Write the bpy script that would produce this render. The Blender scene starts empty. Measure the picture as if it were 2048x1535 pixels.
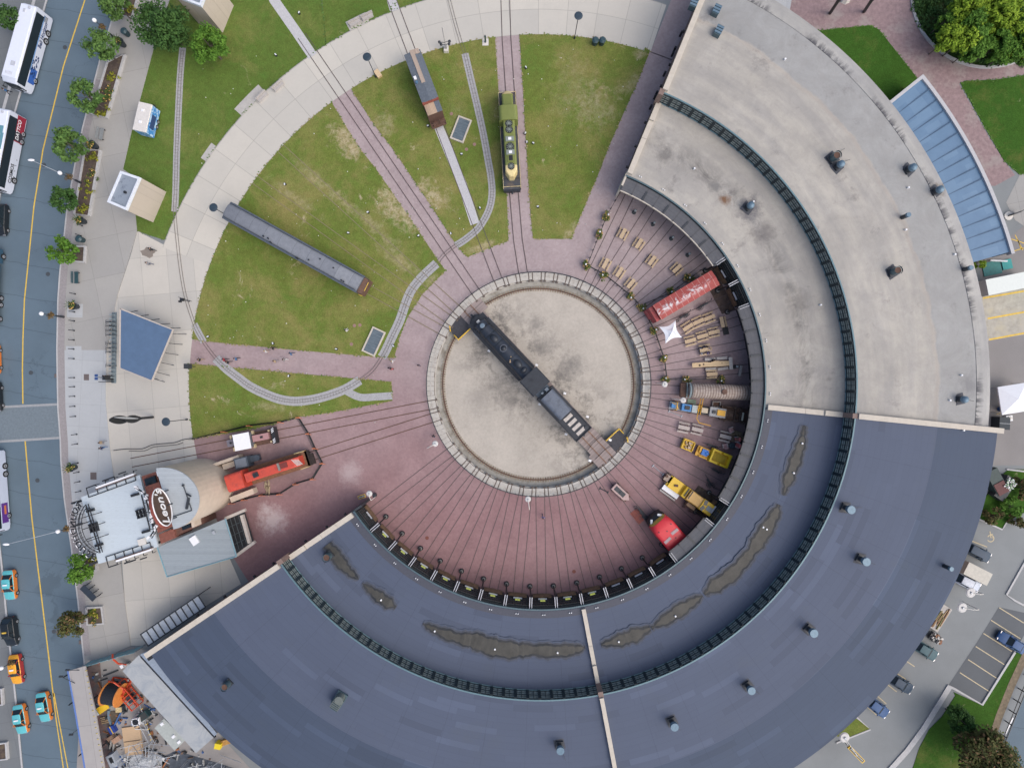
import bpy, bmesh, math, random
from math import sin, cos, pi, radians, atan2, hypot
from mathutils import Vector, Matrix
random.seed(7)
# ------------------------------------------------------------------ camera, sky, sun, exposure
SC = bpy.context.scene
S = 0.082          # metres of ground per photo pixel
H = 91.0           # camera height over the plaza
CX, CY = -53*S, 0.04   # the camera hangs a little west of the turntable pivot (world origin)
cam = bpy.data.cameras.new('camera'); cam.lens = 18*H/(1024*S); cam.sensor_width = 36; cam.clip_end = 3000
co = bpy.data.objects.new('camera', cam); SC.collection.objects.link(co)
co.location = (CX, CY, H); co.rotation_euler = (0, 0, 0); SC.camera = co
wd = bpy.data.worlds.new("World"); SC.world = wd; wd.use_nodes = True
wn = wd.node_tree; bg = wn.nodes['Background']
sky = wn.nodes.new('ShaderNodeTexSky'); sky.sky_type = 'NISHITA'; sky.sun_disc = False
SUN_EL, SUN_AZ = radians(48), radians(118)   # soft light from the east-south-east
sky.sun_elevation = SUN_EL; sky.sun_rotation = SUN_AZ; sky.dust_density = 4.0; sky.air_density = 0.8; sky.ozone_density = 1.0
wn.links.new(sky.outputs[0], bg.inputs[0]); bg.inputs[1].default_value = 0.125
sun = bpy.data.lights.new('sun', 'SUN'); sun.energy = 1.0; sun.angle = radians(100); sun.color = (1, .96, .9)
so = bpy.data.objects.new('sun', sun); SC.collection.objects.link(so)
so.rotation_euler = (pi/2-SUN_EL, 0, pi-SUN_AZ); so.location = (0, 0, 60)
SC.view_settings.view_transform = 'Standard'; SC.view_settings.look = 'None'
SC.view_settings.exposure = 0.68; SC.view_settings.gamma = 1; SC.view_settings.use_curve_mapping = False

def W(px, py, z=0.0):
    """ground-plan position (metres) of the thing seen at photo pixel px,py when it stands at height z"""
    k = S*(1-z/H)
    return (CX+(px-1024)*k, CY-(py-767.5)*k)
def W3(px, py, z=0.0): return W(px, py, z)+(z,)
def WL(pts, z=0.0): return [W(a, b, z) for a, b in pts]
def ang(dx, dy): return atan2(-dy, dx)           # photo direction -> world angle
def pol(r, a): return (r*cos(radians(a)), r*sin(radians(a)))
def TH(k): return -75.77+6.6667*k                # centre angle of roundhouse stall k
def BD(k): return -79.1+6.6667*k                 # boundary angle

# ------------------------------------------------------------------ mesh helper
class MB:
    def __init__(s): s.v = []; s.f = []; s.m = []
    def add(s, vs, fs, mi=0):
        o = len(s.v); s.v += [tuple(v) for v in vs]
        for f in fs: s.f.append(tuple(i+o for i in f)); s.m.append(mi)
        return s
    def box(s, x, y, z, sx, sy, sz, rz=0, mi=0):
        c, n = cos(rz), sin(rz); vs = []
        for k in (0, 1):
            for a, b in ((-1, -1), (1, -1), (1, 1), (-1, 1)):
                dx, dy = a*sx/2, b*sy/2; vs.append((x+dx*c-dy*n, y+dx*n+dy*c, z+k*sz))
        return s.add(vs, [(3, 2, 1, 0), (4, 5, 6, 7), (0, 1, 5, 4), (1, 2, 6, 5), (2, 3, 7, 6), (3, 0, 4, 7)], mi)
    def prism(s, poly, z0, z1, mi=0, top=None):
        ar = sum(poly[i][0]*poly[(i+1) % len(poly)][1]-poly[(i+1) % len(poly)][0]*poly[i][1] for i in range(len(poly)))
        if ar < 0: poly = poly[::-1]
        n = len(poly)
        vs = [(p[0], p[1], z0) for p in poly]+[(p[0], p[1], z1) for p in poly]
        s.add(vs, [tuple(range(n-1, -1, -1))]+[(i, (i+1) % n, n+(i+1) % n, n+i) for i in range(n)], mi)
        return s.add([(p[0], p[1], z1) for p in poly], [tuple(range(n))], mi if top is None else top)
    def sheet(s, poly, z, mi=0):
        ar = sum(poly[i][0]*poly[(i+1) % len(poly)][1]-poly[(i+1) % len(poly)][0]*poly[i][1] for i in range(len(poly)))
        if ar < 0: poly = poly[::-1]
        return s.add([(p[0], p[1], z) for p in poly], [tuple(range(len(poly)))], mi)
    def cyl(s, x, y, z0, z1, r, r1=None, n=12, mi=0, cap=True):
        r1 = r if r1 is None else r1
        vs = [(x+r*cos(2*pi*i/n), y+r*sin(2*pi*i/n), z0) for i in range(n)]+[(x+r1*cos(2*pi*i/n), y+r1*sin(2*pi*i/n), z1) for i in range(n)]
        fs = [(i, (i+1) % n, n+(i+1) % n, n+i) for i in range(n)]
        if cap: fs += [tuple(range(n-1, -1, -1)), tuple(range(n, 2*n))]
        return s.add(vs, fs, mi)
    def tube(s, a, b, r, n=6, mi=0, r1=None):
        a, b = Vector(a), Vector(b); d = b-a
        if d.length < 1e-6: return s
        d.normalize(); u = d.orthogonal().normalized(); w = d.cross(u); r1 = r if r1 is None else r1
        vs = [a+(u*cos(2*pi*i/n)+w*sin(2*pi*i/n))*r for i in range(n)]+[b+(u*cos(2*pi*i/n)+w*sin(2*pi*i/n))*r1 for i in range(n)]
        return s.add(vs, [(i, (i+1) % n, n+(i+1) % n, n+i) for i in range(n)]+[tuple(range(n-1, -1, -1)), tuple(range(n, 2*n))], mi)
    def path(s, pts, r, n=5, mi=0):
        for a, b in zip(pts, pts[1:]): s.tube(a, b, r, n, mi)
        return s
    def strip(s, pts, w, z, mi=0, h=0):
        """flat ribbon of width w along a 2-D polyline"""
        L, R = [], []
        for i, p in enumerate(pts):
            a = pts[max(0, i-1)]; b = pts[min(len(pts)-1, i+1)]
            d = hypot(b[0]-a[0], b[1]-a[1]) or 1; nx, ny = -(b[1]-a[1])/d, (b[0]-a[0])/d
            L.append((p[0]+nx*w/2, p[1]+ny*w/2)); R.append((p[0]-nx*w/2, p[1]-ny*w/2))
        n = len(pts)
        s.add([(q[0], q[1], z) for q in R+L], [(i, i+1, n+i+1, n+i) for i in range(n-1)], mi)
        if h:
            vs = [(q[0], q[1], z) for q in R+L]+[(q[0], q[1], z-h) for q in R+L]
            fs = [(2*n+i, 2*n+i+1, i+1, i) for i in range(n-1)]+[(n+i, n+i+1, 3*n+i+1, 3*n+i) for i in range(n-1)]
            fs += [(0, n, 3*n, 2*n), (n-1, 3*n-1, 4*n-1, 2*n-1)]
            s.add(vs, fs, mi)
        return s
    def ring(s, R0, R1, a0, a1, z0, z1=None, n=64, mi=0, thick=0):
        """sector of a flat or sloping ring (z0 at R0, z1 at R1); degrees"""
        z1 = z0 if z1 is None else z1; vs = []
        for i in range(n+1):
            a = radians(a0+(a1-a0)*i/n); vs += [(R0*cos(a), R0*sin(a), z0), (R1*cos(a), R1*sin(a), z1)]
        s.add(vs, [(2*i, 2*i+1, 2*i+3, 2*i+2) for i in range(n)], mi)
        if thick:
            o = [(x, y, z-thick) for x, y, z in vs]; N = len(vs)
            fs = []
            for i in range(n): fs += [(2*i, 2*i+2, N+2*i+2, N+2*i), (2*i+3, 2*i+1, N+2*i+1, N+2*i+3), (N+2*i+2, N+2*i+3, N+2*i+1, N+2*i)]
            fs += [(0, N, N+1, 1), (2*n+1, N+2*n+1, N+2*n, 2*n)]
            s.add(vs+o, fs, mi)
        return s
    def wall(s, R, a0, a1, z0, z1, n=64, mi=0, inward=True):
        vs = []
        for i in range(n+1):
            a = radians(a0+(a1-a0)*i/n); vs += [(R*cos(a), R*sin(a), z0), (R*cos(a), R*sin(a), z1)]
        fs = [(2*i, 2*i+1, 2*i+3, 2*i+2) if inward else (2*i, 2*i+2, 2*i+3, 2*i+1) for i in range(n)]
        return s.add(vs, fs, mi)
    def loft(s, secs, mi=0, cap=True):
        """secs: list of (x, [(y,z)...])"""
        n = len(secs[0][1]); vs = []
        for x, ps in secs: vs += [(x, y, z) for y, z in ps]
        fs = [(j*n+i, j*n+(i+1) % n, (j+1)*n+(i+1) % n, (j+1)*n+i) for j in range(len(secs)-1) for i in range(n)]
        if cap: fs += [tuple(range(n-1, -1, -1)), tuple((len(secs)-1)*n+i for i in range(n))]
        return s.add(vs, fs, mi)
    def sphere(s, x, y, z, rx, ry=None, rz=None, nu=8, nv=5, mi=0):
        ry = ry or rx; rz = rz or rx; vs = [(x, y, z-rz)]
        for j in range(1, nv):
            t = -pi/2+pi*j/nv
            for i in range(nu): vs.append((x+rx*cos(t)*cos(2*pi*i/nu), y+ry*cos(t)*sin(2*pi*i/nu), z+rz*sin(t)))
        vs.append((x, y, z+rz)); fs = [(0, 1+(i+1) % nu, 1+i) for i in range(nu)]
        for j in range(nv-2):
            for i in range(nu): fs.append((1+j*nu+i, 1+j*nu+(i+1) % nu, 1+(j+1)*nu+(i+1) % nu, 1+(j+1)*nu+i))
        t = len(vs)-1; fs += [(t, 1+(nv-2)*nu+i, 1+(nv-2)*nu+(i+1) % nu) for i in range(nu)]
        return s.add(vs, fs, mi)
    def wheel(s, x, y, r, w, mi=0, n=14, z=None):
        z = r if z is None else z
        return s.tube((x, y-w/2, z), (x, y+w/2, z), r, n, mi)
    def mesh(s, name, mats, smooth=False):
        me = bpy.data.meshes.new(name); me.from_pydata(s.v, [], s.f)
        for m in (mats if isinstance(mats, (list, tuple)) else [mats]): me.materials.append(m)
        me.polygons.foreach_set('material_index', s.m)
        if smooth:
            me.polygons.foreach_set('use_smooth', [True]*len(s.f))
            try: me.set_sharp_from_angle(angle=radians(40))
            except Exception: pass
        me.update(); return me
    def build(s, name, mats, parent=None, smooth=False, loc=(0, 0, 0), rz=0):
        o = bpy.data.objects.new(name, s.mesh(name, mats, smooth)); SC.collection.objects.link(o)
        o.location = loc; o.rotation_euler = (0, 0, rz)
        if parent: o.parent = parent
        return o

def rr(w, z0, z1, r, n=3, wt=None):
    """rounded-rectangle section (y,z), width w, optional narrower top wt; only the top corners rounded"""
    wt = wt or w; ps = [(-w/2, z0), (w/2, z0)]
    for i in range(n+1):
        t = i/n*pi/2; ps.append((wt/2-r+r*cos(t), z1-r+r*sin(t)))
    for i in range(n+1):
        t = pi/2+i/n*pi/2; ps.append((-wt/2+r+r*cos(t), z1-r+r*sin(t)))
    return ps
def tag(o, label=None, cat=None, group=None, kind=None):
    if label: o['label'] = label
    if cat: o['category'] = cat
    if group: o['group'] = group
    if kind: o['kind'] = kind
    return o
def thing(name, label, cat, loc=(0, 0, 0), rz=0, group=None):
    o = bpy.data.objects.new(name, None); SC.collection.objects.link(o); o.empty_display_size = .3
    o.location = loc if len(loc) == 3 else (loc[0], loc[1], 0); o.rotation_euler = (0, 0, rz)
    return tag(o, label, cat, group)
def dup(root, loc, rz, label, group=None, scale=None):
    r = root.copy(); SC.collection.objects.link(r); r.location = loc if len(loc) == 3 else (loc[0], loc[1], 0); r.rotation_euler = (0, 0, rz)
    r['label'] = label
    if group: r['group'] = group
    if scale: r.scale = (scale,)*3
    for ch in list(root.children):
        c = ch.copy(); SC.collection.objects.link(c); c.parent = r
        for g in list(ch.children):
            d = g.copy(); SC.collection.objects.link(d); d.parent = c
    return r
ORD = ['first', 'second', 'third', 'fourth', 'fifth', 'sixth', 'seventh', 'eighth', 'ninth', 'tenth', 'eleventh', 'twelfth', 'thirteenth', 'fourteenth',
       'fifteenth', 'sixteenth', 'seventeenth', 'eighteenth', 'nineteenth', 'twentieth', 'twenty-first', 'twenty-second', 'twenty-third', 'twenty-fourth']

# ------------------------------------------------------------------ materials
class NT:
    def __init__(s, name, rough=.8, metal=0, spec=None):
        s.m = bpy.data.materials.new(name); s.m.use_nodes = True; s.t = s.m.node_tree; s.b = s.t.nodes['Principled BSDF']
        s.b.inputs['Roughness'].default_value = rough; s.b.inputs['Metallic'].default_value = metal
        if spec is not None: s.b.inputs['Specular IOR Level'].default_value = spec
        s.co = s.t.nodes.new('ShaderNodeTexCoord').outputs['Object']
    def lk(s, v, i):
        if isinstance(v, bpy.types.NodeSocket): s.t.links.new(v, i)
        elif isinstance(v, (tuple, list)) and len(v) == 3 and len(i.default_value) == 4: i.default_value = (*v, 1)
        else: i.default_value = v
    def noise(s, sc, det=4, ro=.55, vec=None, dist=0):
        n = s.t.nodes.new('ShaderNodeTexNoise'); n.inputs['Scale'].default_value = sc; n.inputs['Detail'].default_value = det
        n.inputs['Roughness'].default_value = ro; n.inputs['Distortion'].default_value = dist
        s.t.links.new(vec or s.co, n.inputs['Vector']); return n.outputs['Fac']
    def vor(s, sc, vec=None, out='Color', feat='F1'):
        n = s.t.nodes.new('ShaderNodeTexVoronoi'); n.inputs['Scale'].default_value = sc; n.feature = feat; s.t.links.new(vec or s.co, n.inputs['Vector']); return n.outputs[out]
    def math(s, op, a, b=0, c=None):
        n = s.t.nodes.new('ShaderNodeMath'); n.operation = op; s.lk(a, n.inputs[0]); s.lk(b, n.inputs[1])
        if c is not None: s.lk(c, n.inputs[2])
        return n.outputs[0]
    def rng(s, v, a, b, c=0, d=1):
        n = s.t.nodes.new('ShaderNodeMapRange'); s.lk(v, n.inputs[0])
        for i, x in enumerate((a, b, c, d)): n.inputs[i+1].default_value = x
        return n.outputs[0]
    def mix(s, f, a, b, bl='MIX'):
        n = s.t.nodes.new('ShaderNodeMix'); n.data_type = 'RGBA'; n.blend_type = bl; s.lk(f, n.inputs[0]); s.lk(a, n.inputs[6]); s.lk(b, n.inputs[7]); return n.outputs[2]
    def xyz(s, vec=None):
        n = s.t.nodes.new('ShaderNodeSeparateXYZ'); s.t.links.new(vec or s.co, n.inputs[0]); return n.outputs
    def comb(s, x, y, z=0):
        n = s.t.nodes.new('ShaderNodeCombineXYZ'); s.lk(x, n.inputs[0]); s.lk(y, n.inputs[1]); s.lk(z, n.inputs[2]); return n.outputs[0]
    def white(s, vec):
        n = s.t.nodes.new('ShaderNodeTexWhiteNoise'); n.noise_dimensions = '2D'; s.t.links.new(vec, n.inputs['Vector']); return n.outputs['Value']
    def polar(s):
        x, y, z = s.xyz(); return s.math('SQRT', s.math('ADD', s.math('MULTIPLY', x, x), s.math('MULTIPLY', y, y))), s.math('ARCTAN2', y, x)
    def joint(s, v, period, width, off=0):
        """1 on thin lines every `period` of v"""
        f = s.math('FRACT', s.math('DIVIDE', s.math('ADD', v, 1000*period-off), period)); d = s.math('ABSOLUTE', s.math('SUBTRACT', f, .5))
        return s.math('GREATER_THAN', d, s.math('SUBTRACT', .5, s.math('DIVIDE', width/2, period)) if not isinstance(width, bpy.types.NodeSocket) else s.math('SUBTRACT', .5, s.math('DIVIDE', width, 2*period)))
    def cell(s, v, period, off=0): return s.math('FLOOR', s.math('DIVIDE', s.math('ADD', v, 1000*period-off), period))
    def bump(s, h, st=.3, d=.05):
        n = s.t.nodes.new('ShaderNodeBump'); n.inputs['Strength'].default_value = st; n.inputs['Distance'].default_value = d
        s.t.links.new(h, n.inputs['Height']); s.t.links.new(n.outputs[0], s.b.inputs['Normal'])
    def out(s, col, h=None, st=.3, d=.05):
        s.lk(col, s.b.inputs['Base Color'])
        if h is not None: s.bump(h, st, d)
        return s.m
def c3(*a): return tuple(a)
def mul(c, k): return tuple(min(1, x*k) for x in c)
_simple = {}
def M(name, c, rough=.7, metal=0, var=.12, sc=3.0, c2=None, big=None):
    """painted / weathered surface with a two-scale mottle"""
    if name in _simple: return _simple[name]
    n = NT(name, rough, metal)
    f = n.rng(n.noise(sc, 6, .65), .3, .7)
    col = n.mix(f, mul(c, 1-var), mul(c, 1+var))
    if c2: col = n.mix(n.rng(n.noise(big or sc*.4, 5, .7), .5, .72), col, c2)
    _simple[name] = n.out(col); return n.m
# ---- special surfaces (all in metres around the turntable pivot)
BARE = [(695, 278, 28, 45, 50, .9), (803, 425, 30, 60, 60, .95), (780, 400, 20, 30, 45, .7), (866, 392, 22, 42, 60, .9), (848, 372, 18, 14, 0, .6), (960, 495, 34, 10, 15, .8), (700, 300, 16, 26, 40, .7), (1145, 470, 22, 18, 50, .7), (1262, 170, 16, 60, -66, .5),
        (1190, 215, 42, 50, 30, .42), (1150, 180, 50, 70, 0, .25), (640, 365, 70, 12, -42, .45), (735, 440, 80, 12, -40, .5), (590, 395, 60, 11, -36, .4), (800, 520, 60, 14, -38, .5), (770, 250, 22, 30, 0, .5), (860, 560, 16, 8, 40, .6), (540, 812, 40, 10, 0, .45), (1282, 110, 14, 12, 0, .7), (905, 245, 30, 60, 0, .15), (760, 60, 18, 18, 0, .4), (722, 45, 40, 25, 0, .3), (620, 60, 12, 60, -35, .35)]
def m_grass(name='lawn', green=(.178, .215, .052), lush=(.122, .198, .040), dry=(.29, .235, .10), bare=(.50, .41, .30), dryness=.72):
    n = NT(name, .95, spec=.1)
    g = n.mix(n.rng(n.noise(.16, 4, .6), .35, .68), lush, green)
    g = n.mix(n.rng(n.noise(.9, 6, .7), .35, .7), mul(green, .72), g)
    g = n.mix(n.math('MULTIPLY', n.rng(n.noise(.11, 5, .72, dist=.4), .62-dryness*.25, .85-dryness*.2), .8), g, dry)
    g = n.mix(n.math('MULTIPLY', n.rng(n.noise(.22, 6, .75, dist=.6), .63, .7), dryness), g, bare)
    if name == 'lawn':
        x, y, z = n.xyz(); nz = n.noise(.55, 6, .78, dist=.5); bare_c = n.mix(n.rng(n.noise(1.3, 5, .7), .4, .65), bare, mul(dry, .9))
        for px, py, rx, ry, rot, st in BARE:
            wx, wy = W(px, py); c, s_ = cos(radians(rot)), sin(radians(rot)); dx, dy = n.math('SUBTRACT', x, wx), n.math('SUBTRACT', y, wy)
            u = n.math('DIVIDE', n.math('ADD', n.math('MULTIPLY', dx, c), n.math('MULTIPLY', dy, s_)), rx*S); v = n.math('DIVIDE', n.math('SUBTRACT', n.math('MULTIPLY', dy, c), n.math('MULTIPLY', dx, s_)), ry*S)
            d = n.math('SQRT', n.math('ADD', n.math('MULTIPLY', u, u), n.math('MULTIPLY', v, v)))
            k = n.rng(n.math('ADD', d, n.math('MULTIPLY', n.math('SUBTRACT', nz, .5), 4.2)), 1.15, .25, 0, st); g = n.mix(n.math('MULTIPLY', k, .8), g, bare_c)
    f = n.noise(5.5, 5, .8); g = n.mix(n.rng(f, .25, .8), n.mix(1, g, (.55, .55, .5), 'MULTIPLY'), n.mix(1, g, (1.35, 1.4, 1.3), 'MULTIPLY'))
    return n.out(g, f, .6, .08)
def m_brick():
    n = NT('brick_paving', .85)
    x, y, z = n.xyz()
    warm = n.rng(n.math('ADD', y, n.math('MULTIPLY', n.math('SUBTRACT', n.noise(.06, 3), .5), 26)), 14, -22)
    a = n.mix(warm, (.370, .305, .303), (.275, .162, .163))
    a = n.mix(n.rng(n.noise(.25, 5, .65), .3, .75), n.mix(1, a, (.86, .85, .86), 'MULTIPLY'), n.mix(1, a, (1.1, 1.1, 1.1), 'MULTIPLY'))
    v = n.vor(3.2); vs = n.xyz(v)[0]
    a = n.mix(n.rng(vs, 0, 1, 0, .38), a, n.mix(1, a, (.68, .62, .64), 'MULTIPLY'))
    st = n.rng(n.noise(.45, 6, .8, dist=.5), .66, .78, 0, .45); a = n.mix(st, a, (.15, .11, .10))
    pale = n.rng(n.noise(.085, 4, .6, dist=.3), .70, .8, 0, .3); a = n.mix(pale, a, (.42, .36, .36))
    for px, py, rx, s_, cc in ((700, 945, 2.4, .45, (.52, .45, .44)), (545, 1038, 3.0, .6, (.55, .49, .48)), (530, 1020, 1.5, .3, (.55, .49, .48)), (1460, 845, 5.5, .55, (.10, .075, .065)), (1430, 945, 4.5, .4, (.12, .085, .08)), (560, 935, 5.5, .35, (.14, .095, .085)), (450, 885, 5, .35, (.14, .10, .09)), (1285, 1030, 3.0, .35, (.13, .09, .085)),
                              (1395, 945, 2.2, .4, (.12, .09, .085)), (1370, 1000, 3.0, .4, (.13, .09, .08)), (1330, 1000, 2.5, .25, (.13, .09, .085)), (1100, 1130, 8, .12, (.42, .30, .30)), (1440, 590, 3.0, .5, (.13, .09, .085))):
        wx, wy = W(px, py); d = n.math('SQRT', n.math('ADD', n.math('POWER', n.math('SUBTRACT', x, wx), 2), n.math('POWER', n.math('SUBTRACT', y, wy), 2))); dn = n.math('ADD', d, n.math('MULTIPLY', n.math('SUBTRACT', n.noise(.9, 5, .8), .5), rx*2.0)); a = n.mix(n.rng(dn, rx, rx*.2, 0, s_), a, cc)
    return n.out(a, n.noise(9, 3, .7), .25, .02)
def m_slab(name, base, pa, pr, oa=0, orr=0, jc=.45, tone=.10, rect=None, rot=0, stain=.25):
    """concrete slabs; joints follow the circle (pa degrees, pr metres) or a rotated rectangular grid"""
    n = NT(name, .85)
    if rect:
        x, y, z = n.xyz(); c, s_ = cos(rot), sin(rot)
        u = n.math('ADD', n.math('MULTIPLY', x, c), n.math('MULTIPLY', y, s_)); v = n.math('SUBTRACT', n.math('MULTIPLY', y, c), n.math('MULTIPLY', x, s_))
        j = n.math('MAXIMUM', n.joint(u, rect[0], .07, oa), n.joint(v, rect[1], .07, orr)); cl = n.comb(n.cell(u, rect[0], oa), n.cell(v, rect[1], orr))
    else:
        r, a = n.polar(); ar = radians(pa)
        j = n.math('MAXIMUM', n.joint(r, pr, .08, orr), n.joint(a, ar, n.math('DIVIDE', .09, r), radians(oa))); cl = n.comb(n.cell(a, ar, radians(oa)), n.cell(r, pr, orr))
    w = n.white(cl)
    col = n.mix(w, mul(base, 1-tone), (base[0]*(1+tone*.5), base[1]*(1+tone*.35), base[2]*(1+tone*.1)))
    col = n.mix(n.rng(n.noise(.35, 6, .7), .45, .8, 0, stain), col, mul(base, .7))
    col = n.mix(n.rng(n.noise(2.5, 6, .75), .3, .75, 0, .14), col, mul(base, .6))
    col = n.mix(n.math('MULTIPLY', j, jc), col, mul(base, .3))
    return n.out(col)
def m_asphalt(name, base, seams=True, patch=.3):
    n = NT(name, .8)
    c = n.mix(n.rng(n.noise(.12, 5, .6), .3, .72), mul(base, .86), mul(base, 1.14))
    c = n.mix(n.rng(n.noise(.5, 6, .75, dist=.6), .62, .8, 0, patch), c, mul(base, 1.5))
    c = n.mix(n.rng(n.noise(.33, 6, .8, dist=.3), .66, .76, 0, .55), c, mul(base, .45))
    f = n.noise(6, 4, .8); c = n.mix(n.rng(f, .3, .75, 0, .3), c, mul(base, 1.45))
    if seams:
        x, y, z = n.xyz(); yy = n.math('ADD', y, n.math('MULTIPLY', x, .17)); yy = n.math('ADD', yy, n.math('MULTIPLY', n.math('SUBTRACT', n.noise(.25, 3), .5), 1.0))
        c = n.mix(n.math('MULTIPLY', n.joint(yy, 5.35, .09), .55), c, mul(base, .35))
        wv = n.comb(n.math('ADD', x, n.math('MULTIPLY', n.noise(.5, 4, .7), 5)), n.math('ADD', y, n.math('MULTIPLY', n.noise(.43, 4, .7), 5))); cr = n.math('LESS_THAN', n.vor(.12, wv, 'Distance', 'DISTANCE_TO_EDGE'), .006); c = n.mix(n.math('MULTIPLY', n.math('MULTIPLY', cr, .4), n.rng(n.noise(.09, 2), .5, .56)), c, mul(base, .5))
    return n.out(c, f, .2, .02)
def m_roof_dark(name, base):
    n = NT(name, .82); r, a = n.polar()
    u = n.math('MULTIPLY', a, 9.5)                       # strips of membrane laid along the ring
    row = n.cell(r, 1.0); off = n.math('MULTIPLY', n.white(n.comb(row, 3.3)), 5)
    cl = n.comb(n.cell(n.math('ADD', u, off), 1.15), row); w = n.white(cl)
    c = n.mix(n.rng(w, .0, 1, 0, 1), mul(base, .965), mul(base, 1.035))
    c = n.mix(n.math('MULTIPLY', n.math('GREATER_THAN', w, .91), .6), c, mul(base, .72))
    c = n.mix(n.math('MULTIPLY', n.math('LESS_THAN', w, .07), .55), c, mul(base, 1.4))
    c = n.mix(n.rng(n.noise(.07, 4, .6), .35, .7, 0, .5), c, mul(base, .84))
    c = n.mix(n.rng(n.noise(.5, 6, .75, dist=.5), .6, .85, 0, .28), c, mul(base, 1.3))
    c = n.mix(n.math('MULTIPLY', n.joint(r, 1.0, .06), .22), c, mul(base, .5)); c = n.mix(n.math('MULTIPLY', n.joint(n.math('ADD', u, off), 1.15, .02), .16), c, mul(base, .5))
    c = n.mix(n.rng(n.noise(.16, 6, .75, dist=.3), .55, .75, 0, .4), c, (base[0]*1.05, base[1]*1.0, base[2]*.82))
    c = n.mix(n.math('MULTIPLY', n.joint(a, radians(6.6667), n.math('DIVIDE', .08, r), radians(-79.1)), .30), c, mul(base, .45))
    c = n.mix(n.rng(n.noise(8, 3, .8), .3, .75, 0, .25), c, mul(base, .6))
    return n.out(c)
def m_roof_light(name, base, drip=False, outer=None):
    n = NT(name, .9); r, a = n.polar()
    c = n.mix(n.rng(n.noise(.12, 6, .7, dist=.5), .32, .7), mul(base, .82), mul(base, 1.08))
    bn = n.noise(.5, 5, .65, n.comb(n.math('MULTIPLY', a, 7), n.math('MULTIPLY', r, .75))); c = n.mix(n.rng(bn, .38, .62), n.mix(1, c, (.84, .845, .86), 'MULTIPLY'), n.mix(1, c, (1.06, 1.05, 1.02), 'MULTIPLY'))
    if outer:                                             # tar-and-gravel field meets the older felt along a wavering line
        rw = n.math('ADD', r, n.math('MULTIPLY', n.math('SUBTRACT', n.noise(.22, 4, .6), .5), 2.4))
        lit = n.rng(n.math('ABSOLUTE', n.math('SUBTRACT', rw, 59.7)), .55, 0, 0, .4); c = n.mix(lit, c, (.36, .31, .265))
        oc = n.mix(n.rng(n.noise(.2, 6, .75, dist=.6), .3, .7), mul(outer, .8), mul(outer, 1.1)); c = n.mix(n.rng(rw, 59.9, 60.25), c, oc)
    c = n.mix(n.rng(n.noise(.5, 6, .78, dist=.4), .45, .78, 0, .6), c, (base[0]*.62, base[1]*.63, base[2]*.66))
    pv = n.comb(n.math('MULTIPLY', a, 34), n.math('MULTIPLY', r, .5)); k = n.noise(.35, 6, .75, pv)
    c = n.mix(n.rng(k, .58, .72, 0, .6), c, (.13, .12, .12))
    c = n.mix(n.rng(n.noise(7, 4, .8), .3, .8, 0, .22), c, mul(base, .5))
    c = n.mix(n.math('MULTIPLY', n.rng(n.math('ABSOLUTE', n.math('SUBTRACT', r, 41.3)), 2.4, 0, 0, 1), n.rng(n.noise(.22, 6, .75, dist=1.), .44, .66, 0, .85)), c, (.11, .105, .10))
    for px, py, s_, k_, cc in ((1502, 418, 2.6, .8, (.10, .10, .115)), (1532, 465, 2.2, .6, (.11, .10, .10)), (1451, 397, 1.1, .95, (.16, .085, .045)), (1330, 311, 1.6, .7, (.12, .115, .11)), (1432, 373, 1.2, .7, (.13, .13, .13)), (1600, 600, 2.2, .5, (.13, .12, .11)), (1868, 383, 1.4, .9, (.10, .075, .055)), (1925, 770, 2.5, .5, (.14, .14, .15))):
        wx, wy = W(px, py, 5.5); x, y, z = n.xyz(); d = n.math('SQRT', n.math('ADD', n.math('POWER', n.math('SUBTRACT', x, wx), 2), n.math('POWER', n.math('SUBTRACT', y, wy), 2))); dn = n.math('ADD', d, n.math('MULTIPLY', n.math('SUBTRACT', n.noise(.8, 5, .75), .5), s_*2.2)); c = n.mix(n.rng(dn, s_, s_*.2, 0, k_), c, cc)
    if drip:
        d = n.noise(1.0, 5, .7, n.comb(n.math('MULTIPLY', a, 95), n.math('MULTIPLY', r, .28)))
        inn = n.rng(n.math('SUBTRACT', r, n.math('MULTIPLY', d, 2.6)), 66.4, 65.0); g = n.rng(n.noise(.12, 3, .5), .42, .5)
        c = n.mix(n.math('MULTIPLY', n.math('MULTIPLY', inn, g), n.rng(d, .40, .52)), c, (.085, .085, .092))
    return n.out(c, n.noise(4, 4, .7), .15, .03)
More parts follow.
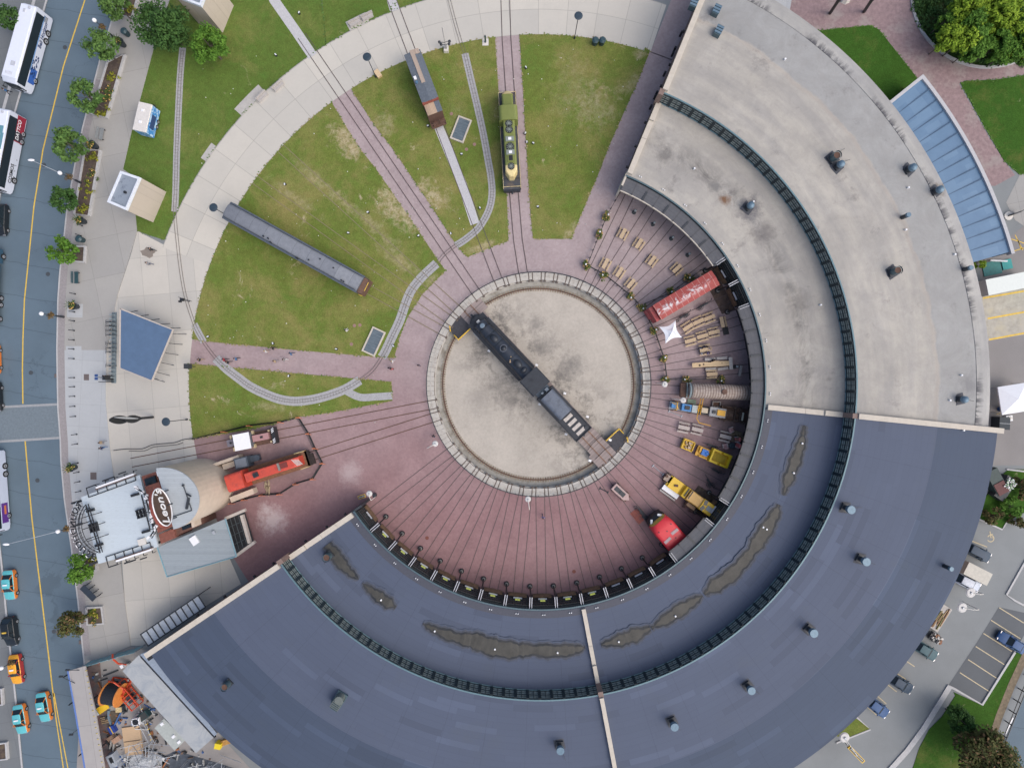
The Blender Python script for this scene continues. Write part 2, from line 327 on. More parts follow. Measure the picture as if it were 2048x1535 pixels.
def m_pit():
    n = NT('pit_gravel', .95); b = (.47, .432, .375)
    c = n.mix(n.rng(n.noise(.2, 6, .7), .3, .7), mul(b, .82), mul(b, 1.08))
    c = n.mix(n.rng(n.noise(2.2, 6, .85), .38, .75, 0, .5), c, mul(b, .62))
    c = n.mix(n.rng(n.vor(2.6, None, 'Distance'), .1, .45, .28, 0), c, (.52, .47, .42))
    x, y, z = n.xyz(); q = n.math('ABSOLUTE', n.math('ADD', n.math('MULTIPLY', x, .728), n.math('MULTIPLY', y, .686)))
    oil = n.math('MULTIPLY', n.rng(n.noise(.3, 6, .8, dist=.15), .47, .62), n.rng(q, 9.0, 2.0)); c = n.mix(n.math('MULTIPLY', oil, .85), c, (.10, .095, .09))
    for px, py, s_, k_ in ((1072, 648, 1.9, .55), (1090, 690, 2.7, .5), (1142, 732, 2.8, .65), (1122, 748, 1.7, .5), (1020, 797, 2.8, .55), (998, 770, 2.4, .4), (958, 800, 3.2, .3), (1165, 770, 1.6, .3), (1035, 640, 1.6, .3)):
        wx, wy = W(px, py); d = n.math('SQRT', n.math('ADD', n.math('POWER', n.math('SUBTRACT', x, wx), 2), n.math('POWER', n.math('SUBTRACT', y, wy), 2))); dn = n.math('ADD', d, n.math('MULTIPLY', n.math('SUBTRACT', n.noise(.9, 6, .8), .5), s_*2.4)); c = n.mix(n.rng(dn, s_, s_*.1, 0, k_), c, (.12, .115, .11))
    return n.out(c, n.noise(7, 4, .8), .5, .06)
def m_leaf(name, a, b, c=None):
    n = NT(name, .75, spec=.15); f = n.noise(.9, 4, .7)
    col = n.mix(n.rng(f, .3, .7), a, b)
    o = n.t.nodes.new('ShaderNodeNewGeometry').outputs['Random Per Island']
    col = n.mix(n.rng(o, 0, 1, 0, .8), n.mix(1, col, (.6, .65, .6), 'MULTIPLY'), n.mix(1, col, (1.4, 1.3, 1.2), 'MULTIPLY'))
    if c: col = n.mix(n.math('GREATER_THAN', o, .8), col, c)
    return n.out(col)
def m_planks(name, base, w=.14, axis=0, gap=.5, lo=.75, hi=1.15):
    n = NT(name, .85); q = n.xyz()[axis]
    t = n.white(n.comb(n.cell(q, w), 1.0)); col = n.mix(t, mul(base, lo), mul(base, hi))
    st = n.noise(3, 5, .7, n.comb(n.math('MULTIPLY', n.xyz()[axis], 3), n.math('MULTIPLY', n.xyz()[1-axis], .5))); col = n.mix(n.rng(st, .5, .8, 0, .5), col, mul(base, .55))
    return n.out(n.mix(n.math('MULTIPLY', n.joint(q, w, .025), gap), col, mul(base, .25)))
def m_patch(name, base, other, sc=.8, lo=.52, hi=.56, rough=.6, dist=.6):
    n = NT(name, rough); c = n.mix(n.rng(n.noise(sc, 5, .7, dist=dist), lo, hi), base, other)
    return n.out(n.mix(n.rng(n.noise(4, 5, .7), .3, .8, 0, .25), c, mul(base, .6)))
GRASS = m_grass(); GRASS_L = m_grass('lawn_lush', (.135, .192, .045), (.092, .172, .035), (.23, .21, .08), dryness=.4)
GRASS_R = m_grass('lawn_clipped', (.055, .13, .02), (.042, .112, .018), (.16, .15, .05), dryness=.38)
BRICK = m_brick(); CONC = m_slab('plaza_concrete', (.51, .492, .445), 4.5, 4.12, 0, 57.3, .42)
CONCP = m_slab('forecourt_concrete', (.49, .472, .43), 4.5, 3.0, 1.3, 57.3, .35, rect=(4.3, 6.2), rot=radians(5))
WALK = m_slab('sidewalk_concrete', (.335, .33, .315), 1, 1, rect=(5.2, 6.4), rot=radians(12), tone=.06, jc=.3)
WALKB = m_slab('pale_sidewalk', (.40, .42, .435), 1, 1, rect=(3.4, 3.6), rot=radians(-3), tone=.05, jc=.2)
WALKW = m_slab('west_sidewalk', (.16, .175, .185), 1, 1, rect=(3, 3), rot=radians(12), tone=.06, jc=.25)
KERBP = M('kerb_paving', (.27, .25, .25), var=.15, sc=4)
ROAD = m_asphalt('road_asphalt', (.092, .134, .170)); LOT = m_asphalt('parking_asphalt', (.185, .20, .205), seams=False, patch=.35)
LOTD = m_asphalt('dark_parking_asphalt', (.085, .095, .105), seams=False)
DIRTY = m_asphalt('yard_concrete', (.21, .20, .195), seams=False, patch=.5)
XWALK = M('crosswalk_brick', (.145, .18, .205), var=.15, sc=3)
CREAM = M('cream_coping', (.50, .455, .385), var=.08, sc=1.5); WHITE = M('white_paint', (.75, .76, .78), .45, var=.05); OFFW = M('off_white', (.58, .56, .52), var=.08)
YEL = M('yellow_marking', (.62, .42, .06), var=.2, sc=2); BLACK = M('black_paint', (.016, .018, .022), .5); STEEL = M('galvanised_steel', (.36, .39, .42), .5, .3)
DKST = M('dark_steel', (.028, .034, .042), .5); RUST = M('rusty_steel', (.11, .06, .042), .8, var=.3, c2=(.05, .035, .03)); RAIL = M('rail_steel', (.080, .060, .060), .6, var=.25)
RAILP = M('pale_rail', (.20, .165, .10), .7, var=.2); GRAV = M('gravel', (.33, .33, .335), .95, var=.28, sc=7); GRAVD = M('path_gravel', (.44, .44, .45), .95, var=.15, sc=6)
SOIL = M('planter_soil', (.075, .055, .045), .95, var=.4, sc=3, c2=(.13, .10, .06)); KERB = M('kerb_concrete', (.42, .42, .42), var=.12)
GLASS = M('dark_glass', (.012, .02, .026), .08, var=.05); TYRE = M('tyre_rubber', (.012, .012, .013), .8); RIM = M('wheel_rim', (.45, .46, .48), .35, .5)
WOOD = m_planks('table_wood', (.55, .42, .27), .15, 1); WOODG = m_planks('weathered_wood', (.42, .38, .35), .15, 1); WOODD = M('dark_timber', (.09, .065, .05), .85, var=.3)
RDARK = m_roof_dark('dark_membrane_roof', (.077, .097, .147)); RDARK2 = m_roof_dark('outer_membrane_roof', (.053, .074, .118))
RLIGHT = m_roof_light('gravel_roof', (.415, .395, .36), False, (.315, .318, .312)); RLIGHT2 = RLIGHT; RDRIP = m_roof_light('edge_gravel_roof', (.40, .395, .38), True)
PITF = m_pit(); CORR = m_patch('crumbly_stone', (.46, .44, .40), (.33, .29, .25), 1.5, .5, .7)
TEAL = M('teal_metal', (.075, .12, .14), .4, .3); SKIRT = M('teal_flashing', (.11, .19, .22), .5, .2); VENTM = M('blue_vent_metal', (.12, .19, .25), .5, .3, var=.15)
LEAF1 = m_leaf('street_leaf', (.062, .135, .036), (.10, .18, .05)); LEAF2 = m_leaf('bright_leaf', (.16, .27, .022), (.23, .34, .035)); LEAF3 = m_leaf('dark_leaf', (.032, .085, .024), (.055, .115, .03))
LEAF4 = m_leaf('olive_leaf', (.06, .075, .025), (.10, .10, .035), (.16, .10, .05)); LEAF5 = m_leaf('fresh_leaf', (.065, .16, .022), (.10, .20, .03)); BARK = M('bark', (.09, .075, .06), .95, var=.3)
PLANTL = m_leaf('flower_leaf', (.06, .11, .03), (.10, .14, .04), (.55, .35, .12)); FERN = m_leaf('bed_plant', (.12, .15, .03), (.25, .26, .03), (.35, .33, .04))
# ------------------------------------------------------------------ the ground
def struct(name, mb, mats, **k): return tag(mb.build(name, mats, **k), kind='structure')
def arcp(r, a0, a1, n=40): return [pol(r, a0+(a1-a0)*i/n) for i in range(n+1)]
struct('ground', MB().ring(18.34, 500, 0, 360, 0, n=96), LOT)
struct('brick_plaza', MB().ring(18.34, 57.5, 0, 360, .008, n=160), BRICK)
struct('brick_lane', MB().sheet([pol(57.4, 67.6)]+[pol(57.4, 71.4)]+[pol(75, 70.6), pol(75, 67.6)], .008), BRICK)
struct('arc_walkway', MB().ring(57.3, 65.6, 71.35, 160, .03, n=120), CONC)
KL = [(262, -60), (240, 0), (228, 31), (203, 113), (191, 160), (172, 234), (166, 258), (150, 335), (135, 421), (129, 476), (121, 544), (117, 600), (115, 698), (116, 760), (117, 815), (122, 883), (123, 920),
      (130, 998), (144, 1095), (157, 1200), (168, 1309), (172, 1345), (190, 1440), (212, 1560)]
WLK = [(120, -60), (96, 0), (33, 223), (3, 388), (-14, 500), (-22, 620), (-26, 760), (-24, 900), (-14, 1000), (0, 1076), (8, 1144), (14, 1213), (24, 1305), (34, 1396), (47, 1535), (52, 1600)]
struct('street', MB().sheet(WL(KL)+WL(WLK[::-1]), .012), ROAD)
struct('west_sidewalk', MB().prism(WL(WLK)+WL([(-260, 1600), (-260, -60)]), -.05, .13), WALKW)
mb = MB().strip(WL([(a-1.5, b) for a, b in WLK]), .3, .136); mb.strip(WL([(a-26, b) for a, b in WLK[:8]]), .5, .136)
struct('west_kerb', mb, KERB)
ki = lambda y: [p for p in KL if p[1] <= y]
struct('sidewalk', MB().prism(WL([(240, 0)]+[p for p in KL if 0 < p[1] <= 700]+[(115, 700), (214, 700), (236, 589), (275, 462), (272, 430), (297, 372), (247, 339), (264, 264), (309, 94), (340, 0), (360, -60), (262, -60)]), -.05, .12), WALK)
struct('pale_sidewalk', MB().prism(WL([(115, 700)]+[p for p in KL if 700 < p[1] < 1100]+[(146, 1110), (240, 1110), (235, 1000), (221, 900), (212, 800), (214, 700)]), -.05, .12), WALKB)
struct('lower_sidewalk', MB().prism(WL([(146, 1110), (157, 1200), (168, 1309), (172, 1330), (262, 1290), (250, 1200), (240, 1110)]), -.05, .12), WALK)
struct('sidewalk_inlay', MB().prism(WL([(133, 692), (164, 692), (167, 843), (136, 843)]), .05, .124).prism(WL([(136, 607), (167, 608), (166, 635), (135, 634)]), .05, .124), WALKB)
struct('kerb_paving', MB().strip(WL([(a+8, b) for a, b in KL if 120 <= b <= 1310]), 1.15, .128), KERBP)
struct('street_kerb', MB().strip(WL([(a, b) for a, b in KL if b <= 1345]), .22, .14, h=.14), KERB)
struct('forecourt', MB().sheet(WL([(275, 462), (262, 510), (236, 589), (214, 690), (212, 800), (221, 900), (235, 1000), (245, 1130), (250, 1200), (262, 1290), (285, 1290), (482, 1167), (459, 1115)])
       + arcp(57.25, 209.3, 158, 60)+[pol(65.6, 158), pol(65.6, 159.6)], .026), CONCP)
mb = MB(); cl = WL([(175, -20), (170, 0), (127, 133), (86, 300), (68, 413), (49, 600), (46, 678), (45, 740), (46, 807)]); mb.strip(cl, .2, .018)
mb.strip(WL([(50, 877), (52, 900), (64, 1037), (84, 1200), (92, 1265), (107, 1392)]), .2, .018); mb.strip(WL([(106.5, 1385), (112, 1435), (127, 1535), (129, 1550)]), .17, .018); mb.strip(WL([(108, 1385), (117, 1435), (136, 1535), (139, 1550)]), .17, .018)
struct('centre_line', mb, YEL)
struct('crosswalk', MB().sheet(WL([(-26, 815), (117, 808), (121, 876), (-24, 886)]), .016), XWALK)
struct('crosswalk_border', MB().strip(WL([(-26, 815), (117, 808)]), .38, .02).strip(WL([(-24, 884), (121, 875)]), .38, .02), M('border_pale', (.29, .30, .31)))
# lawns
LAWNS = []
def lawn(pts, mat=GRASS, z=.06, name='lawn'):
    LAWNS.append((pts, mat)); return struct(name, MB().prism(pts, 0, z), mat)
A_in = lambda a0, a1: arcp(57.3, a0, a1, 30)
lawn(WL([(1290, 95), (1300, 102), (1279, 155), (1220, 288), (1196, 350), (1161, 432), (1143, 477), (1120, 478), (1066, 477), (1061, 427), (1053, 300), (1046, 180), (1039, 69)])+A_in(93, 72.4))
lawn(WL([(990, 76), (997, 180), (1013, 378), (1017, 482), (985, 493), (935, 514), (923, 502), (910, 486), (867, 419), (787, 300), (750, 252), (707, 186)])+A_in(122.4, 97.2))
lawn(WL([(666, 209), (716, 293), (750, 335), (828, 448), (874, 517), (891, 541), (845, 588), (815, 635), (800, 672), (788, 716), (724, 711), (595, 700), (408, 682), (385, 678)])+A_in(172.4, 126.2))
lawn(WL([(379, 727), (447, 733), (576, 745), (783, 763), (785, 801), (660, 825), (600, 833), (540, 850), (480, 862), (383, 877)])+A_in(188.6, 176.9))
lawn(WL([(254, 300), (264, 264), (309, 94), (340, 0), (350, -30), (640, -30)])+arcp(65.7, 122, 158.8, 50)+WL([(328, 480), (275, 462), (272, 430), (297, 372), (247, 339)]), GRASS_L)
lawn(WL([(642, -30), (788, -30), (787, 0), (782, 25)])+arcp(65.7, 111.8, 122.1, 24), GRASS_L)
lawn(WL([(792, -30), (792, 20)])+arcp(65.7, 110.6, 104, 12)+WL([(880, -30)]), GRASS_L)
# gravel strips of the old stall tracks, mini railway ballast
gs = MB().strip(WL([(536, -30), (548, 0), (590, 60), (626, 113)]), 1.6, .066).strip(WL([(780, -12), (790, 22)]), 1.6, .066).strip(WL([(868, 232), (884, 270), (925, 370), (950, 448)]), 1.5, .066)
struct('gravel_path', gs, GRAVD)
RW = [(930, 108), (942, 160), (955, 215), (967, 270), (976, 320), (982, 355), (984, 390), (977, 422), (958, 455), (932, 478), (912, 491)]
RW2 = [(873, 527), (846, 552), (825, 577), (813, 602), (800, 640), (785, 672), (772, 700), (764, 714)]
RW3 = [(720, 760), (690, 778), (655, 791), (622, 799), (590, 802), (560, 798), (530, 787), (500, 772), (475, 754), (452, 736), (432, 716)]
RW4 = [(350, 423), (352, 380), (354, 300), (357, 230), (361, 150), (366, 96)]
def smooth(pts, n=4):
    out = []
    for i in range(len(pts)-1):
        p0, p1, p2, p3 = pts[max(0, i-1)], pts[i], pts[i+1], pts[min(len(pts)-1, i+2)]
        for j in range(n):
            t = j/n; out.append(tuple(.5*((2*p1[q])+(-p0[q]+p2[q])*t+(2*p0[q]-5*p1[q]+4*p2[q]-p3[q])*t*t+(-p0[q]+3*p1[q]-3*p2[q]+p3[q])*t**3) for q in (0, 1)))
    return out+[pts[-1]]
mb = MB()
for q, w in ((RW, 1.15), (RW2, 1.5), (RW3, 1.5), (RW4, 1.1)): mb.strip(WL(smooth(q)), w, .072)
mb.strip(WL(smooth([(690, 780), (720, 794), (752, 793), (785, 791)])), 1.2, .071); mb.strip(WL([(408, 684), (398, 666), (389, 648)]), 1.1, .071)
struct('ballast', mb, GRAV)
FULL = smooth([(896, -10), (909, 40), (922, 85)]+RW+[(890, 508)]+RW2+[(745, 741)]+RW3+[(412, 690), (400, 670), (390, 650), (372, 595), (362, 540), (355, 480), (350, 423)]+RW4[1:], 5)
def rails(pts, gauge, w=.09, z=.08, ties=None):
    L = MB(); t = 0
    for sgn in (-1, 1):
        pp = []
        for i, p in enumerate(pts):
            a = pts[max(0, i-1)]; b = pts[min(len(pts)-1, i+1)]; d = hypot(b[0]-a[0], b[1]-a[1]); pp.append((p[0]-(b[1]-a[1])/d*gauge/2*sgn, p[1]+(b[0]-a[0])/d*gauge/2*sgn))
        L.strip(pp, w, z+.03, h=.05)
    if ties:
        acc = 0
        for a, b in zip(pts, pts[1:]):
            d = hypot(b[0]-a[0], b[1]-a[1]); acc += d
            if acc >= ties: acc = 0; L.box((a[0]+b[0])/2, (a[1]+b[1])/2, z-.02, .14, gauge*1.7, .03, atan2(b[1]-a[1], b[0]-a[0]), 1)
    return L
fine = []
for a, b in zip(WL(FULL), WL(FULL)[1:]):
    n = max(1, int(hypot(b[0]-a[0], b[1]-a[1])/.3))
    for i in range(n): fine.append((a[0]+(b[0]-a[0])*i/n, a[1]+(b[1]-a[1])*i/n))
mr = rails(fine, .42, .05, .075)
for q in (RW, RW2, RW3, RW4):
    P_ = WL(smooth(q, 6)); ac = 0
    for a, b in zip(P_, P_[1:]):
        d_ = hypot(b[0]-a[0], b[1]-a[1]); n_ = max(1, round(d_/.55))
        for i in range(n_): mr.box(a[0]+(b[0]-a[0])*i/n_, a[1]+(b[1]-a[1])*i/n_, .06, .13, .68, .03, atan2(b[1]-a[1], b[0]-a[0]), 1)
struct('miniature_railway', mr, [M('small_rail', (.13, .11, .10)), M('small_tie', (.255, .25, .245), var=.25)])
# stall tracks set in the brick
TRK = {25: 57, 26: None, 28: 68, 30: 69, 32: 57.2, 33: 57.2, 34: 57.2, 40: 68, 41: 66}
for k in list(range(-10, 22))+[28, 30, 32, 33, 34, 40, 41]:
    a = TH(k); R1 = TRK.get(k, 34.5); mat = RAIL if k < 22 or k in (28, 30) else RAILP
    if k >= 40: mat = RUST
    R0 = 17.05
    if k in (28,): pts = [(18.3, a+.3), (R1, a)]
    else: pts = [(18.3, a), (R1, a)]
    p = [pol(*q) for q in pts]; z = .012 if k < 22 or k >= 40 else .066
    o = MB(); d = radians(a)
    for s_ in (-1, 1):
        ox, oy = -sin(d)*.7175*s_, cos(d)*.7175*s_
        o.strip([(p[0][0]+ox, p[0][1]+oy), (p[1][0]+ox, p[1][1]+oy)], .105 if k < 36 else .14, z+.022, h=.03)
    tag(o.build('railway_track', mat), kind='structure')
gl = WL([(1010, -20), (1013, 75), (1020, 180), (1027, 375), (1036, 480), (1047, 551)]); tag(rails(gl, 1.435, .13, .03).build('railway_track', RAIL), kind='structure')
# ------------------------------------------------------------------ the turntable pit
mb = MB().wall(18.34, 0, 360, -1.5, .008, 120).wall(16.97, 0, 360, -1.5, -.35, 120)
struct('pit_wall', mb, KERB)
struct('pit_ledge', MB().ring(15.3, 16.98, 0, 360, -1.05, n=120), M('pit_ledge_concrete', (.31, .30, .27), var=.2, sc=1.5, c2=(.16, .14, .11)))
struct('pit_floor', MB().ring(.01, 15.75, 0, 360, -1.0, n=120), PITF)
mb = MB()
for i in range(240): a = 2*pi*i/240; mb.box(15.82*cos(a), 15.82*sin(a), -1.0, .75, .24, .1, a, 1)
mb.ring(15.72, 15.9, 0, 360, -.84, n=160, thick=.06)
struct('ring_rail', mb, [RUST, M('sleeper', (.30, .25, .19), .9, var=.35, sc=2, c2=(.10, .08, .06))])
mb = MB(); jj = 0                                                      # coping blocks between the rail notches
cuts = sorted([TH(k)+s*atan2(.7175, 17.6)*180/pi for k in list(range(-10, 28))+[28, 30, 32, 33, 34, 40, 41] for s in (-1, 1)])
cuts = [c for i, c in enumerate(cuts) if i == 0 or c-cuts[i-1] > .4]
for i in range(len(cuts)):
    a0 = cuts[i]; a1 = cuts[(i+1) % len(cuts)]+(360 if i == len(cuts)-1 else 0)
    n = max(1, int((a1-a0)/2.4))
    for j in range(n):
        b0 = a0+(a1-a0)*j/n+(.26 if j == 0 else .07); b1 = a0+(a1-a0)*(j+1)/n-(.26 if j == n-1 else .07); h = .10+.03*random.random()
        mb.ring(17.12+random.uniform(-.06, .06), 18.30, b0, b1, h, n=4, thick=.5)
    mb.ring(17.6, 17.75, a0+.5, a1-.5, .16, n=10, thick=.1)
mb.ring(16.95, 17.1, 0, 360, -.30, n=160, thick=.3)
struct('pit_coping', mb, CORR)
mb = MB().ring(17.1, 18.34, 0, 360, -.2, n=120)
for c in cuts:
    a = radians(c); mb.box(17.6*cos(a), 17.6*sin(a), -.1, 1.5, .14, .24, a); mb.box(16.95*cos(a), 16.95*sin(a), -.15, .25, .4, .2, a)
struct('coping_bed', mb, M('coping_gap', (.13, .105, .09), .9, var=.35))
# low railing round the rim: posts and rail in one run
def railing(label, pts, h=1.0, mat=BLACK, r=.035, step=1.8, group=None, name='railing', wires=2, cat='railing'):
    t = thing(name, label, cat, (pts[0][0], pts[0][1], 0), 0, group); ox, oy = pts[0][0], pts[0][1]
    P = []
    for a, b in zip(pts, pts[1:]):
        n = max(1, round(hypot(b[0]-a[0], b[1]-a[1])/step))
        P += [(a[0]+(b[0]-a[0])*i/n-ox, a[1]+(b[1]-a[1])*i/n-oy) for i in range(n)]
    P.append((pts[-1][0]-ox, pts[-1][1]-oy)); pm_ = MB().box(0, 0, 0, r*2.2, r*2.2, h).mesh('post', mat)
    for x, y in P: o_ = bpy.data.objects.new('post', pm_); SC.collection.objects.link(o_); o_.parent = t; o_.location = (x, y, 0)
    m = MB()
    for w in range(wires): m.path([(x, y, h*(1-w/wires*.8)) for x, y in P], r, 4)
    m.build('rail', mat, t); return t
railing('thin black railing on the coping all around the turntable pit', [pol(18.28, a) for a in [138+i*4 for i in range(0, -93, -1)]], .95, DKST, .03, 1.25, wires=3)
# ---- turntable bridge
BA = radians(-46.9)
bt = thing('turntable_bridge', 'long timber decked turntable bridge spanning the round pit', 'turntable', (0, 0, 0), BA)
MB().box(0, 0, -.12, 34.2, 3.3, .14).box(-16.0, .5, -.121, 2.2, 4.2, .14).box(15.7, -.2, -.121, 2.8, 3.9, .14).build('deck', m_planks('bridge_planks', (.285, .235, .22), .22, 0, .35), bt)
MB().box(0, 1.0, -.95, 32.5, .4, .82).box(0, -1.0, -.95, 32.5, .4, .82).build('girder', RUST, bt)
m = MB()
for s_ in (-1, 1): m.box(0, .7175*s_, .02, 34.2, .1, .12)
m.build('rails', M('orange_rust', (.20, .10, .05), .8, var=.25), bt)
for sx, sy in ((-1, -1), (1, 1)):
    m = MB().box(15.6*sx, 3.15*sy, -.1, 2.8, 3.0, .12); m.build('platform', M('black_deck', (.05, .05, .058), .8, var=.25), bt)
    m = MB(); y0, y1 = 1.75*sy, 4.6*sy; x0, x1 = 14.2*sx, 16.9*sx
    for z in (.55, 1.1): m.path([(x0, y0, z), (x0, y1, z), (x0+1.0*sx, y1, z)], .06); m.path([(x1-.8*sx, y1, z), (x1-.1*sx, y1*.9, z)], .06)
    for q in ((x0, y0), (x0, y1), (x0, (y0+y1)/2), (x0+1*sx, y1), (x1-.8*sx, y1)): m.box(q[0], q[1], .02, .1, .1, 1.1)
    m.build('yellow_rail', M('yellow_rail_paint', (.72, .46, .04), .5), bt)
for i, (x, y) in enumerate(((-9.5, -2.2), (-2.5, 1.9), (2.5, -2.1), (4, 2.1), (9.3, 2.2), (9, -2.3), (14.6, 2.3), (14.8, -2.4))):
    m = MB().cyl(x, y, -.9, .5, .05).box(x, y, .5, .45, .35, .1, .5); m.build('deck_light', WHITE, bt)
m = MB().path([(13.2, 1.8, .2), (13.1, 0, .25), (13.4, -1.8, .2)], .04).path([(15.6, 2, .2), (15.2, .6, .25), (15.3, -1.6, .2)], .04); m.build('cable', BLACK, bt)
# ------------------------------------------------------------------ the roundhouse
RH = thing('roundhouse', 'curved roundhouse with grey gravel and dark blue roofs around the turntable', 'building', (0, 0, 0))
A0, A1, A2, A3 = BD(-10), BD(0), BD(11), BD(22)
RF, RC, RK, RO = 34.6, 47.2, 60.2, 70.4
ZE, ZV, ZB, ZT, ZK, ZO = 5.35, 5.05, 5.55, 8.1, 7.3, 6.0
def roofz(r):
    if r < 41.2: return ZE+(ZV-ZE)*(r-34.8)/6.4
    if r < RC: return ZV+(ZB-ZV)*(r-41.2)/6
    if r < RK: return ZT+(ZK-ZT)*(r-RC)/(RK-RC)
    return ZK+(ZO-ZK)*(r-RK)/(RO-RK)
def roof_sec(a0, a1, mf, mk, mo, edge=None, RO=RO):
    n = int((a1-a0)/1.1)
    f = MB().ring(34.75, 41.2, a0, a1, ZE, ZV, n).ring(41.2, RC, a0, a1, ZV, ZB, n).wall(34.75, a0, a1, ZE-.35, ZE, n).build('roof', mf, RH)
    k = MB().ring(RC-.04, RK, a0, a1, ZT, ZK, n, thick=.18).build('roof', mk, RH)
    m = MB().ring(RK, 66.4 if edge else RO, a0, a1, ZK, roofz(66.4) if edge else ZO, n)
    if edge: m.ring(66.4, RO, a0, a1, roofz(66.4)+.06, ZO, n, 1).wall(66.4, a0, a1, roofz(66.4), roofz(66.4)+.06, n, 1)
    o = m.build('roof', [mo, edge] if edge else mo, RH)
    return f, k, o
# the west bays are cut short by the slanting site wall, so their outer roof stops on a chord
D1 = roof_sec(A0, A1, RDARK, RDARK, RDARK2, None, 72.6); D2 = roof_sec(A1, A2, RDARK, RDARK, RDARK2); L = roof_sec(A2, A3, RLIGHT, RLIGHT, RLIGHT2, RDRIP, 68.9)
# walls
BRW = M('roundhouse_brick', (.16, .10, .085), .9, var=.25, sc=4)
MB().wall(72.3, A0, A1, 0, ZO-.2, 90, inward=False).wall(70.1, A1, A2, 0, ZO-.1, 90, inward=False).wall(68.6, A2, A3, 0, ZO-.05, 90, inward=False).build('outer_wall', BRW, RH)
for a in (A0, A3):
    m = MB(); d = radians(a); s_ = 1 if a == A3 else -1
    for r0, r1 in ((34.7, RC), (RC, RK), (RK, RO-.3)):
        n = 6
        vs = []
        for i in range(n+1):
            r = r0+(r1-r0)*i/n; zz = roofz(min(r, r1-.01) if i else r0+.01); vs += [(r*cos(d), r*sin(d), 0), (r*cos(d), r*sin(d), zz)]
        m.add(vs, [(2*i, 2*i+2, 2*i+3, 2*i+1) for i in range(n)])
    m.build('end_wall', BRW, RH)
# clerestory
MB().wall(RC, A0, A3, ZB-.1, ZT-.05, 220).build('clerestory_wall', SKIRT, RH)
CLG = M('clerestory_glass', (.27, .31, .29), .25, var=.5, sc=1.2, c2=(.11, .14, .145), big=.9); CLF = M('clerestory_frame', (.012, .024, .03), .6)
da = 6.6667/3; ch = 2*RC*sin(radians(da/2))-.34
w = MB().box(0, 0, 0, .08, ch, 2.12, 0, 0)
fr = MB()
for z in (0, 1.04, 2.06): fr.box(-.06, 0, z, .14, ch+.06, .07, 0, 0)
for i in range(3): fr.box(-.05, -ch/2+ch*i/2, 0, .12, .06, 2.1, 0, 0)
for i in range(1, 8):
    if i in (2, 6): fr.box(-.045, 0, 2.08*i/8, .10, ch, .03, 0, 0)
wme = w.mesh('window', CLG); fme = fr.mesh('frame', CLF); pme = MB().box(-.05, 0, -.02, .25, .42, ZT-ZB-.06).mesh('pillar', CLF)
for i in range(96):
    a = radians(A0+da*(i+.5)); o = bpy.data.objects.new('window', wme); SC.collection.objects.link(o); o.parent = RH; o.location = ((RC-.06)*cos(a), (RC-.06)*sin(a), ZB+.22); o.rotation_euler = (0, 0, a)
    f = bpy.data.objects.new('frame', fme); SC.collection.objects.link(f); f.parent = o
    a -= radians(da/2); p = bpy.data.objects.new('pillar', pme); SC.collection.objects.link(p); p.parent = RH; p.location = ((RC-.08)*cos(a), (RC-.08)*sin(a), ZB); p.rotation_euler = (0, 0, a)
MB().ring(RC-.09, RC+.12, A0, A3, ZT+.03, n=200, thick=.10).ring(RC-.3, RC-.02, A0, A3, ZB+.12, ZB+.2, n=200).build('flashing', SKIRT, RH)
MB().ring(34.68, 34.9, A0, A3, ZE+.1, n=200, thick=.3).build('gutter', TEAL, RH)
MB().ring(35.0, 36.1, A0, A2, ZE+.03, ZE-.02, n=150).build('edge_flashing', M('edge_membrane', (.06, .065, .085), var=.1), RH)
m = MB()
for k in range(-10, 22):
    for s_ in (-.25, .25): x, y = pol(35.5, TH(k)+s_); m.cyl(x, y, ZE, ZE+.22, .08, n=6)
m.build('roof_anchor', WHITE, RH)
# parapet copings
for a, sgn in ((A0, 1), (A1, 0), (A2, 0), (A3, -1)):
    d = radians(a)
    for r0, r1, up in ((35.2, RC-.3, .5), (RC+.3, RK, .55), (RK, {A0: 73.3, A3: 69.3}.get(a, RO+.5), .5)):
        m = MB(); wd_ = .8 if a != A1 else .62; n = int((r1-r0)/2.4)
        ox, oy = -sin(d)*sgn*wd_*.45, cos(d)*sgn*wd_*.45
        for i in range(n):
            ra, rb = r0+(r1-r0)*i/n, r0+(r1-r0)*(i+1)/n-.03; rm = (ra+rb)/2
            z = roofz(rm)+up; m.box(rm*cos(d)+ox, rm*sin(d)+oy, z-1.0, rb-ra, wd_, 1.0, d)
        m.build('parapet', CREAM, RH)
    MB().box((RC-.1)*cos(d), (RC-.1)*sin(d), ZB-.5, .9, .75, ZT-ZB+.75, d).build('parapet_pier', M('brown_pier', (.20, .14, .12)), RH)
for i in range(2):
    d = radians((A3, A0)[i]); s_ = (1, -1)[i]
    for r in (36.5, 40, 44, 49, 52.5, 58, 63): MB().box(r*cos(d)-sin(d)*.35*s_, r*sin(d)+cos(d)*.35*s_, 4.2+(r > RC)*2, .25, .35, .4, d).build('wall_lamp', BLACK, RH)
for r in (48.2, 50, 50.6, 54, 57.5, 58.3, 61): 
    d = radians(A3); MB().box(r*cos(d)-sin(d)*.35, r*sin(d)+cos(d)*.35, .8, .3, .35, 1.2, d).build('wall_box', BLACK, RH)
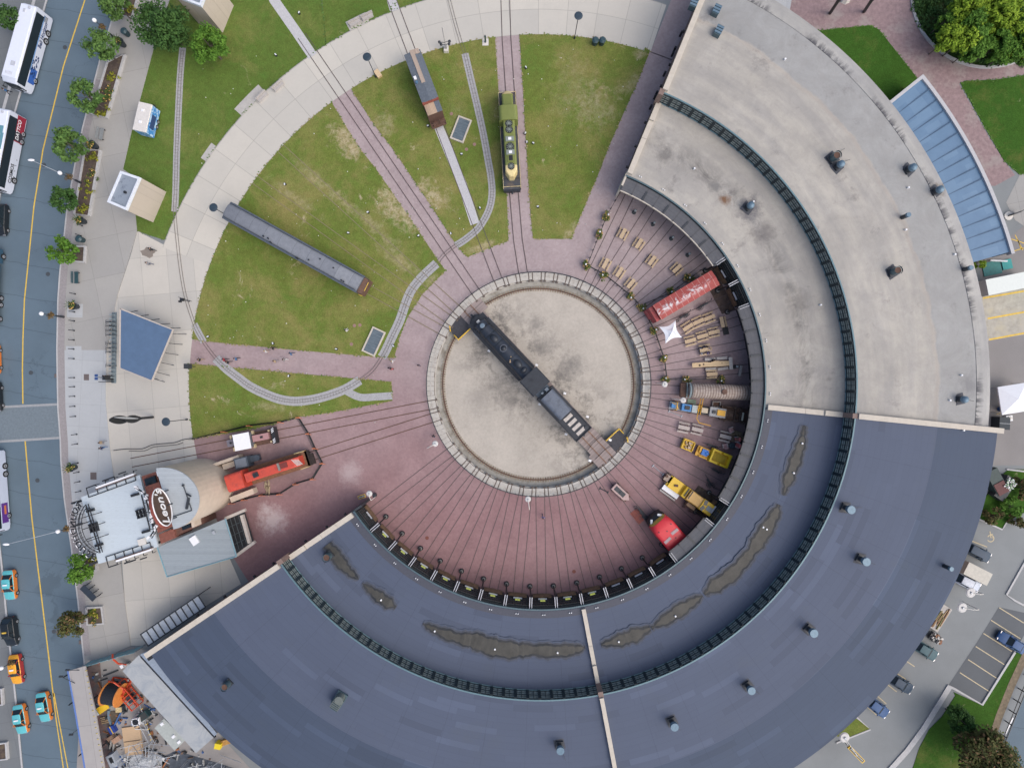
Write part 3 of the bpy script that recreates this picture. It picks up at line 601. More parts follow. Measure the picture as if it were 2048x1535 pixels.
# front: columns, beams, doors or canopy
COL = M('column_black', (.013, .015, .018), .5); FOOT = M('column_foot', (.17, .17, .16), .9); LTW = M('pale_beam', (.50, .51, .55), .5)
DOORD = M('door_dark', (.02, .026, .03), .6); DOORB = M('door_lower_timber', (.20, .125, .07), .85, var=.4, sc=1.5, c2=(.10, .07, .05)); DOORG = M('door_glass', (.03, .04, .04), .15, var=.4, sc=1.0)
LITG = NT('lit_door_window', .3); LITG.b.inputs['Emission Color'].default_value = (.55, .62, .12, 1); LITG.b.inputs['Emission Strength'].default_value = .30; LITG = LITG.out((.3, .33, .08))
cme = MB().cyl(0, 0, .35, 5.1, .13, n=10).mesh('column', COL); fme = MB().cyl(0, 0, 0, .3, .42, .36, 12).sphere(0, 0, .35, .26, .26, .16).mesh('column_foot', [COL, FOOT])
ft = MB().cyl(0, 0, 0, .28, .45, .40, 12, 0).cyl(0, 0, .28, .36, .3, .22, 10, 1); fme = ft.mesh('column_foot', [COL, FOOT])
bme = MB().box(.75, .17, 5.0, 1.75, .1, .18, 0, 0).box(.75, -.17, 5.0, 1.75, .1, .18, 0, 0).box(.75, 0, 4.9, 1.75, .16, .12, 0, 1).mesh('beam', [LTW, COL])
hw = RF*sin(radians(3.33))-.25
dme = MB().box(0, 0, 0, .16, 2*hw, 5.0, 0, 0).mesh('door', DOORD)
d = MB()
for s_ in (-1, 1): d.box(-.2, s_*(hw/2), .1, .26, hw-.5, 1.5, 0, 0)
d.box(-.22, 0, .1, .28, .9, 1.5)
dlow = d.mesh('lower_panel', DOORB)
d = MB().box(-.14, 0, 1.8, .1, 2*hw-.2, 2.9, 0, 1)
for i in range(9): d.box(-.2, -hw+.15+(2*hw-.3)*i/8, 1.7, .1, .05, 3.1)
for z in (1.75, 2.5, 3.25, 4.0, 4.7): d.box(-.2, 0, z, .12, 2*hw-.2, .06)
dwin = d.mesh('door_window', [DOORD, DOORG])
dtr = MB().box(-.42, 0, 2.55, .22, 1.35, .09, 0, 0).box(-.3, -.72, 1.7, .3, .09, .9, 0, 1).box(-.3, .72, 1.7, .3, .09, .9, 0, 1).mesh('wicket_canopy', [LTW, DOORD])
def put(name, me, a, r, z=0):
    o = bpy.data.objects.new(name, me); SC.collection.objects.link(o); o.parent = RH; d_ = radians(a); o.location = (r*cos(d_), r*sin(d_), z); o.rotation_euler = (0, 0, d_); return o
def sub(name, me, par):
    o = bpy.data.objects.new(name, me); SC.collection.objects.link(o); o.parent = par; return o
lit = MB().box(-.2, 0, 1.75, .1, .8, 1.5).mesh('lit_window', LITG); lit2 = MB().box(-.22, 0, 3.5, .06, .25, .3).mesh('lit_window', LITG)
for k in range(-10, 22):
    opn = k <= 3 or k in (15,) or k == 6 or k == 16
    o = put('door', dme, TH(k), RF); 
    if k <= 6 or k >= 12:
        (sub('lower_panel', dlow, o) if k <= 3 or k in (6, 15, 16) else None); sub('door_window', dwin, o); sub('wicket_canopy', dtr, o)
    if -9 <= k <= 0: sub('lit_window', lit, o)
for k in range(-9, 23):
    a = BD(k)
    if k <= 4 or k in (6, 7, 15, 16, 17): put('column', cme, a, 33.1); put('column_foot', fme, a, 33.1); put('beam', bme, a, 33.1)
put('pilaster', MB().box(.3, 0, 0, 2.2, .35, 5.2).mesh('pilaster', DKST), A0, 34.2); put('pilaster', MB().box(.3, 0, 0, 2.6, .3, 5.3).mesh('pilaster', CREAM), A3, 34.2)
# canopies over the right-hand bays
CANL = NT('slatted_canopy', .8); r_, a_ = CANL.polar()
j = CANL.math('MAXIMUM', CANL.joint(a_, radians(6.6667/2), .006, radians(-79.1)), CANL.joint(r_, .55, .05)); cb = CANL.mix(CANL.rng(CANL.noise(1.2, 6, .75), .35, .75), (.08, .085, .098), (.115, .117, .125))
cb = CANL.mix(CANL.rng(CANL.noise(9, 3, .8, CANL.comb(CANL.math('MULTIPLY', a_, 30), r_)), .4, .8, 0, .4), cb, (.06, .06, .065)); CANL = CANL.out(CANL.mix(CANL.math('MULTIPLY', j, .5), cb, (.05, .05, .055)))
for k0, k1 in ((4, 6), (7, 15), (17, 22)):
    zc = 5.05; rin = 32.8 if k0 < 17 else 32.5
    MB().ring(rin, 34.6, BD(k0)+.05, BD(k1)-.05, zc, zc+.1, n=60, thick=.12).build('canopy', CANL, RH)
    MB().ring(rin-.12, rin+.02, BD(k0)+.05, BD(k1)-.05, zc+.06, n=60, thick=.25).build('fascia', CREAM if k0 == 17 else DKST, RH)
    m = MB()
    for k in range(k0, k1+1):
        d_ = radians(BD(k)); m.box((rin+.78)*cos(d_), (rin+.78)*sin(d_), zc+.02, 1.5, .3, .12, d_)
        if k < k1: x, y = pol(rin+.05, TH(k)); m.cyl(x, y, zc, zc+.35, .09, n=6)
    m.build('canopy_rib', DKST, RH)
# ---- roof vents
def roof_at(px, py):
    z = 6.
    for _ in range(4): x, y = W(px, py, z); z = roofz(hypot(x, y))
    return x, y, z
def vent(px, py, kind):
    x, y, z = roof_at(px, py); a = atan2(y, x)
    if kind == 'stack':   # square base then round stack with an open top
        m = MB().box(0, 0, -.1, 1.35, 1.35, .55, 0, 0).cyl(0, 0, .45, 1.5, .58, n=16, mi=1); m.cyl(0, 0, 1.5, 1.75, .66, .66, 16, 1, False).cyl(0, 0, 1.3, 1.52, .5, n=16, mi=2); mt = [DKST, TEAL, RUST]
    elif kind == 'cap':   # tall round cowl with a flat blue lid
        m = MB().box(0, 0, -.1, 1.35, 1.35, .5, 0, 0).cyl(0, 0, .4, 1.4, .46, n=14, mi=0).cyl(0, 0, 1.4, 2.0, .70, .70, 20, 1); mt = [DKST, VENTM]
    elif kind == 'hood':
        m = MB().box(0, 0, -.1, 1.1, 1.1, .5, 0, 0).cyl(0, 0, .3, 1.2, .5, n=14, mi=0).cyl(0, 0, 1.1, 1.6, .62, .55, 14, 1).sphere(0, 0, 1.6, .55, .55, .25, 12, 4, 1); mt = [DKST, VENTM]
    elif kind == 'small': m = MB().cyl(0, 0, -.1, 1.2, .33, n=10, mi=0).cyl(0, 0, 1.2, 1.5, .38, .34, 10, 1); mt = [DKST, VENTM]
    elif kind == 'box':
        m = MB().box(0, 0, -.1, 1.5, 1.0, 1.0, 0, 0)
        for i in range(3): m.box(-.45+.45*i, 0, .9, .3, 1.06, .12, 0, 1)
        mt = [TEAL, VENTM]
    elif kind == 'unit':
        m = MB().box(0, 0, -.1, 2.2, 1.7, .5, 0, 0).box(.2, 0, .4, 1.7, 1.4, .9, 0, 1).cyl(-.5, 0, .4, 1.5, .62, n=14, mi=1); mt = [TEAL, M('vent_grey', (.12, .14, .13), .5)]
        for i in range(5): m.box(.0+.28*i, 0, 1.3, .08, 1.2, .1, 0, 0)
    else: m = MB().cyl(0, 0, -.1, .35, .14, n=8, mi=0); mt = [WHITE]
    if kind in ('cap', 'hood', 'stack'):
        vr = random.Random(int(px)); f_ = {'cap': .86, 'hood': .9, 'stack': .92}[kind]*vr.uniform(.94, 1.06); m.v = [(a_*f_, b_*f_, c_*f_) for a_, b_, c_ in m.v]; m.box(0, 0, .0, 1.9*f_, 1.9*f_, .05, vr.uniform(0, .3), len(mt)); mt = mt+[M('shaded_flashing', (.06, .066, .08), .8, var=.3)]  # base flashing sheet, coloured dark for the shade beside each vent
        if hypot(x, y) < 64: m.path([(.6*f_, .2, .12), (1.6+vr.random(), .3+vr.uniform(-.8, .8), .10)], .035, 4, 0)
    m.build({'unit': 'air_handler', 'box': 'roof_vent', 'pin': 'roof_pin'}.get(kind, 'roof_vent'), mt, RH, loc=(x, y, z), rz=a, smooth=kind not in ('box', 'unit'))
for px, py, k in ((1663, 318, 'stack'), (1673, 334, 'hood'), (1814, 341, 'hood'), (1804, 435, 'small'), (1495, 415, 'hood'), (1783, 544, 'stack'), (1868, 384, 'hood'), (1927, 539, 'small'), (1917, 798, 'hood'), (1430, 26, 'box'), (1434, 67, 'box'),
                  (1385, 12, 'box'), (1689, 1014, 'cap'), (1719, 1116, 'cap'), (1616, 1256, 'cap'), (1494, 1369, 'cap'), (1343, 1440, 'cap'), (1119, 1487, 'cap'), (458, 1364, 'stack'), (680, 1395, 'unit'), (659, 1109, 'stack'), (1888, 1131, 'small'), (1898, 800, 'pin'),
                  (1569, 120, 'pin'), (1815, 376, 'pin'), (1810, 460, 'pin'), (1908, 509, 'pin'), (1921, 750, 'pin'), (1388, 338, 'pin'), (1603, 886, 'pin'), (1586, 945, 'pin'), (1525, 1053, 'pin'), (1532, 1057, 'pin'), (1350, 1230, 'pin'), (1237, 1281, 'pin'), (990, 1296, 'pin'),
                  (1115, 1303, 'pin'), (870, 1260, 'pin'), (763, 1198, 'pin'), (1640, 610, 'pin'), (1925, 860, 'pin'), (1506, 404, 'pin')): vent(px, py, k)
# standing water on the dark roof
PUD = NT('puddle', .6, spec=.2); f = PUD.noise(.5, 4, .6); PUD = PUD.out(PUD.mix(PUD.rng(f, .35, .65), (.028, .032, .038), (.048, .050, .053)))
PUDE = M('silt_rim', (.052, .060, .080), .7, var=.2, sc=2); DAMP = M('damp_edge', (.064, .080, .118), .8, var=.12, sc=2); PUDC = M('puddle_silt', (.046, .045, .039), .6, var=.3, sc=.8)
def puddle(pts, ws):
    z0 = [roof_at(*p) for p in pts]; sm = smooth([(q[0], q[1]) for q in z0], 8); n = len(sm); rnd = random.Random(len(pts)*7+int(pts[0][0]))
    ph = rnd.random()*6
    for mat, grow, dz, nm in ((DAMP, .38, .02, 'damp_edge'), (PUDE, .16, .03, 'silt_rim'), (PUD, -.10, .045, 'puddle'), (PUDC, -.42, .06, 'puddle')):
        Lp, Rp = [], []
        for i, p in enumerate(sm):
            a = sm[max(0, i-1)]; b = sm[min(n-1, i+1)]; d_ = hypot(b[0]-a[0], b[1]-a[1]); nx, ny = -(b[1]-a[1])/d_, (b[0]-a[0])/d_
            t = i/(n-1)*(len(ws)-1); j_ = min(len(ws)-2, int(t)); wv = (ws[j_]+(ws[j_+1]-ws[j_])*(t-j_))*S/2*1.18
            wv = max(.02, wv+(grow if wv > .05 else grow*.4)+(rnd.uniform(-.07, .07)+.10*sin(i*.9+ph)+.07*sin(i*2.1+ph*2))*(wv > .2))
            Lp.append((p[0]+nx*wv, p[1]+ny*wv)); Rp.append((p[0]-nx*wv, p[1]-ny*wv))
        if nm == 'damp_edge': lev = [max(roofz(hypot(*a)), roofz(hypot(*b))) for a, b in zip(Rp, Lp)]
        v = [(x, y, lev[i % n]+dz) for i, (x, y) in enumerate(Rp+Lp)]
        MB().add(v, [(i, i+1, n+i+1, n+i) for i in range(n-1)]).build(nm, mat, RH)
puddle([(1608, 850), (1603, 880), (1590, 920), (1575, 960), (1566, 990)], [4, 16, 22, 20, 3]); puddle([(1557, 1008), (1545, 1035), (1520, 1075), (1500, 1105), (1465, 1145), (1430, 1170), (1408, 1187)], [8, 22, 28, 20, 26, 26, 5])
puddle([(1405, 1190), (1370, 1212), (1335, 1235), (1302, 1255)], [6, 24, 22, 6]); puddle([(1300, 1255), (1270, 1268), (1235, 1280), (1202, 1288)], [8, 26, 22, 5])
puddle([(846, 1246), (880, 1262), (920, 1275), (950, 1280), (985, 1292), (1025, 1298), (1060, 1298), (1110, 1300), (1150, 1297), (1170, 1293)], [5, 18, 22, 30, 32, 30, 22, 24, 20, 5])
puddle([(725, 1165), (750, 1185), (775, 1203), (792, 1214)], [4, 20, 22, 5]); puddle([(655, 1088), (672, 1110), (692, 1135), (718, 1158)], [18, 24, 20, 5])
# ------------------------------------------------------------------ east and south-east grounds
struct('brick_path', MB().sheet(WL([(1585, -40), (1818, -40), (1822, 10), (1830, 42), (1848, 76), (1880, 107), (1915, 126), (1960, 138), (2010, 134), (2070, 113), (2070, 146), (1990, 159), (1930, 161), (1918, 168), (1950, 225), (1975, 270), (2008, 322),
        (2030, 350), (1990, 372), (1960, 370), (1890, 250), (1838, 160), (1700, 150), (1570, 60)]), .014), M('red_brick_path', (.255, .18, .182), .85, var=.22, sc=1.6, c2=(.30, .27, .25), big=.2))
struct('concrete_pad', MB().sheet(WL([(1470, -40), (1590, -40), (1578, 30), (1540, 60)]), .02), WALKB)
lawn(WL([(1600, 75), (1632, 62), (1740, 51), (1758, 60), (1836, 159), (1790, 230), (1700, 160)]), GRASS_R)
lawn(WL([(1920, 166), (1932, 162), (1990, 160), (2070, 147), (2070, 345), (2038, 349), (2008, 322), (1975, 265)]), GRASS_R)
BED = [(1819, -40), (1824, 10), (1832, 41), (1850, 74), (1882, 105), (1917, 124), (1960, 135), (2010, 131), (2070, 110), (2070, -40)]
struct('woodland_bed', MB().prism(WL(BED), 0, .10), m_grass('undergrowth_ground', (.03, .06, .015), (.02, .05, .012), (.06, .05, .03), dryness=.3))
struct('bed_kerb', MB().strip(WL(smooth(BED[:9], 4)), .42, .2, h=.2), KERB)
struct('side_path', MB().sheet(WL([(2040, 348), (2075, 340), (2075, 470), (2030, 440), (2012, 405)]), .016), WALK)
struct('yard', MB().sheet(WL([(1960, 520), (2075, 430), (2075, 930), (1970, 930)]), .008), DIRTY)
struct('loading_pad', MB().sheet(WL([(1955, 592), (2075, 572), (2075, 664), (1960, 684)]), .02), M('pad_concrete', (.36, .34, .29), var=.2, sc=1, c2=(.42, .38, .28)))
mb = MB()
for q in ([(1975, 637), (2075, 619)], [(1978, 679), (2075, 661)], [(1966, 596), (2060, 580)], [(2022, 478), (2060, 490)], [(2030, 470), (2045, 500)], [(2018, 505), (2060, 492)], [(2035, 478), (2042, 498)]): mb.strip(WL(q), .28 if q[0][0] < 2000 else .14, .026)
sc = lambda pts: [(1648+a/4.5825, 1200+b/4.5825) for a, b in pts]
mb2 = MB()
for q in (((1605, 65), (1830, 205)), ((1530, 180), (1800, 350)), ((1460, 300), (1720, 465)), ((1390, 420), (1650, 585)), ((1320, 540), (1580, 710)), ((1245, 660), (1510, 830)), ((755, 555), (830, 605)), ((675, 672), (750, 720)), ((585, 772), (665, 835)), ((490, 875), (570, 945)), ((395, 975), (485, 1050))):
    mb2.strip(WL(sc(q)), .14, .02)
mb2.strip(WL([(1938, 1079), (1974, 1093)]), .14, .02)
hx, hy = W(1981, 1073); mb2.strip([(hx+.55*cos(t/12*2*pi), hy-.25+.55*sin(t/12*2*pi)) for t in range(-5, 6)], .15, .021).strip([(hx-.1, hy+.9), (hx, hy-.1), (hx+.6, hy-.1)], .15, .022).strip([(hx-.1, hy+.45), (hx+.4, hy+.4)], .14, .0225)
struct('yard_markings', mb, YEL); struct('parking_lines', mb2, M('faded_line', (.50, .42, .26), var=.2))
struct('parking_bay', MB().sheet(WL(sc([(1140, 775), (1455, 955), (1740, 470), (1870, 260), (1870, 120), (1600, 60), (1390, 400)])), .012), LOTD)
struct('south_lawn', MB().prism(WL(sc([(1185, 835), (1450, 960), (1750, 480), (1850, 440), (1830, 560), (1700, 720), (1600, 1000), (1500, 1340), (1430, 1600), (790, 1600), (870, 1350), (960, 1180), (1080, 1060), (1200, 870)])), 0, .07), GRASS_R)
struct('lawn_kerb', MB().strip(WL(sc([(1130, 778), (1180, 800), (1445, 950), (1745, 470)])), .36, .17, h=.17).strip(WL(sc([(1150, 780), (1040, 960), (900, 1180), (760, 1370), (590, 1560)])), .85, .16, h=.16)
       .strip(WL([(2075, 1080), (2048, 1124), (2012, 1188), (2029, 1200), (2060, 1216)]), .3, .16, h=.16), KERB)
struct('kerb_walk', MB().strip(WL(sc([(1230, 830), (1090, 1010), (960, 1160), (830, 1350), (720, 1560)])), 2.3, .02), LOT)
struct('motorway', MB().sheet(WL([(2075, 1330), (2052, 1380), (2022, 1450), (1985, 1540), (1980, 1580), (2075, 1580)]), .03), ROAD)
struct('verge', MB().strip(WL([(2052, 1305), (2022, 1370), (1998, 1430), (1975, 1500), (1962, 1560)]), 1.2, .09), M('dry_verge', (.16, .12, .07), var=.35, sc=2))
struct('lane_line', MB().strip(WL([(2026, 1434), (2011, 1466)]), .18, .036).strip(WL([(1996, 1500), (1984, 1530)]), .18, .036), WHITE)
struct('island_lawn', MB().prism(WL([(1700, 1430), (1718, 1439), (1740, 1456), (1694, 1475), (1670, 1470)]), 0, .08), GRASS)
struct('island_kerb', MB().strip(WL([(1712, 1432), (1740, 1457), (1672, 1484)]), .25, .15, h=.15), KERB)
struct('shrub_bed', MB().prism(WL([(1950, 1030), (1957, 1037), (2003, 1057), (2011, 1044), (2075, 1010), (2075, 938), (2017, 938), (1990, 960)]), 0, .08), GRASS_R)
struct('shrub_kerb', MB().strip(WL([(1950, 1034), (2003, 1058), (2012, 1044)]), .25, .15, h=.15).strip(WL([(2012, 938), (2075, 945)]), .25, .15, h=.15), KERB)
railing('dark steel barrier fence with cross bars between the verge and the motorway', WL([(2060, 1320), (2036, 1375), (2010, 1440), (1990, 1490), (1975, 1535)]), 1.3, DKST, .06, 2.0, cat='fence', name='fence')
# blue sheet roof along the east wall
cn = thing('awning', 'long blue ribbed sheet roof with white edge hugging the east wall', 'awning', (0, 0, 0))
BLU = NT('blue_sheet', .5); r_, a_ = BLU.polar(); b_ = BLU.mix(BLU.rng(BLU.noise(.5, 4, .6), .3, .7), (.085, .165, .27), (.105, .195, .31)); b_ = BLU.mix(BLU.math('MULTIPLY', BLU.math('GREATER_THAN', BLU.white(BLU.comb(BLU.cell(a_, radians(.8)), BLU.cell(r_, 2.6))), .75), .35), b_, (.145, .245, .36))
BLU = BLU.out(b_)
MB().ring(69.0, 77.0, 15.7, 38.6, 3.75, 3.45, 60, thick=.15).build('roof_sheet', BLU, cn)
m = MB()
for i in range(1, 15):
    a = radians(15.7+22.9*i/15); m.box(73*cos(a), 73*sin(a), 3.58, 7.9, .10, .1, a)
m.build('roof_ribs', M('deep_blue_rib', (.05, .10, .17), .6), cn)
m = MB().ring(77.0, 77.55, 15.4, 38.9, 3.75, n=60, thick=.9); m.box(*pol(73.2, 38.75), 2.9, 8.6, .5, .86, radians(38.75)); m.build('white_edge', M('white_edge', (.44, .44, .45), var=.08), cn)
MB().wall(77.2, 15.6, 38.8, 0, 2.9, 40, inward=False).build('side_wall', TEAL, cn)
# ------------------------------------------------------------------ trees
def leafcloud(rnd, clumps, per, ls):
    m = MB()
    for cx_, cy_, cz_, cr in clumps:
        for _ in range(per):
            u, v, w_ = rnd.gauss(0, 1), rnd.gauss(0, 1), rnd.gauss(0, 1); L = math.sqrt(u*u+v*v+w_*w_) or 1; t = cr*rnd.random()**.4
            p = Vector((cx_+u/L*t, cy_+v/L*t, cz_+w_/L*t*.75))
            nrm = Vector((u/L*.7+rnd.gauss(0, .5), v/L*.7+rnd.gauss(0, .5), .6+rnd.random()*.8)).normalized(); a = nrm.orthogonal().normalized(); b = nrm.cross(a)
            th = rnd.random()*6.28; a, b = a*cos(th)+b*sin(th), b*cos(th)-a*sin(th); s_ = ls*rnd.uniform(.6, 1.3)
            m.add([p-a*s_, p-b*s_*.55, p+a*s_, p+b*s_*.55], [(0, 1, 2, 3)])
    return m
def tree_proto(seed, h, rx, rz, nclump, per, ls, trunk, gap=.6, crz=(.45, .85)):
    rnd = random.Random(seed); cz = h-rz; cl = []
    for _ in range(nclump):
        while True:
            u, v, w_ = rnd.uniform(-1, 1), rnd.uniform(-1, 1), rnd.uniform(-.9, 1); q = u*u+v*v+w_*w_
            if q < 1: break
        f = (max(q, .03)**.5)**-.45*rnd.uniform(.85, 1.08)
        cl.append((u*f*rx*.82, v*f*rx*.82, cz+w_*f*rz*.82, rnd.uniform(*crz)*rx*.42))
    crown = leafcloud(rnd, cl, per, ls); t = MB(); t.tube((0, 0, 0), (.05, 0, h*.45), trunk, 7, 0, trunk*.65); t.tube((.05, 0, h*.45), (0, .05, h*.85), trunk*.65, 6, 0, trunk*.2)
    for c in cl[:12]: t.tube((.03, 0, h*rnd.uniform(.35, .6)), c[:3], trunk*.35, 5, 0, trunk*.08)
    return crown.mesh('crown', LEAF1), t.mesh('trunk', BARK)
PT = {'street': [tree_proto(11+i, 5.8, 2.55, 1.9, 24, 62, .23, .11) for i in range(3)], 'wood': [tree_proto(31+i, 6.6, 2.3, 2.1, 26, 80, .22, .10, crz=(.45, .8)) for i in range(3)],
      'big': [tree_proto(51, 8.2, 4.3, 3.0, 46, 105, .24, .22), tree_proto(52, 7.0, 3.2, 2.8, 36, 110, .24, .18)], 'shrub': [tree_proto(61+i, 2.0, 1.5, 1.0, 16, 60, .16, .05) for i in range(2)]}
def tree(kind, v, px, py, zc, sc_, leaf, label, group=None, name='tree', cat='tree'):
    x, y = W(px, py, zc); t = thing(name, label, cat, (x, y, 0), random.uniform(0, 6.28), group); t.scale = (sc_,)*3
    me, tr = PT[kind][v % len(PT[kind])]
    for nm, mesh, mt in (('trunk', tr, None), ('crown', me, leaf)):
        o = bpy.data.objects.new(nm, mesh); SC.collection.objects.link(o); o.parent = t
        if mt: o.material_slots[0].link = 'OBJECT'; o.material_slots[0].material = mt
    return t
g = 'young street trees along the pavement'
for i, (px, py, s_, lf, lb) in enumerate(((226, 4, 1.0, LEAF1, 'young street tree cut by the top edge of the photo above the lamp'), (198, 92, 1.1, LEAF1, 'young street tree beside the lamp with white globe near the top'), (174, 194, 1.12, LEAF1, 'young street tree over the lower end of the upper long planter'),
        (142, 291, 1.15, LEAF1, 'young street tree over the top end of the middle planter by the grey bench'), (128, 398, .98, LEAF3, 'thin darker street tree over the lower end of the middle planter'), (120, 499, 1.0, LEAF5, 'young street tree in the square soil bed above the green bench'),
        (152, 1138, 1.0, LEAF5, 'bright green street tree below the arched sign'), (143, 1250, 1.0, LEAF4, 'brownish green street tree in the square bed below the solar panel stand'))):
    tree('street', i, px, py, 4.1, s_, lf, lb, g)
tree('street', 1, 5, 28, 4.1, .9, LEAF3, 'dark street tree on the far pavement behind the top coach', g)
tree('big', 0, 322, 48, 5.4, .98, LEAF3, 'large dark spreading tree on the lawn corner at the top left', 'big park trees')
tree('big', 1, 412, 84, 4.6, .92, LEAF5, 'bright rounded tree below the upper vent tower', 'big park trees')
wd_ = [(1905, 30), (1902, 74), (1925, 20), (1952, 92), (1930, 78), (1972, 62), (1998, 90), (1995, 35), (2025, 60), (2050, 60), (1970, 20), (2015, 5), (1945, 55), (1918, 66), (1950, 35), (1985, 96), (2012, 40), (2038, 84), (1962, 84), (1992, 8), (2042, 16), (2022, 112), (1938, 6), (2005, 70), (2046, 118)]
for i, (px, py) in enumerate(wd_): tree('wood', i, px, min(py, 100), 4.6, .85+.35*((i*7) % 5)/5, LEAF2 if i % 3 else LEAF5, 'slender bright green tree in the kerbed woodland bed at top right', 'trees in the woodland bed')
for i, (px, py, s_, lf, lb) in enumerate(((1962, 1508, 1.15, LEAF4, 'large olive brown tree at the bottom right beside the motorway'), (1936, 1450, .7, LEAF3, 'small dark green tree on the south lawn above the big olive tree'), (2005, 1520, .7, LEAF3, 'dark tree at the bottom edge next to the motorway fence'))):
    tree('big', i, px, py, 4.5, s_, lf, lb, 'trees on the south lawn')
for i, (px, py, s_, lf, lb) in enumerate(((2022, 1012, 1.25, LEAF5, 'bright green shrub in the bed below the dumpsters'), (2040, 975, 1.4, LEAF4, 'brown green shrub right of the dumpsters'), (1985, 1030, 1.1, LEAF4, 'reddish low shrub in the bed under the roof edge'), (2035, 1040, 1.0, LEAF4, 'brownish shrub at the lower corner of the shrub bed'),
                                          (1958, 524, .9, LEAF2, 'yellow green shrub at the end of the blue awning'))): tree('shrub', i, px, py, 1.0, s_, lf, lb, 'shrubs by the service road', 'shrub', 'shrub')
rnd = random.Random(5); cl = []
while len(cl) < 330:
    px, py = rnd.uniform(1822, 2062), rnd.uniform(-20, 134)
    if py < 128-((px-1975)/14)**2*.9 if px < 1975 else py < 130: x, y = W(px, py, .4); cl.append((x, y, .35, rnd.uniform(.4, .9)))
tag(leafcloud(rnd, cl, 24, .2).build('undergrowth', LEAF3), 'dense dark undergrowth below the trees of the woodland bed', 'undergrowth', kind='stuff')
# ------------------------------------------------------------------ planters, pots, lamps, street furniture
def planter(poly, label, plants, name='planter'):
    P = WL(poly); cx_ = sum(p[0] for p in P)/4; cy_ = sum(p[1] for p in P)/4; t = thing(name, label, 'planter', (cx_, cy_, .12)); q = [(p[0]-cx_, p[1]-cy_) for p in P]
    MB().strip(q+[q[0]], .32, .42, h=.42).build('kerb', KERB, t); MB().sheet(q, .30).build('soil', SOIL, t)
    for i, (px, py) in enumerate(plants):
        x, y = W(px, py, .6); rd = random.Random(i*3+int(px)); o = leafcloud(rd, [(rd.gauss(0, .5), rd.gauss(0, .5), .15, .35) for _ in range(9)], 16, .16).build('bedding_plant', FERN if i % 2 == 0 or px < 180 else PLANTL, t); o.location = (x-cx_, y-cy_, .35)
planter([(219, 127), (253, 112), (217, 238), (188, 231)], 'upper long planter bed of shrubs and yellow plants with concrete edge', [(222, 156), (215, 185), (205, 220), (210, 195)])
planter([(256, -40), (290, -40), (268, 38), (248, 35)], 'planter bed cut off by the top edge of the photo', [(262, 20)])
planter([(174, 302), (204, 303), (182, 433), (153, 429)], 'middle long planter bed below the grey bench with four yellow plants', [(185, 312), (180, 350), (172, 378), (165, 415)])
planter([(146, 494), (174, 494), (172, 525), (142, 523)], 'small square soil bed above the green bench', [])
planter([(170, 1113), (195, 1111), (197, 1138), (176, 1140)], 'square grassy planter beside the foot of the arched sign', [(186, 1120)])
planter([(177, 1213), (207, 1211), (211, 1244), (179, 1246)], 'square planter with grass and soil below the solar panel stand', [(185, 1225), (185, 1237)])
for lb, q in (('dark brown planter on the far pavement, the upper of two', [(-12, 1376), (8, 1374), (10, 1405), (-12, 1408)]), ('dark brown planter on the far pavement, the lower of two', [(-5, 1484), (17, 1481), (19, 1513), (-5, 1516)])): planter(q, lb, [])
POT = M('pot_black', (.02, .028, .035), .5)
potm = MB().cyl(0, 0, 0, 1.15, .38, .62, 14).cyl(0, 0, 1.1, 1.2, .66, n=14).mesh('pot', POT)
def pot(px, py, label, big=True):
    x, y = W(px, py, 1.0); t = thing('flower_pot', label, 'flower pot', (x, y, .12), 0, 'tall black flower pots'); o = bpy.data.objects.new('pot', potm); SC.collection.objects.link(o); o.parent = t
    rd = random.Random(int(px+py)); m = leafcloud(rd, [(rd.gauss(0, .3), rd.gauss(0, .3), 1.35+rd.random()*.3, .3) for _ in range(8)], 16, .15)
    for i in range(9):
        a = i*.7; m.add([(0, 0, 1.3), (.45*cos(a-.1), .45*sin(a-.1), 1.9), (.95*cos(a), .95*sin(a), 2.0), (.45*cos(a+.1), .45*sin(a+.1), 1.9)], [(0, 1, 2, 3)])
    m.build('flowers', PLANTL, t)
for px, py, lb in ((241, 85, 'black flower pot by the white globe lamp at the top'), (186, 290, 'black flower pot beside the grey bench'), (162, 441, 'black flower pot below the middle long planter'), (147, 612, 'black flower pot on the pale square slab'), (143, 935, 'black flower pot on the kerb left of the rail tracks')): pot(px, py, lb)
# barrel planters around the beer garden
barm = MB().box(0, 0, 0, .95, .95, .55, .3, 0).box(0, 0, .5, 1.05, 1.05, .08, .3, 0).mesh('tub', M('tub_wood', (.30, .20, .11), .85, var=.25))
BAR = [(1213, 432), (1199, 468), (1174, 531), (1208, 549), (1262, 592), (1283, 615), (1308, 660), (1328, 718), (1333, 759), (1372, 758), (1443, 758), (1341, 581), (1375, 556)]
for i, (px, py) in enumerate(BAR):
    x, y = W(px, py, .7); wh = ['nearest the canopy at the top', 'second down the left fence', 'at the left corner of the patio', 'second along the pit side of the patio', 'above the red boxcar end', 'at the lower left end of the red boxcar', 'left of the white shade sail', 'left of the long log table', 'by the pit end of the ribbed tank car', 'above the left end of the ribbed tank car', 'above the middle of the ribbed tank car', 'against the upper side of the red boxcar', 'near the far end of the red boxcar'][i]
    t = thing('flower_tub', 'square wooden tub of mixed flowers '+wh, 'planter', (x, y, 0), i, 'wooden flower tubs round the patio'); o = bpy.data.objects.new('tub', barm); SC.collection.objects.link(o); o.parent = t
    rd = random.Random(i); leafcloud(rd, [(rd.gauss(0, .3), rd.gauss(0, .3), .75+rd.random()*.3, .3) for _ in range(10)], 20, .14).build('flowers', PLANTL, t)
    MB().sphere(.25, .15, 1.05, .16).build('white_bloom', WHITE, t)
fp = [WL([BAR[i] for i in q], .4) for q in ((0, 1, 2), (2, 3, 4, 5, 6, 7, 8), (8, 9, 10))]
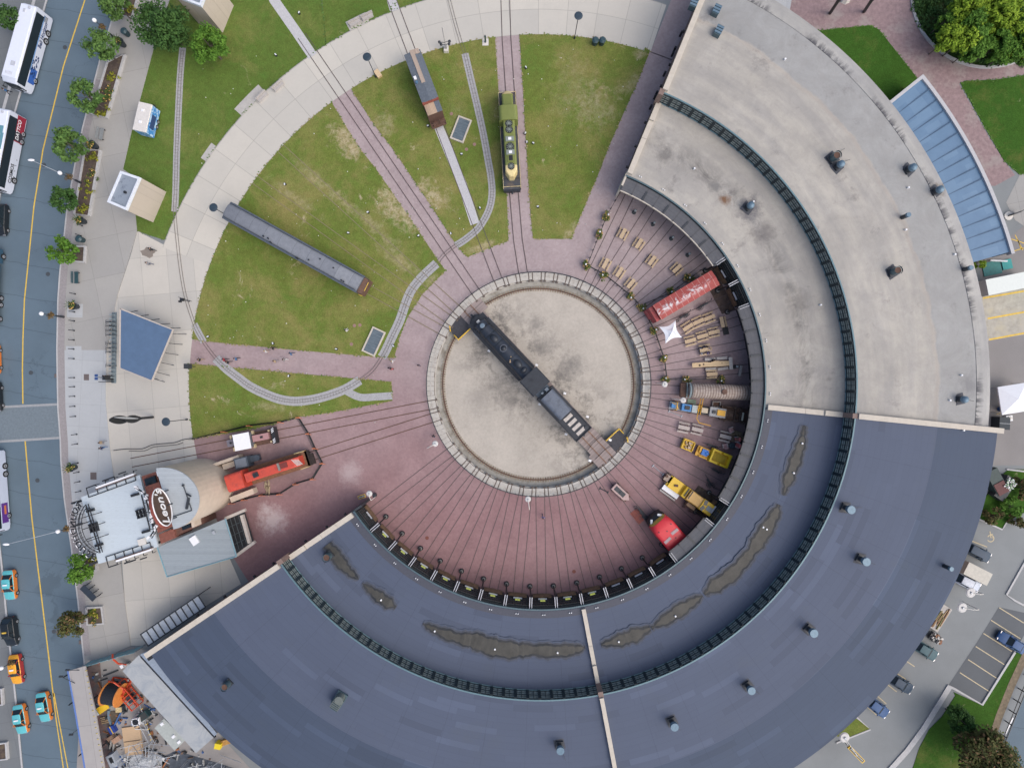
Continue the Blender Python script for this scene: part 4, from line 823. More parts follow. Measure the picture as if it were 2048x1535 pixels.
for i, q in enumerate(fp): railing(['low black rail between the flower tubs on the left side of the patio', 'low black rail between the flower tubs along the pit side', 'low black rail between flower tubs above the ribbed tank car'][i], q, .9, BLACK, .06, 1.5)
railing('low black rail from the tub corner up to the canopy end', WL([BAR[0], (1240, 385)], .4), .9, BLACK, .05, 1.5)
railing('low black rail along the upper side of the red boxcar', WL([(1290, 607), (1341, 585), (1402, 540)], .3), .9, BLACK, .06, 1.5)
def lamp(kind, px, py, label, z=5.6, to=None):
    x, y = W(px, py, z); t = thing('street_lamp', label, 'lamp', (x, y, .03))
    if kind == 'disc':
        MB().cyl(0, 0, 0, .5, .16, .11, 10).cyl(0, 0, .5, z-.1, .06, n=8).build('pole', DKST, t); MB().cyl(0, 0, z-.25, z, .22, .66, 18).cyl(0, 0, z, z+.05, .66, .4, 18).build('lamp_shade', M('lamp_shade_blue', (.03, .05, .07), .45), t)
    elif kind == 'globe':
        MB().cyl(0, 0, 0, 1.6, .20, .15, 10).cyl(0, 0, 1.6, z, .06, n=8).build('pole', DKST, t)
        d = Vector((CX-x, CY-y, 0)).normalized(); sp = d.orthogonal(); MB().sphere(0, 0, z, .32, .32, .3, 12, 8).build('globe', WHITE, t)
        b = d*.75; m = MB().path([(0, 0, z-.5), (b.x, b.y, z-.6)], .04); m.build('bracket', DKST, t); rd = random.Random(int(px)); o = leafcloud(rd, [(rd.gauss(0, .2), rd.gauss(0, .2), 0, .35) for _ in range(9)], 22, .13).build('flower_basket', M('basket_flowers', (.10, .07, .03), .9, var=.5, sc=9, c2=(.22, .12, .03)), t); o.location = (b.x, b.y, z-.85)
        if to:
            ex, ey = W(to[0], to[1], z+1.4); MB().path([(0, 0, z-.2), ((ex-x)*.45, (ey-y)*.45, z+.9), (ex-x, ey-y, z+1.4)], .045).build('arm', STEEL, t); MB().sphere(ex-x, ey-y, z+1.35, .55, .2, .12).build('luminaire', WHITE, t)
    elif kind == 'dish':
        ex, ey = W(px, py, z); bx, by = W(to[0], to[1], 0); t.location = (bx, by, .02); ex -= bx; ey -= by
        MB().path([(0, 0, 0), (0, 0, z-.5), (ex*.5, ey*.5, z+.1), (ex, ey, z)], .06, 6).build('gooseneck', OFFW, t); r = .48 if px < 1500 else .8
        MB().cyl(ex, ey, z-.2, z-.05, r, r*.8, 22).build('lamp_shade', M('dish_white', (.56, .55, .53)), t); MB().cyl(ex, ey, z-.05, z+.12, r*.28, r*.2, 12).build('lamp_cap', STEEL, t)
for px, py, lb in ((734, 114, 'dark round shaded lamp on the arc walkway beside the wooden box'), (427, 415, 'dark round shaded lamp at the left end of the long grey coach'), (1157, 32, 'dark round shaded lamp on the top walkway right of the olive locomotive'), (332, 843, 'dark round shaded lamp on the forecourt below the tall leaf sculpture')): lamp('disc', px, py, lb)
for px, py, z, to, lb in ((189, 41, 4.9, None, 'white globe street lamp with flower basket near the top planter'), (120, 346, 4.6, (62, 320), 'white globe street lamp with long arm over the road by the middle planter'), (83, 627, 4.4, None, 'white globe street lamp with basket beside the row of bollards'), (116, 1062, 4.9, (12, 1088), 'white globe street lamp with long arm over the road beside the arched sign'), (3, 1335, 3.2, None, 'white globe lamp on the far pavement beside the yellow taxi')): lamp('globe', px, py, lb, z, to)
for px, py, z, to, lb in ((738, 987, 3.6, (752, 992), 'white dish lamp by the yellow edged sign at the west door end'), (1056, 998, 2.8, (1058, 1012), 'white dish lamp at the bottom rim of the pit'), (870, 887, 2.6, (858, 893), 'white dish lamp at the left rim of the pit'), (1330, 768, 2.6, (1313, 766), 'white dish lamp by the tub left of the ribbed tank car'), (1367, 800, 2.4, (1342, 797), 'white dish lamp above the blue rail car'),
        (1943, 1185, 3.4, (1936, 1174), 'larger white dish lamp over the parking lane beside the pale car'), (1926, 1215, 3.4, (1928, 1204), 'larger white dish lamp at the top of the lumber pile'), (1690, 1475, 4.5, (1684, 1478), 'white dish lamp on the grass island near the bottom edge')): lamp('dish', px, py, lb, z, to)
BOLL = MB().cyl(0, 0, 0, 1.15, .06, n=8).sphere(0, 0, 1.15, .08).cyl(0, 0, 0, .08, .12, n=8).mesh('bollard', BLACK)
ys = [452, 472, 588, 624, 642, 661, 680, 698, 717, 755, 773, 792, 812, 832, 868, 887, 925, 943, 962, 981, 1000]
kx = lambda y: next(a[0]+(b[0]-a[0])*(y-a[1])/(b[1]-a[1]) for a, b in zip(KL, KL[1:]) if a[1] <= y <= b[1])
for i, yv in enumerate(ys):
    x, y = W(kx(yv)+34, yv); o = bpy.data.objects.new('bollard', BOLL); SC.collection.objects.link(o); o.location = (x, y, .12)
    tag(o, f'thin black bollard along the kerb, {ORD[i]} from the top of the row', 'bollard', 'thin black bollards along the kerb')
def bench(px, py, rz, label, mat, back=True):
    x, y = W(px, py, .5); t = thing('bench', label, 'bench', (x, y, .1), rz); m = MB()
    for i in range(3): m.box(0, -.22+.2*i, .45, 1.9, .17, .05)
    m.build('seat', mat, t); m = MB()
    if back:
        for i in range(2): m.box(0, .42+.06*i, .6+.2*i, 1.9, .05, .15)
        m.build('backrest', mat, t)
    for s_ in (-.8, .8): MB().box(s_, .05, 0, .08, .7, .46).build('leg', DKST, t)
bench(203, 268, radians(80), 'grey slatted bench beside the middle long planter', M('grey_bench', (.22, .24, .25))); bench(153, 555, radians(90), 'dark green slatted bench below the square soil bed', M('green_bench', (.02, .06, .075)))
def bin_(px, py, label):
    x, y = W(px, py, .6); t = thing('litter_bin', label, 'bin', (x, y, .12), .3); MB().cyl(0, 0, 0, 1.05, .42, .52, 14).build('bin_body', M('bin_green', (.018, .045, .055), .45), t); MB().cyl(0, 0, 1.05, 1.3, .56, .3, 14).build('lid', M('bin_lid', (.03, .065, .08), .4), t)
bin_(252, 66, 'dark green litter bin beside the lamp at the top left'); bin_(162, 479, 'dark green litter bin above the square soil bed'); bin_(1190, 84, 'blue recycling bin on the top edge of the right lawn, left one'); bin_(1204, 84, 'blue recycling bin on the top edge of the right lawn, right one')
for i, (px, py) in enumerate(((560, 176), (528, 197), (712, 50), (737, 38))):
    x, y = W(px, py, .4); a = atan2(y, x)+pi/2; t = thing('slab_bench', ['concrete backed bench on the arc walkway bay at left, upper one', 'concrete backed bench on the arc walkway bay at left, lower one', 'concrete backed bench on the top walkway bay, left one', 'concrete backed bench on the top walkway bay, right one'][i], 'bench', (x*1.006, y*1.006, .03), a, 'backed benches on the arc walkway')
    MB().box(0, 0, 0, 1.9, .5, .45).build('seat', M('stone_bench', (.38, .36, .34)), t); m = MB().box(0, -.35, 0, 2.1, .16, .8); m.build('backrest', M('stone_bench', (.38, .36, .34)), t)
struct('walkway_bay', MB().ring(65.5, 67.2, 137.9, 133.1, .078, n=8).ring(65.5, 67.2, 118.1, 115.0, .078, n=8).ring(65.5, 66.6, 146.2, 143.6, .078, n=8), M('bay_concrete', (.40, .385, .36)))
# ------------------------------------------------------------------ rolling stock
def train(name, label, cat, px, py, z, rz, group=None): return thing(name, label, cat, W(px, py, z)+(0.03,), rz, group)
def bogie(par, xs, w=.84, r=.46, sides=True):
    for x in xs:
        m = MB()
        for d in (-.85, .85):
            for s_ in (-1, 1): m.wheel(x+d, s_*.74, r, .12)
            m.tube((x+d, -.95, r), (x+d, .95, r), .08)
        for s_ in (-1, 1): m.box(x, s_*1.0, .3, 2.4, .16, .4)
        m.build('bogie', RUST, par)
LB = M('locomotive_black', (.024, .029, .038), .45, .2, var=.25, sc=2); LB2 = M('boiler_black', (.032, .040, .055), .38, .3, var=.2); TGR = M('tender_grey', (.115, .135, .17), .5, .2, var=.15, c2=(.07, .08, .1))
# steam locomotive and tender on the bridge (front to the north-west)
t = train('steam_locomotive', 'long black steam locomotive with tender standing on the turntable bridge', 'locomotive', 1062, 756, 2.5, BA+pi); t.scale = (1.03, 1.14, 1); BX = 12.6
m = MB(); r = .98
secs = [(x, [(rr_*cos(a_*2*pi/20), 2.75+rr_*sin(a_*2*pi/20)) for a_ in range(20)]) for x, rr_ in ((BX-.9, .3), (BX-1.0, .92), (BX-3.0, .95), (BX-3.0, 1.02), (BX-9.5, 1.1), (BX-12.2, 1.2))]
m.loft(secs, 0)
for x in (2.0, 3.4, 5.2, 6.6, 8.2): m.loft([(BX-x, [(1.06*cos(a_*2*pi/20), 2.75+1.06*sin(a_*2*pi/20)) for a_ in range(20)]), (BX-x-.12, [(1.12*cos(a_*2*pi/20), 2.75+1.12*sin(a_*2*pi/20)) for a_ in range(20)])], 1)
m.build('boiler', [LB2, LB], t, True)
m = MB().cyl(BX-1.7, 0, 3.6, 4.25, .36, .42, 16).cyl(BX-1.7, 0, 4.2, 4.3, .42, .3, 16, 1); m.build('chimney', [LB, M('chimney_cap', (.12, .17, .22), .4)], t, True)
for x, rx, rz_, hz in ((4.3, .75, .42, 3.75), (6.4, .55, .5, 3.75), (9.6, .8, .4, 3.85), (10.9, .42, .35, 3.9)): MB().sphere(BX-x, 0, hz, rx, .5, rz_, 14, 6).build('dome', LB, t, True)
m = MB(); m.ring(.42, .55, 0, 360, 4.27, n=20); m.v = [(v[0]+BX-6.4, v[1], v[2]) for v in m.v]; m.build('dome_ring', M('dome_ring_grey', (.07, .08, .10)), t)
MB().sphere(BX-8.4, .45, 3.75, .12).sphere(BX-8.1, .05, 3.9, .1).box(BX-8.6, .6, 3.5, .2, .2, .3).build('safety_valve', M('brass', (.45, .33, .2), .4, .6), t)
m = MB()
for s_ in (-1, 1):
    m.box(BX-6.4, s_*1.28, 1.72, 10.6, .5, .1); m.box(BX-7, s_*1.52, 1.6, 9, .06, .25); m.tube((BX-2, s_*1.05, 3.3), (BX-12, s_*1.25, 3.35), .05)
m.build('running_board', LB, t)
m = MB().prism([(BX, -1.3), (BX+.8, -.35), (BX+.8, .35), (BX, 1.3)], .25, .9).box(BX-.6, 0, .9, 1.5, 2.9, .35).box(BX+.1, 0, 1.25, .5, .9, .5); m.tube((BX+.6, 0, .9), (BX+1.2, 0, .9), .13); m.build('pilot', LB, t)
MB().tube((BX-.9, 0, 3.0), (BX-.5, 0, 3.0), .26, 12).build('headlight', M('lamp_glass', (.5, .5, .48), .2), t)
m = MB().box(BX-6, 0, .9, 12.5, 1.3, .7)
m.build('frame', LB, t)
for x in (3.6, 5.5, 7.4, 9.3):
    for s_ in (-1, 1):
        m = MB().wheel(BX-x, s_*.76, .9, .16, 0, 20); m.wheel(BX-x, s_*.86, .2, .12, 0, 8); m.build('driving_wheel', LB, t)
for s_ in (-1, 1): MB().box(BX-6.4, s_*1.02, .8, 6, .1, .16).tube((BX-1.2, s_*1.2, 1.0), (BX-2.6, s_*1.2, 1.0), .42, 12).build('piston_rod', STEEL, t)
m = MB().loft([(BX-12.0, rr(3.0, 1.3, 4.35, .45, 4)), (BX-14.6, rr(3.0, 1.3, 4.35, .45, 4))]); m.build('cab', LB2, t, True)
m = MB().loft([(BX-11.8, rr(3.15, 4.2, 4.5, .2, 3)), (BX-14.9, rr(3.15, 4.2, 4.5, .2, 3))])
for i in range(4): m.cyl(BX-12.6-.15*i, .3-.25*(i % 2), 4.5, 4.62, .08)
m.build('cab_roof', LB, t)
for s_ in (-1, 1): MB().box(BX-13.2, s_*1.51, 2.8, 1.5, .05, .8).build('cab_window', GLASS, t)
bogie(t, (BX-1.6,), r=.42); 
tx = BX-15.7
m = MB().box(tx-4.4, 0, .75, 8.9, 2.9, .35).loft([(tx, rr(2.95, 1.1, 3.2, .15, 2)), (tx-8.8, rr(2.95, 1.1, 3.2, .15, 2))]); m.build('tender_body', LB, t)
MB().loft([(tx-.3, rr(2.3, 3.1, 4.05, .5, 4)), (tx-4.6, rr(2.3, 3.1, 4.05, .5, 4))]).build('coal_cover', TGR, t, True)
MB().cyl(tx+.25, .3, 3.0, 3.6, .18).box(tx+.2, -.5, 2.5, .5, .5, .9).box(tx+.3, 0, 1.1, .9, 2.2, .3).build('water_valve', M('valve_grey', (.16, .2, .24), .4, .3), t)
for i in range(4): MB().box(tx-5.3-.95*i+.1, 0, 3.18, .55, 1.4, .12).box(tx-5.3-.95*i+.1, 0, 3.28, .5, .62, .04).build('tender_hatch', M('hatch_wood', (.46, .42, .38), .8, var=.2), t)
m = MB()
for s_ in (-1, 1): m.box(tx-6.8, s_*1.42, 3.2, 4.0, .1, .25)
m.box(tx-8.75, 0, 3.2, .1, 2.9, .25); m.cyl(tx-8.2, -.9, 3.2, 3.4, .3).tube((tx-8.8, 0, .9), (tx-9.3, 0, .9), .14); m.build('coal_board', LB, t)
bogie(t, (tx-1.8, tx-6.9))
# olive diesel
OLV = M('olive_paint', (.165, .195, .05), .5, var=.08, sc=1.5); CRM = M('cream_paint', (.62, .52, .26), .5, var=.15, c2=(.45, .27, .14)); CHS = M('chassis_grey', (.05, .055, .065), .7, var=.3, c2=(.13, .10, .08))
t = train('diesel_locomotive', 'olive green diesel locomotive with roof fans and cream ends', 'locomotive', 1019, 277, 2.6, radians(-86.8)); HL = 7.7
m = MB().box(0, 0, 1.1, 2*HL, 2.9, .35); 
for s_ in (-1, 1): m.box(.8, s_*1.05, 1.45, 10.5, .7, .5)
m.box(0, 0, .5, 4, 2.5, .6); m.build('chassis', CHS, t); bogie(t, (-4.9, 4.9))
MB().loft([(-HL+1.0, rr(1.75, 1.4, 3.5, .3, 3)), (-HL+3.6, rr(1.75, 1.4, 3.9, .3, 3))]).build('short_hood', OLV, t)
MB().loft([(-HL+3.2, rr(2.95, 1.4, 4.35, .6, 5)), (-HL+5.5, rr(2.95, 1.4, 4.35, .6, 5))]).build('cab', OLV, t, True)
MB().loft([(-HL+5.4, rr(1.85, 1.4, 4.05, .25, 3)), (HL-2.9, rr(1.85, 1.4, 4.05, .25, 3))]).build('long_hood', OLV, t)
m = MB().loft([(-HL+.35, rr(.9, 1.4, 3.0, .3)), (-HL+1.05, rr(1.78, 1.4, 3.55, .3))]); m.loft([(HL-2.9, rr(1.88, 1.4, 4.06, .25)), (HL-2.1, rr(1.88, 1.4, 3.9, .25)), (HL-1.4, rr(.7, 1.4, 3.3, .25))]); m.build('cream_end', CRM, t)
FANM = M('fan_black', (.012, .014, .014), .5); FANB = M('fan_blade', (.20, .23, .20), .5)
for x, r in ((-1.7, .58), (-.75, .58), (1.95, .66), (5.0, .55)):
    m = MB().cyl(x, 0, 4.0, 4.14, r, n=18, mi=0)
    for i in range(10): a = i*.628; m.box(x+r*.55*cos(a), r*.55*sin(a), 4.14, r*.7, .07, .03, a, 1)
    m.cyl(x, 0, 4.14, 4.19, r*.2, mi=1); m.build('roof_fan', [FANM, FANB], t)
for x in (.75, 2.85):
    m = MB().box(x, 0, 4.04, .75, 1.3, .22, 0, 0).box(x, 0, 4.26, .4, .5, .06, 0, 1); m.build('exhaust_stack', [M('stack_grey', (.20, .23, .20), .6), WHITE], t)
MB().box(3.75, 0, 4.05, 1.15, 1.0, .16, 0, 0).box(3.75, 0, 4.2, .8, .62, .05, 0, 1).build('radiator_hatch', [OLV, FANM], t)
m = MB()
for s_ in (-1, 1):
    m.path([(-HL+.2, s_*1.35, 2.4), (-HL+3, s_*1.35, 2.4)], .035); m.path([(-HL+5.6, s_*1.38, 2.4), (HL-.2, s_*1.38, 2.4)], .03)
    for x in (-HL+.2, -HL+1.6, HL-.2, HL-2, HL-5): m.tube((x, s_*1.37, 1.4), (x, s_*1.37, 2.4), .03)
for e in (-1, 1): m.path([(e*(HL-.15), -1.4, 1.4), (e*(HL-.15), -1.4, 2.3), (e*(HL-.15), 1.4, 2.3), (e*(HL-.15), 1.4, 1.4)], .04)
m.build('handrail', CRM, t)
for e in (-1, 1): MB().box(e*(HL+.05), 0, .5, .4, 2.7, .8).tube((e*HL, 0, .9), (e*(HL+.6), 0, .9), .15).build('buffer_beam', LB, t)
# grey-roofed van with plank running board
t = train('goods_van', 'grey roofed goods van with a tan plank walkway and a tan end section', 'railway wagon', 850, 174, 3.2, radians(110.9)); GRR = M('grey_roof_felt', (.105, .125, .15), .8, var=.18, sc=3); REDW = M('oxide_red', (.22, .06, .04), .8, var=.25)
MB().loft([(5.3, rr(2.6, .9, 3.9, .12)), (-2.6, rr(2.6, .9, 3.9, .12))]).build('body', M('brown_van_side', (.10, .055, .04), .8), t)
MB().loft([(5.4, [(-1.35, 3.85), (1.35, 3.85), (1.35, 3.95), (0, 4.15), (-1.35, 3.95)]), (-2.7, [(-1.35, 3.85), (1.35, 3.85), (1.35, 3.95), (0, 4.15), (-1.35, 3.95)])]).build('roof', GRR, t)
MB().box(2.9, .0, 4.12, 5.4, .62, .08).box(5.2, -.4, 4.05, .75, 1.5, .09).build('running_board', m_planks('tan_plank', (.40, .32, .26), .2, 1), t)
MB().box(-2.75, 0, 3.6, .25, 2.7, .4).build('red_trim', REDW, t)
MB().loft([(-2.9, rr(2.5, .9, 3.5, .12)), (-4.6, rr(2.5, .9, 3.5, .12))]).build('end_body', M('brown_van_side', (.10, .055, .04)), t)
MB().box(-3.75, -.35 + .75, 3.5, 1.75, 1.6, .08, 0, 0).build('end_planking', m_planks('tan_plank_end', (.46, .34, .24), .22, 1), t); MB().box(-3.75, -.8, 3.5, 1.75, .95, .07).build('end_roof', GRR, t)
m = MB().box(-5.1, 0, .9, 1.1, 2.5, .2, 0, 0); m.path([(-5.5, -1.2, 1.0), (-5.5, -1.2, 2.1), (-5.5, 1.2, 2.1), (-5.5, 1.2, 1)], .05); m.cyl(-5.2, -.3, 1, 2.4, .06).box(-5.2, .6, 1.1, .5, .4, .5); m.build('end_platform', RUST, t)
MB().box(1.3, .98, 4.0, .45, .4, .35).build('roof_box', WHITE, t); MB().cyl(.6, .98, 3.9, 4.3, .2).build('roof_pipe', M('pipe_blue', (.08, .16, .25), .4), t); MB().box(0, 0, .6, 10, 2.3, .3).build('underframe', LB, t); bogie(t, (-3.4, 3.4))
# long grey coach
t = train('railway_coach', 'very long grey roofed passenger coach lying across the left lawn', 'railway coach', 592, 497, 3.3, TH(34)*pi/180); q = 12.5
MB().loft([(q, rr(2.95, .8, 3.5, .2)), (-q+.9, rr(2.95, .8, 3.5, .2))]).build('body', M('coach_side', (.09, .10, .12), .6, var=.2), t)
CR = NT('coach_roof', .7); x_ = CR.xyz()[0]; b_ = CR.mix(CR.white(CR.comb(CR.cell(x_, 2.55), 1.)), (.19, .205, .232), (.265, .28, .305)); b_ = CR.mix(CR.rng(CR.noise(1.5, 6, .8), .4, .8, 0, .5), b_, (.08, .09, .11)); CR = CR.out(CR.mix(CR.math('MULTIPLY', CR.joint(x_, 2.55, .06), .5), b_, (.06, .07, .08)))
prof = lambda w, z0, z1, n=8: [(-w/2, z0), (w/2, z0)]+[(w/2*cos(pi*i/n), z0+(z1-z0)*sin(pi*i/n)) for i in range(1, n)]
CRE = M('coach_roof_edge', (.10, .12, .15), .7, var=.2)
MB().loft([(q, prof(2.7, 3.4, 3.55)), (q-.5, prof(3.0, 3.4, 3.8)), (-q+.8, prof(3.0, 3.4, 3.8))]).build('roof_eaves', CRE, t, True)
MB().loft([(q-.1, prof(1.8, 3.75, 3.95)), (q-.6, prof(2.3, 3.75, 4.12)), (-q+.8, prof(2.3, 3.75, 4.12))]).build('roof', CR, t, True)
m = MB()
for x, y in ((5, .8), (4.2, .75), (-1.2, 1.25), (-3, .6), (-4.5, -.4), (-7, -.2), (-9, .9), (-9.4, .9), (3.6, 1.1)): MB().cyl(x, y, 3.5, 4.3, .12, n=8).build('roof_vent', LB, t)
m.path([(q-.5, 1.15, 3.95), (-q+1, 1.15, 3.95)], .035); m.path([(q-.5, -1.2, 3.95), (-q+1, -1.2, 3.95)], .035); m.build('roof_rail', LB, t)
MB().loft([(-q+.8, rr(2.7, .8, 3.3, .2)), (-q, rr(2.7, .8, 3.1, .2))]).build('vestibule', RUST, t); MB().path([(-q-.05, -.9, 3.1), (-q-.1, .6, 3.0)], .05).path([(-q+.1, 1.45, 2), (-q+.8, 1.5, 2.2)], .05).build('grab_rail', YEL, t)
MB().box(0, 0, .55, 22, 2.3, .35).build('underframe', LB, t); bogie(t, (-9.2, 9.2))
# red boxcar
t = train('boxcar', 'red boxcar with peeling white roof patches beside the patio', 'railway wagon', 1369, 592, 3.8, radians(TH(16))); RB = m_patch('peeling_red', (.33, .05, .042), (.60, .56, .56), .75, .60, .64, .75); x_ = 5.55
MB().loft([(x_, rr(2.5, .9, 3.9, .05)), (-x_+.5, rr(2.5, .9, 3.9, .05))]).build('body', M('boxcar_red', (.28, .04, .035), .7, var=.2), t)
PR = NT('peeling_red_roof', .7); xx = PR.xyz(); pe = PR.math('MULTIPLY', PR.rng(PR.math('ABSOLUTE', xx[1]), .75, .25), PR.rng(PR.noise(.55, 6, .75, dist=.9), .50, .56)); bb = PR.mix(PR.rng(PR.noise(.9, 4, .6), .3, .7), (.36, .075, .065), (.28, .048, .042)); bb = PR.mix(pe, bb, (.58, .57, .58)); bb = PR.mix(PR.math('MULTIPLY', PR.rng(PR.noise(3, 5, .8), .58, .72), pe), bb, (.16, .16, .17)); PR = PR.out(PR.mix(PR.math('MULTIPLY', PR.joint(xx[0], 1.0, .07), .6), bb, (.52, .32, .28)))
MB().loft([(x_+.05, [(-1.32, 3.88), (1.32, 3.88), (1.32, 3.98), (0, 4.22), (-1.32, 3.98)]), (-x_+.45, [(-1.32, 3.88), (1.32, 3.88), (1.32, 3.98), (0, 4.22), (-1.32, 3.98)])]).build('roof', PR, t)
MB().box(-x_+.15, 0, .8, .6, 2.5, 2.6).box(-x_-.2, .4, .8, .5, 1.6, 1.1).build('end_platform', M('faded_red', (.36, .07, .07), .7, var=.25, c2=(.2, .08, .07)), t); MB().box(0, 0, .55, 10.5, 2.2, .35).build('underframe', RUST, t); bogie(t, (-3.6, 3.6))
# ribbed tank car
t = train('tank_car', 'brown ribbed cylindrical tank car at the door of the round building', 'railway wagon', 1441, 783, 2.9, radians(TH(11)))
BR = NT('ribbed_lagging', .8); xx = BR.xyz(); b_ = BR.mix(BR.rng(BR.noise(2.2, 6, .8), .3, .7), (.20, .15, .12), (.46, .41, .37)); b_ = BR.mix(BR.math('MULTIPLY', BR.joint(xx[0], .42, .06), .6), b_, (.10, .06, .045)); b_ = BR.mix(BR.math('MULTIPLY', BR.joint(xx[1], .27, .04), .5), b_, (.13, .085, .06)); BR = BR.out(b_)
circ = lambda r, zc, n=24: [(r*cos(2*pi*i/n), zc+r*sin(2*pi*i/n)) for i in range(n)]
MB().loft([(-4.7, circ(.9, 2.35)), (-4.45, circ(1.18, 2.35)), (4.7, circ(1.22, 2.35)), (4.9, circ(1.1, 2.35))]).build('tank', BR, t, True)
m = MB()
for i in range(22): x = -4.3+i*.42; m.loft([(x-.03, circ(1.192+.0018*i, 2.35)), (x+.03, circ(1.192+.0018*i, 2.35))])
m.build('tank_bands', RUST, t); MB().cyl(.35, 0, 3.4, 3.75, .42, n=12).box(.35, 0, 3.62, .5, .5, .1).build('dome', RUST, t)
MB().loft([(-4.95, circ(1.15, 2.35)), (-4.75, circ(1.28, 2.35))], cap=False).box(-4.85, 0, .9, .2, 2.4, .6).build('end_frame', M('pale_green_metal', (.36, .42, .40), .5), t)
MB().box(0, 0, .7, 11.4, 2.4, .35).box(-5.5, 0, 1.0, .9, 2.2, .6).build('underframe', RUST, t); bogie(t, (-3.4, 3.4))
# orange-red diesel half hidden by the tower
RDD = M('loco_red', (.50, .065, .04), .5, var=.1, c2=(.32, .05, .04)); t = train('diesel_locomotive', 'red diesel locomotive with striped end backed into the curved tower', 'locomotive', 546, 938, 2.2, radians(TH(41)+180))
m = MB().box(-1.0, 0, 1.1, 13.2, 2.8, .3); m.build('chassis', M('rust_deck', (.17, .085, .045), .8, var=.35), t); bogie(t, (-4.6, 3.6)); MB().loft([(-3.9, rr(1.5, 1.4, 3.7, .15)), (4.0, rr(1.5, 1.4, 3.6, .2))]).build('long_hood', RDD, t)
MB().loft([(-6.9, rr(2.8, 1.4, 4.0, .5, 4)), (-4.2, rr(2.8, 1.4, 4.0, .5, 4))]).build('cab', RDD, t, True); MB().loft([(-7.1, rr(1.0, 1.4, 3.6, .2)), (-6.9, rr(1.0, 1.4, 3.6, .2))]).build('white_nose', OFFW, t)
m = MB().loft([(4.0, rr(1.52, 1.4, 3.62, .2)), (4.9, rr(1.5, 1.4, 3.3, .2))], 0)
for i in range(6): m.box(4.2+.14*i, 0, 3.33+.28-.06*i, .07, 1.4, .05, .5, 1)
m.build('striped_end', [RDD, OFFW], t)
MB().box(-2.1, 0, 3.7, .8, .7, .3, .1, 0).box(-2.1, 0, 4.0, .5, .45, .05, .1, 1).build('exhaust', [DKST, BLACK], t); MB().box(2.4, .1, 3.6, 1.3, .8, .12, 0, 0).box(1.7, .1, 3.6, .3, 1.2, .3, 0, 1).build('roof_grille', [M('grille_red', (.16, .03, .025)), M('grille_grey', (.2, .2, .18))], t)
m = MB().path([(5.5, -1.3, 1.4), (5.5, -1.3, 2.3), (4.3, -1.35, 2.4)], .05).path([(5.5, 1.3, 1.4), (5.5, 1.3, 2.3), (4.0, 1.35, 2.4)], .05); m.build('handrail', CRM, t); MB().box(5.5, 0, .5, .5, 2.5, .9).box(6.0, -.3, .5, .6, 1.8, .5).build('buffer_beam', M('burnt_black', (.03, .022, .02), .9, var=.5), t)
# white-roofed shunter
t = train('shunting_tractor', 'small rail shunter with white cab roof and black striped end', 'rail tractor', 502, 879, 1.6, radians(TH(40)+180)); MB().box(-.1, 0, .7, 6.6, 2.3, .3).build('deck', M('shunter_deck', (.10, .055, .04), .8, var=.3), t)
MB().box(-.95, 0, 1.0, 2.4, 2.3, 1.6).build('cab', M('grey_cab', (.12, .13, .15)), t); MB().box(-.95, 0, 2.6, 2.6, 2.6, .12).build('cab_roof', WHITE, t); MB().box(1.7, .1, 1.0, 2.6, 1.05, .9, 0, 0).box(1.9, .1, 1.9, .4, .35, .1, 0, 1).build('hood', [M('faded_pink', (.36, .20, .20), .6), BLACK], t)
MB().box(-3.0, .1, 1.0, 1.7, 1.1, .7, 0, 0).cyl(-3.2, .1, 1.7, 1.9, .15, mi=1).cyl(-2.6, .1, 1.7, 1.9, .15, mi=1).build('rear_box', [M('mauve_grey', (.16, .15, .18)), BLACK], t)
m = MB().box(3.7, 0, .4, .55, 2.7, 1.3, 0, 0)
for s_ in (-1, 1):
    for i in range(3): m.box(3.7, s_*.85+.25*(i-1), 1.7, .5, .1, .02, .6, 1)
m.build('striped_bumper', [BLACK, WHITE], t); m = MB()
for x in (-2, 2):
    for s_ in (-1, 1): m.wheel(x, s_*.74, .42, .15)
m.build('wheels', TYRE, t); m = MB()
for x, y in ((-3.2, 1.0), (-3.0, -1.0), (.35, 1.1), (.3, -1.1), (3.0, .9), (3.1, -.9)): m.box(x, y, 1.0, .3, .6 if x < 1 else .3, .5)
m.build('fittings', M('fitting_cream', (.45, .36, .22)), t)
t = train('yard_crane', 'dark blue grey yard crane cab parked above the red locomotive', 'crane', 494, 922, 1.5, radians(TH(40)+182)); MB().box(-.6, 0, .3, 2.2, 1.7, 1.9).box(1.0, .2, .3, 1.6, 1.0, 1.0).cyl(1.6, .2, 1.2, 1.5, .5).build('cab', M('crane_grey', (.05, .065, .085), .5), t); MB().box(-.6, 0, 2.2, 1.8, 1.4, .1).build('cab_roof', M('crane_roof', (.13, .15, .18)), t)
# red cab nose unit
t = train('cab_unit', 'bright red bulbous streamlined cab unit facing the turntable', 'locomotive', 1339, 1068, 3.2, radians(TH(4)+180)); t.scale = (1.1, 1.2, 1); RED = M('bright_red', (.62, .035, .045), .35, var=.05)
MB().loft([(-2.5, rr(3.0, 1.0, 4.1, .5, 6)), (1.3, rr(3.0, 1.0, 4.1, .55, 6)), (2.0, rr(2.8, 1.0, 4.0, .7, 6)), (2.5, rr(2.4, 1.0, 3.8, .9, 6))]).build('body', RED, t, True)
MB().loft([(2.45, rr(2.45, 1.0, 3.75, .9, 6)), (2.72, rr(2.25, 1.0, 3.4, .9, 6))]).build('gold_band', M('gold_band', (.42, .27, .05), .4), t, True); MB().loft([(2.5, rr(2.7, .9, 2.9, .9, 6)), (3.0, rr(2.2, .9, 2.5, .8, 6)), (3.3, rr(1.2, .9, 1.9, .3, 6))]).build('nose', BLACK, t, True)
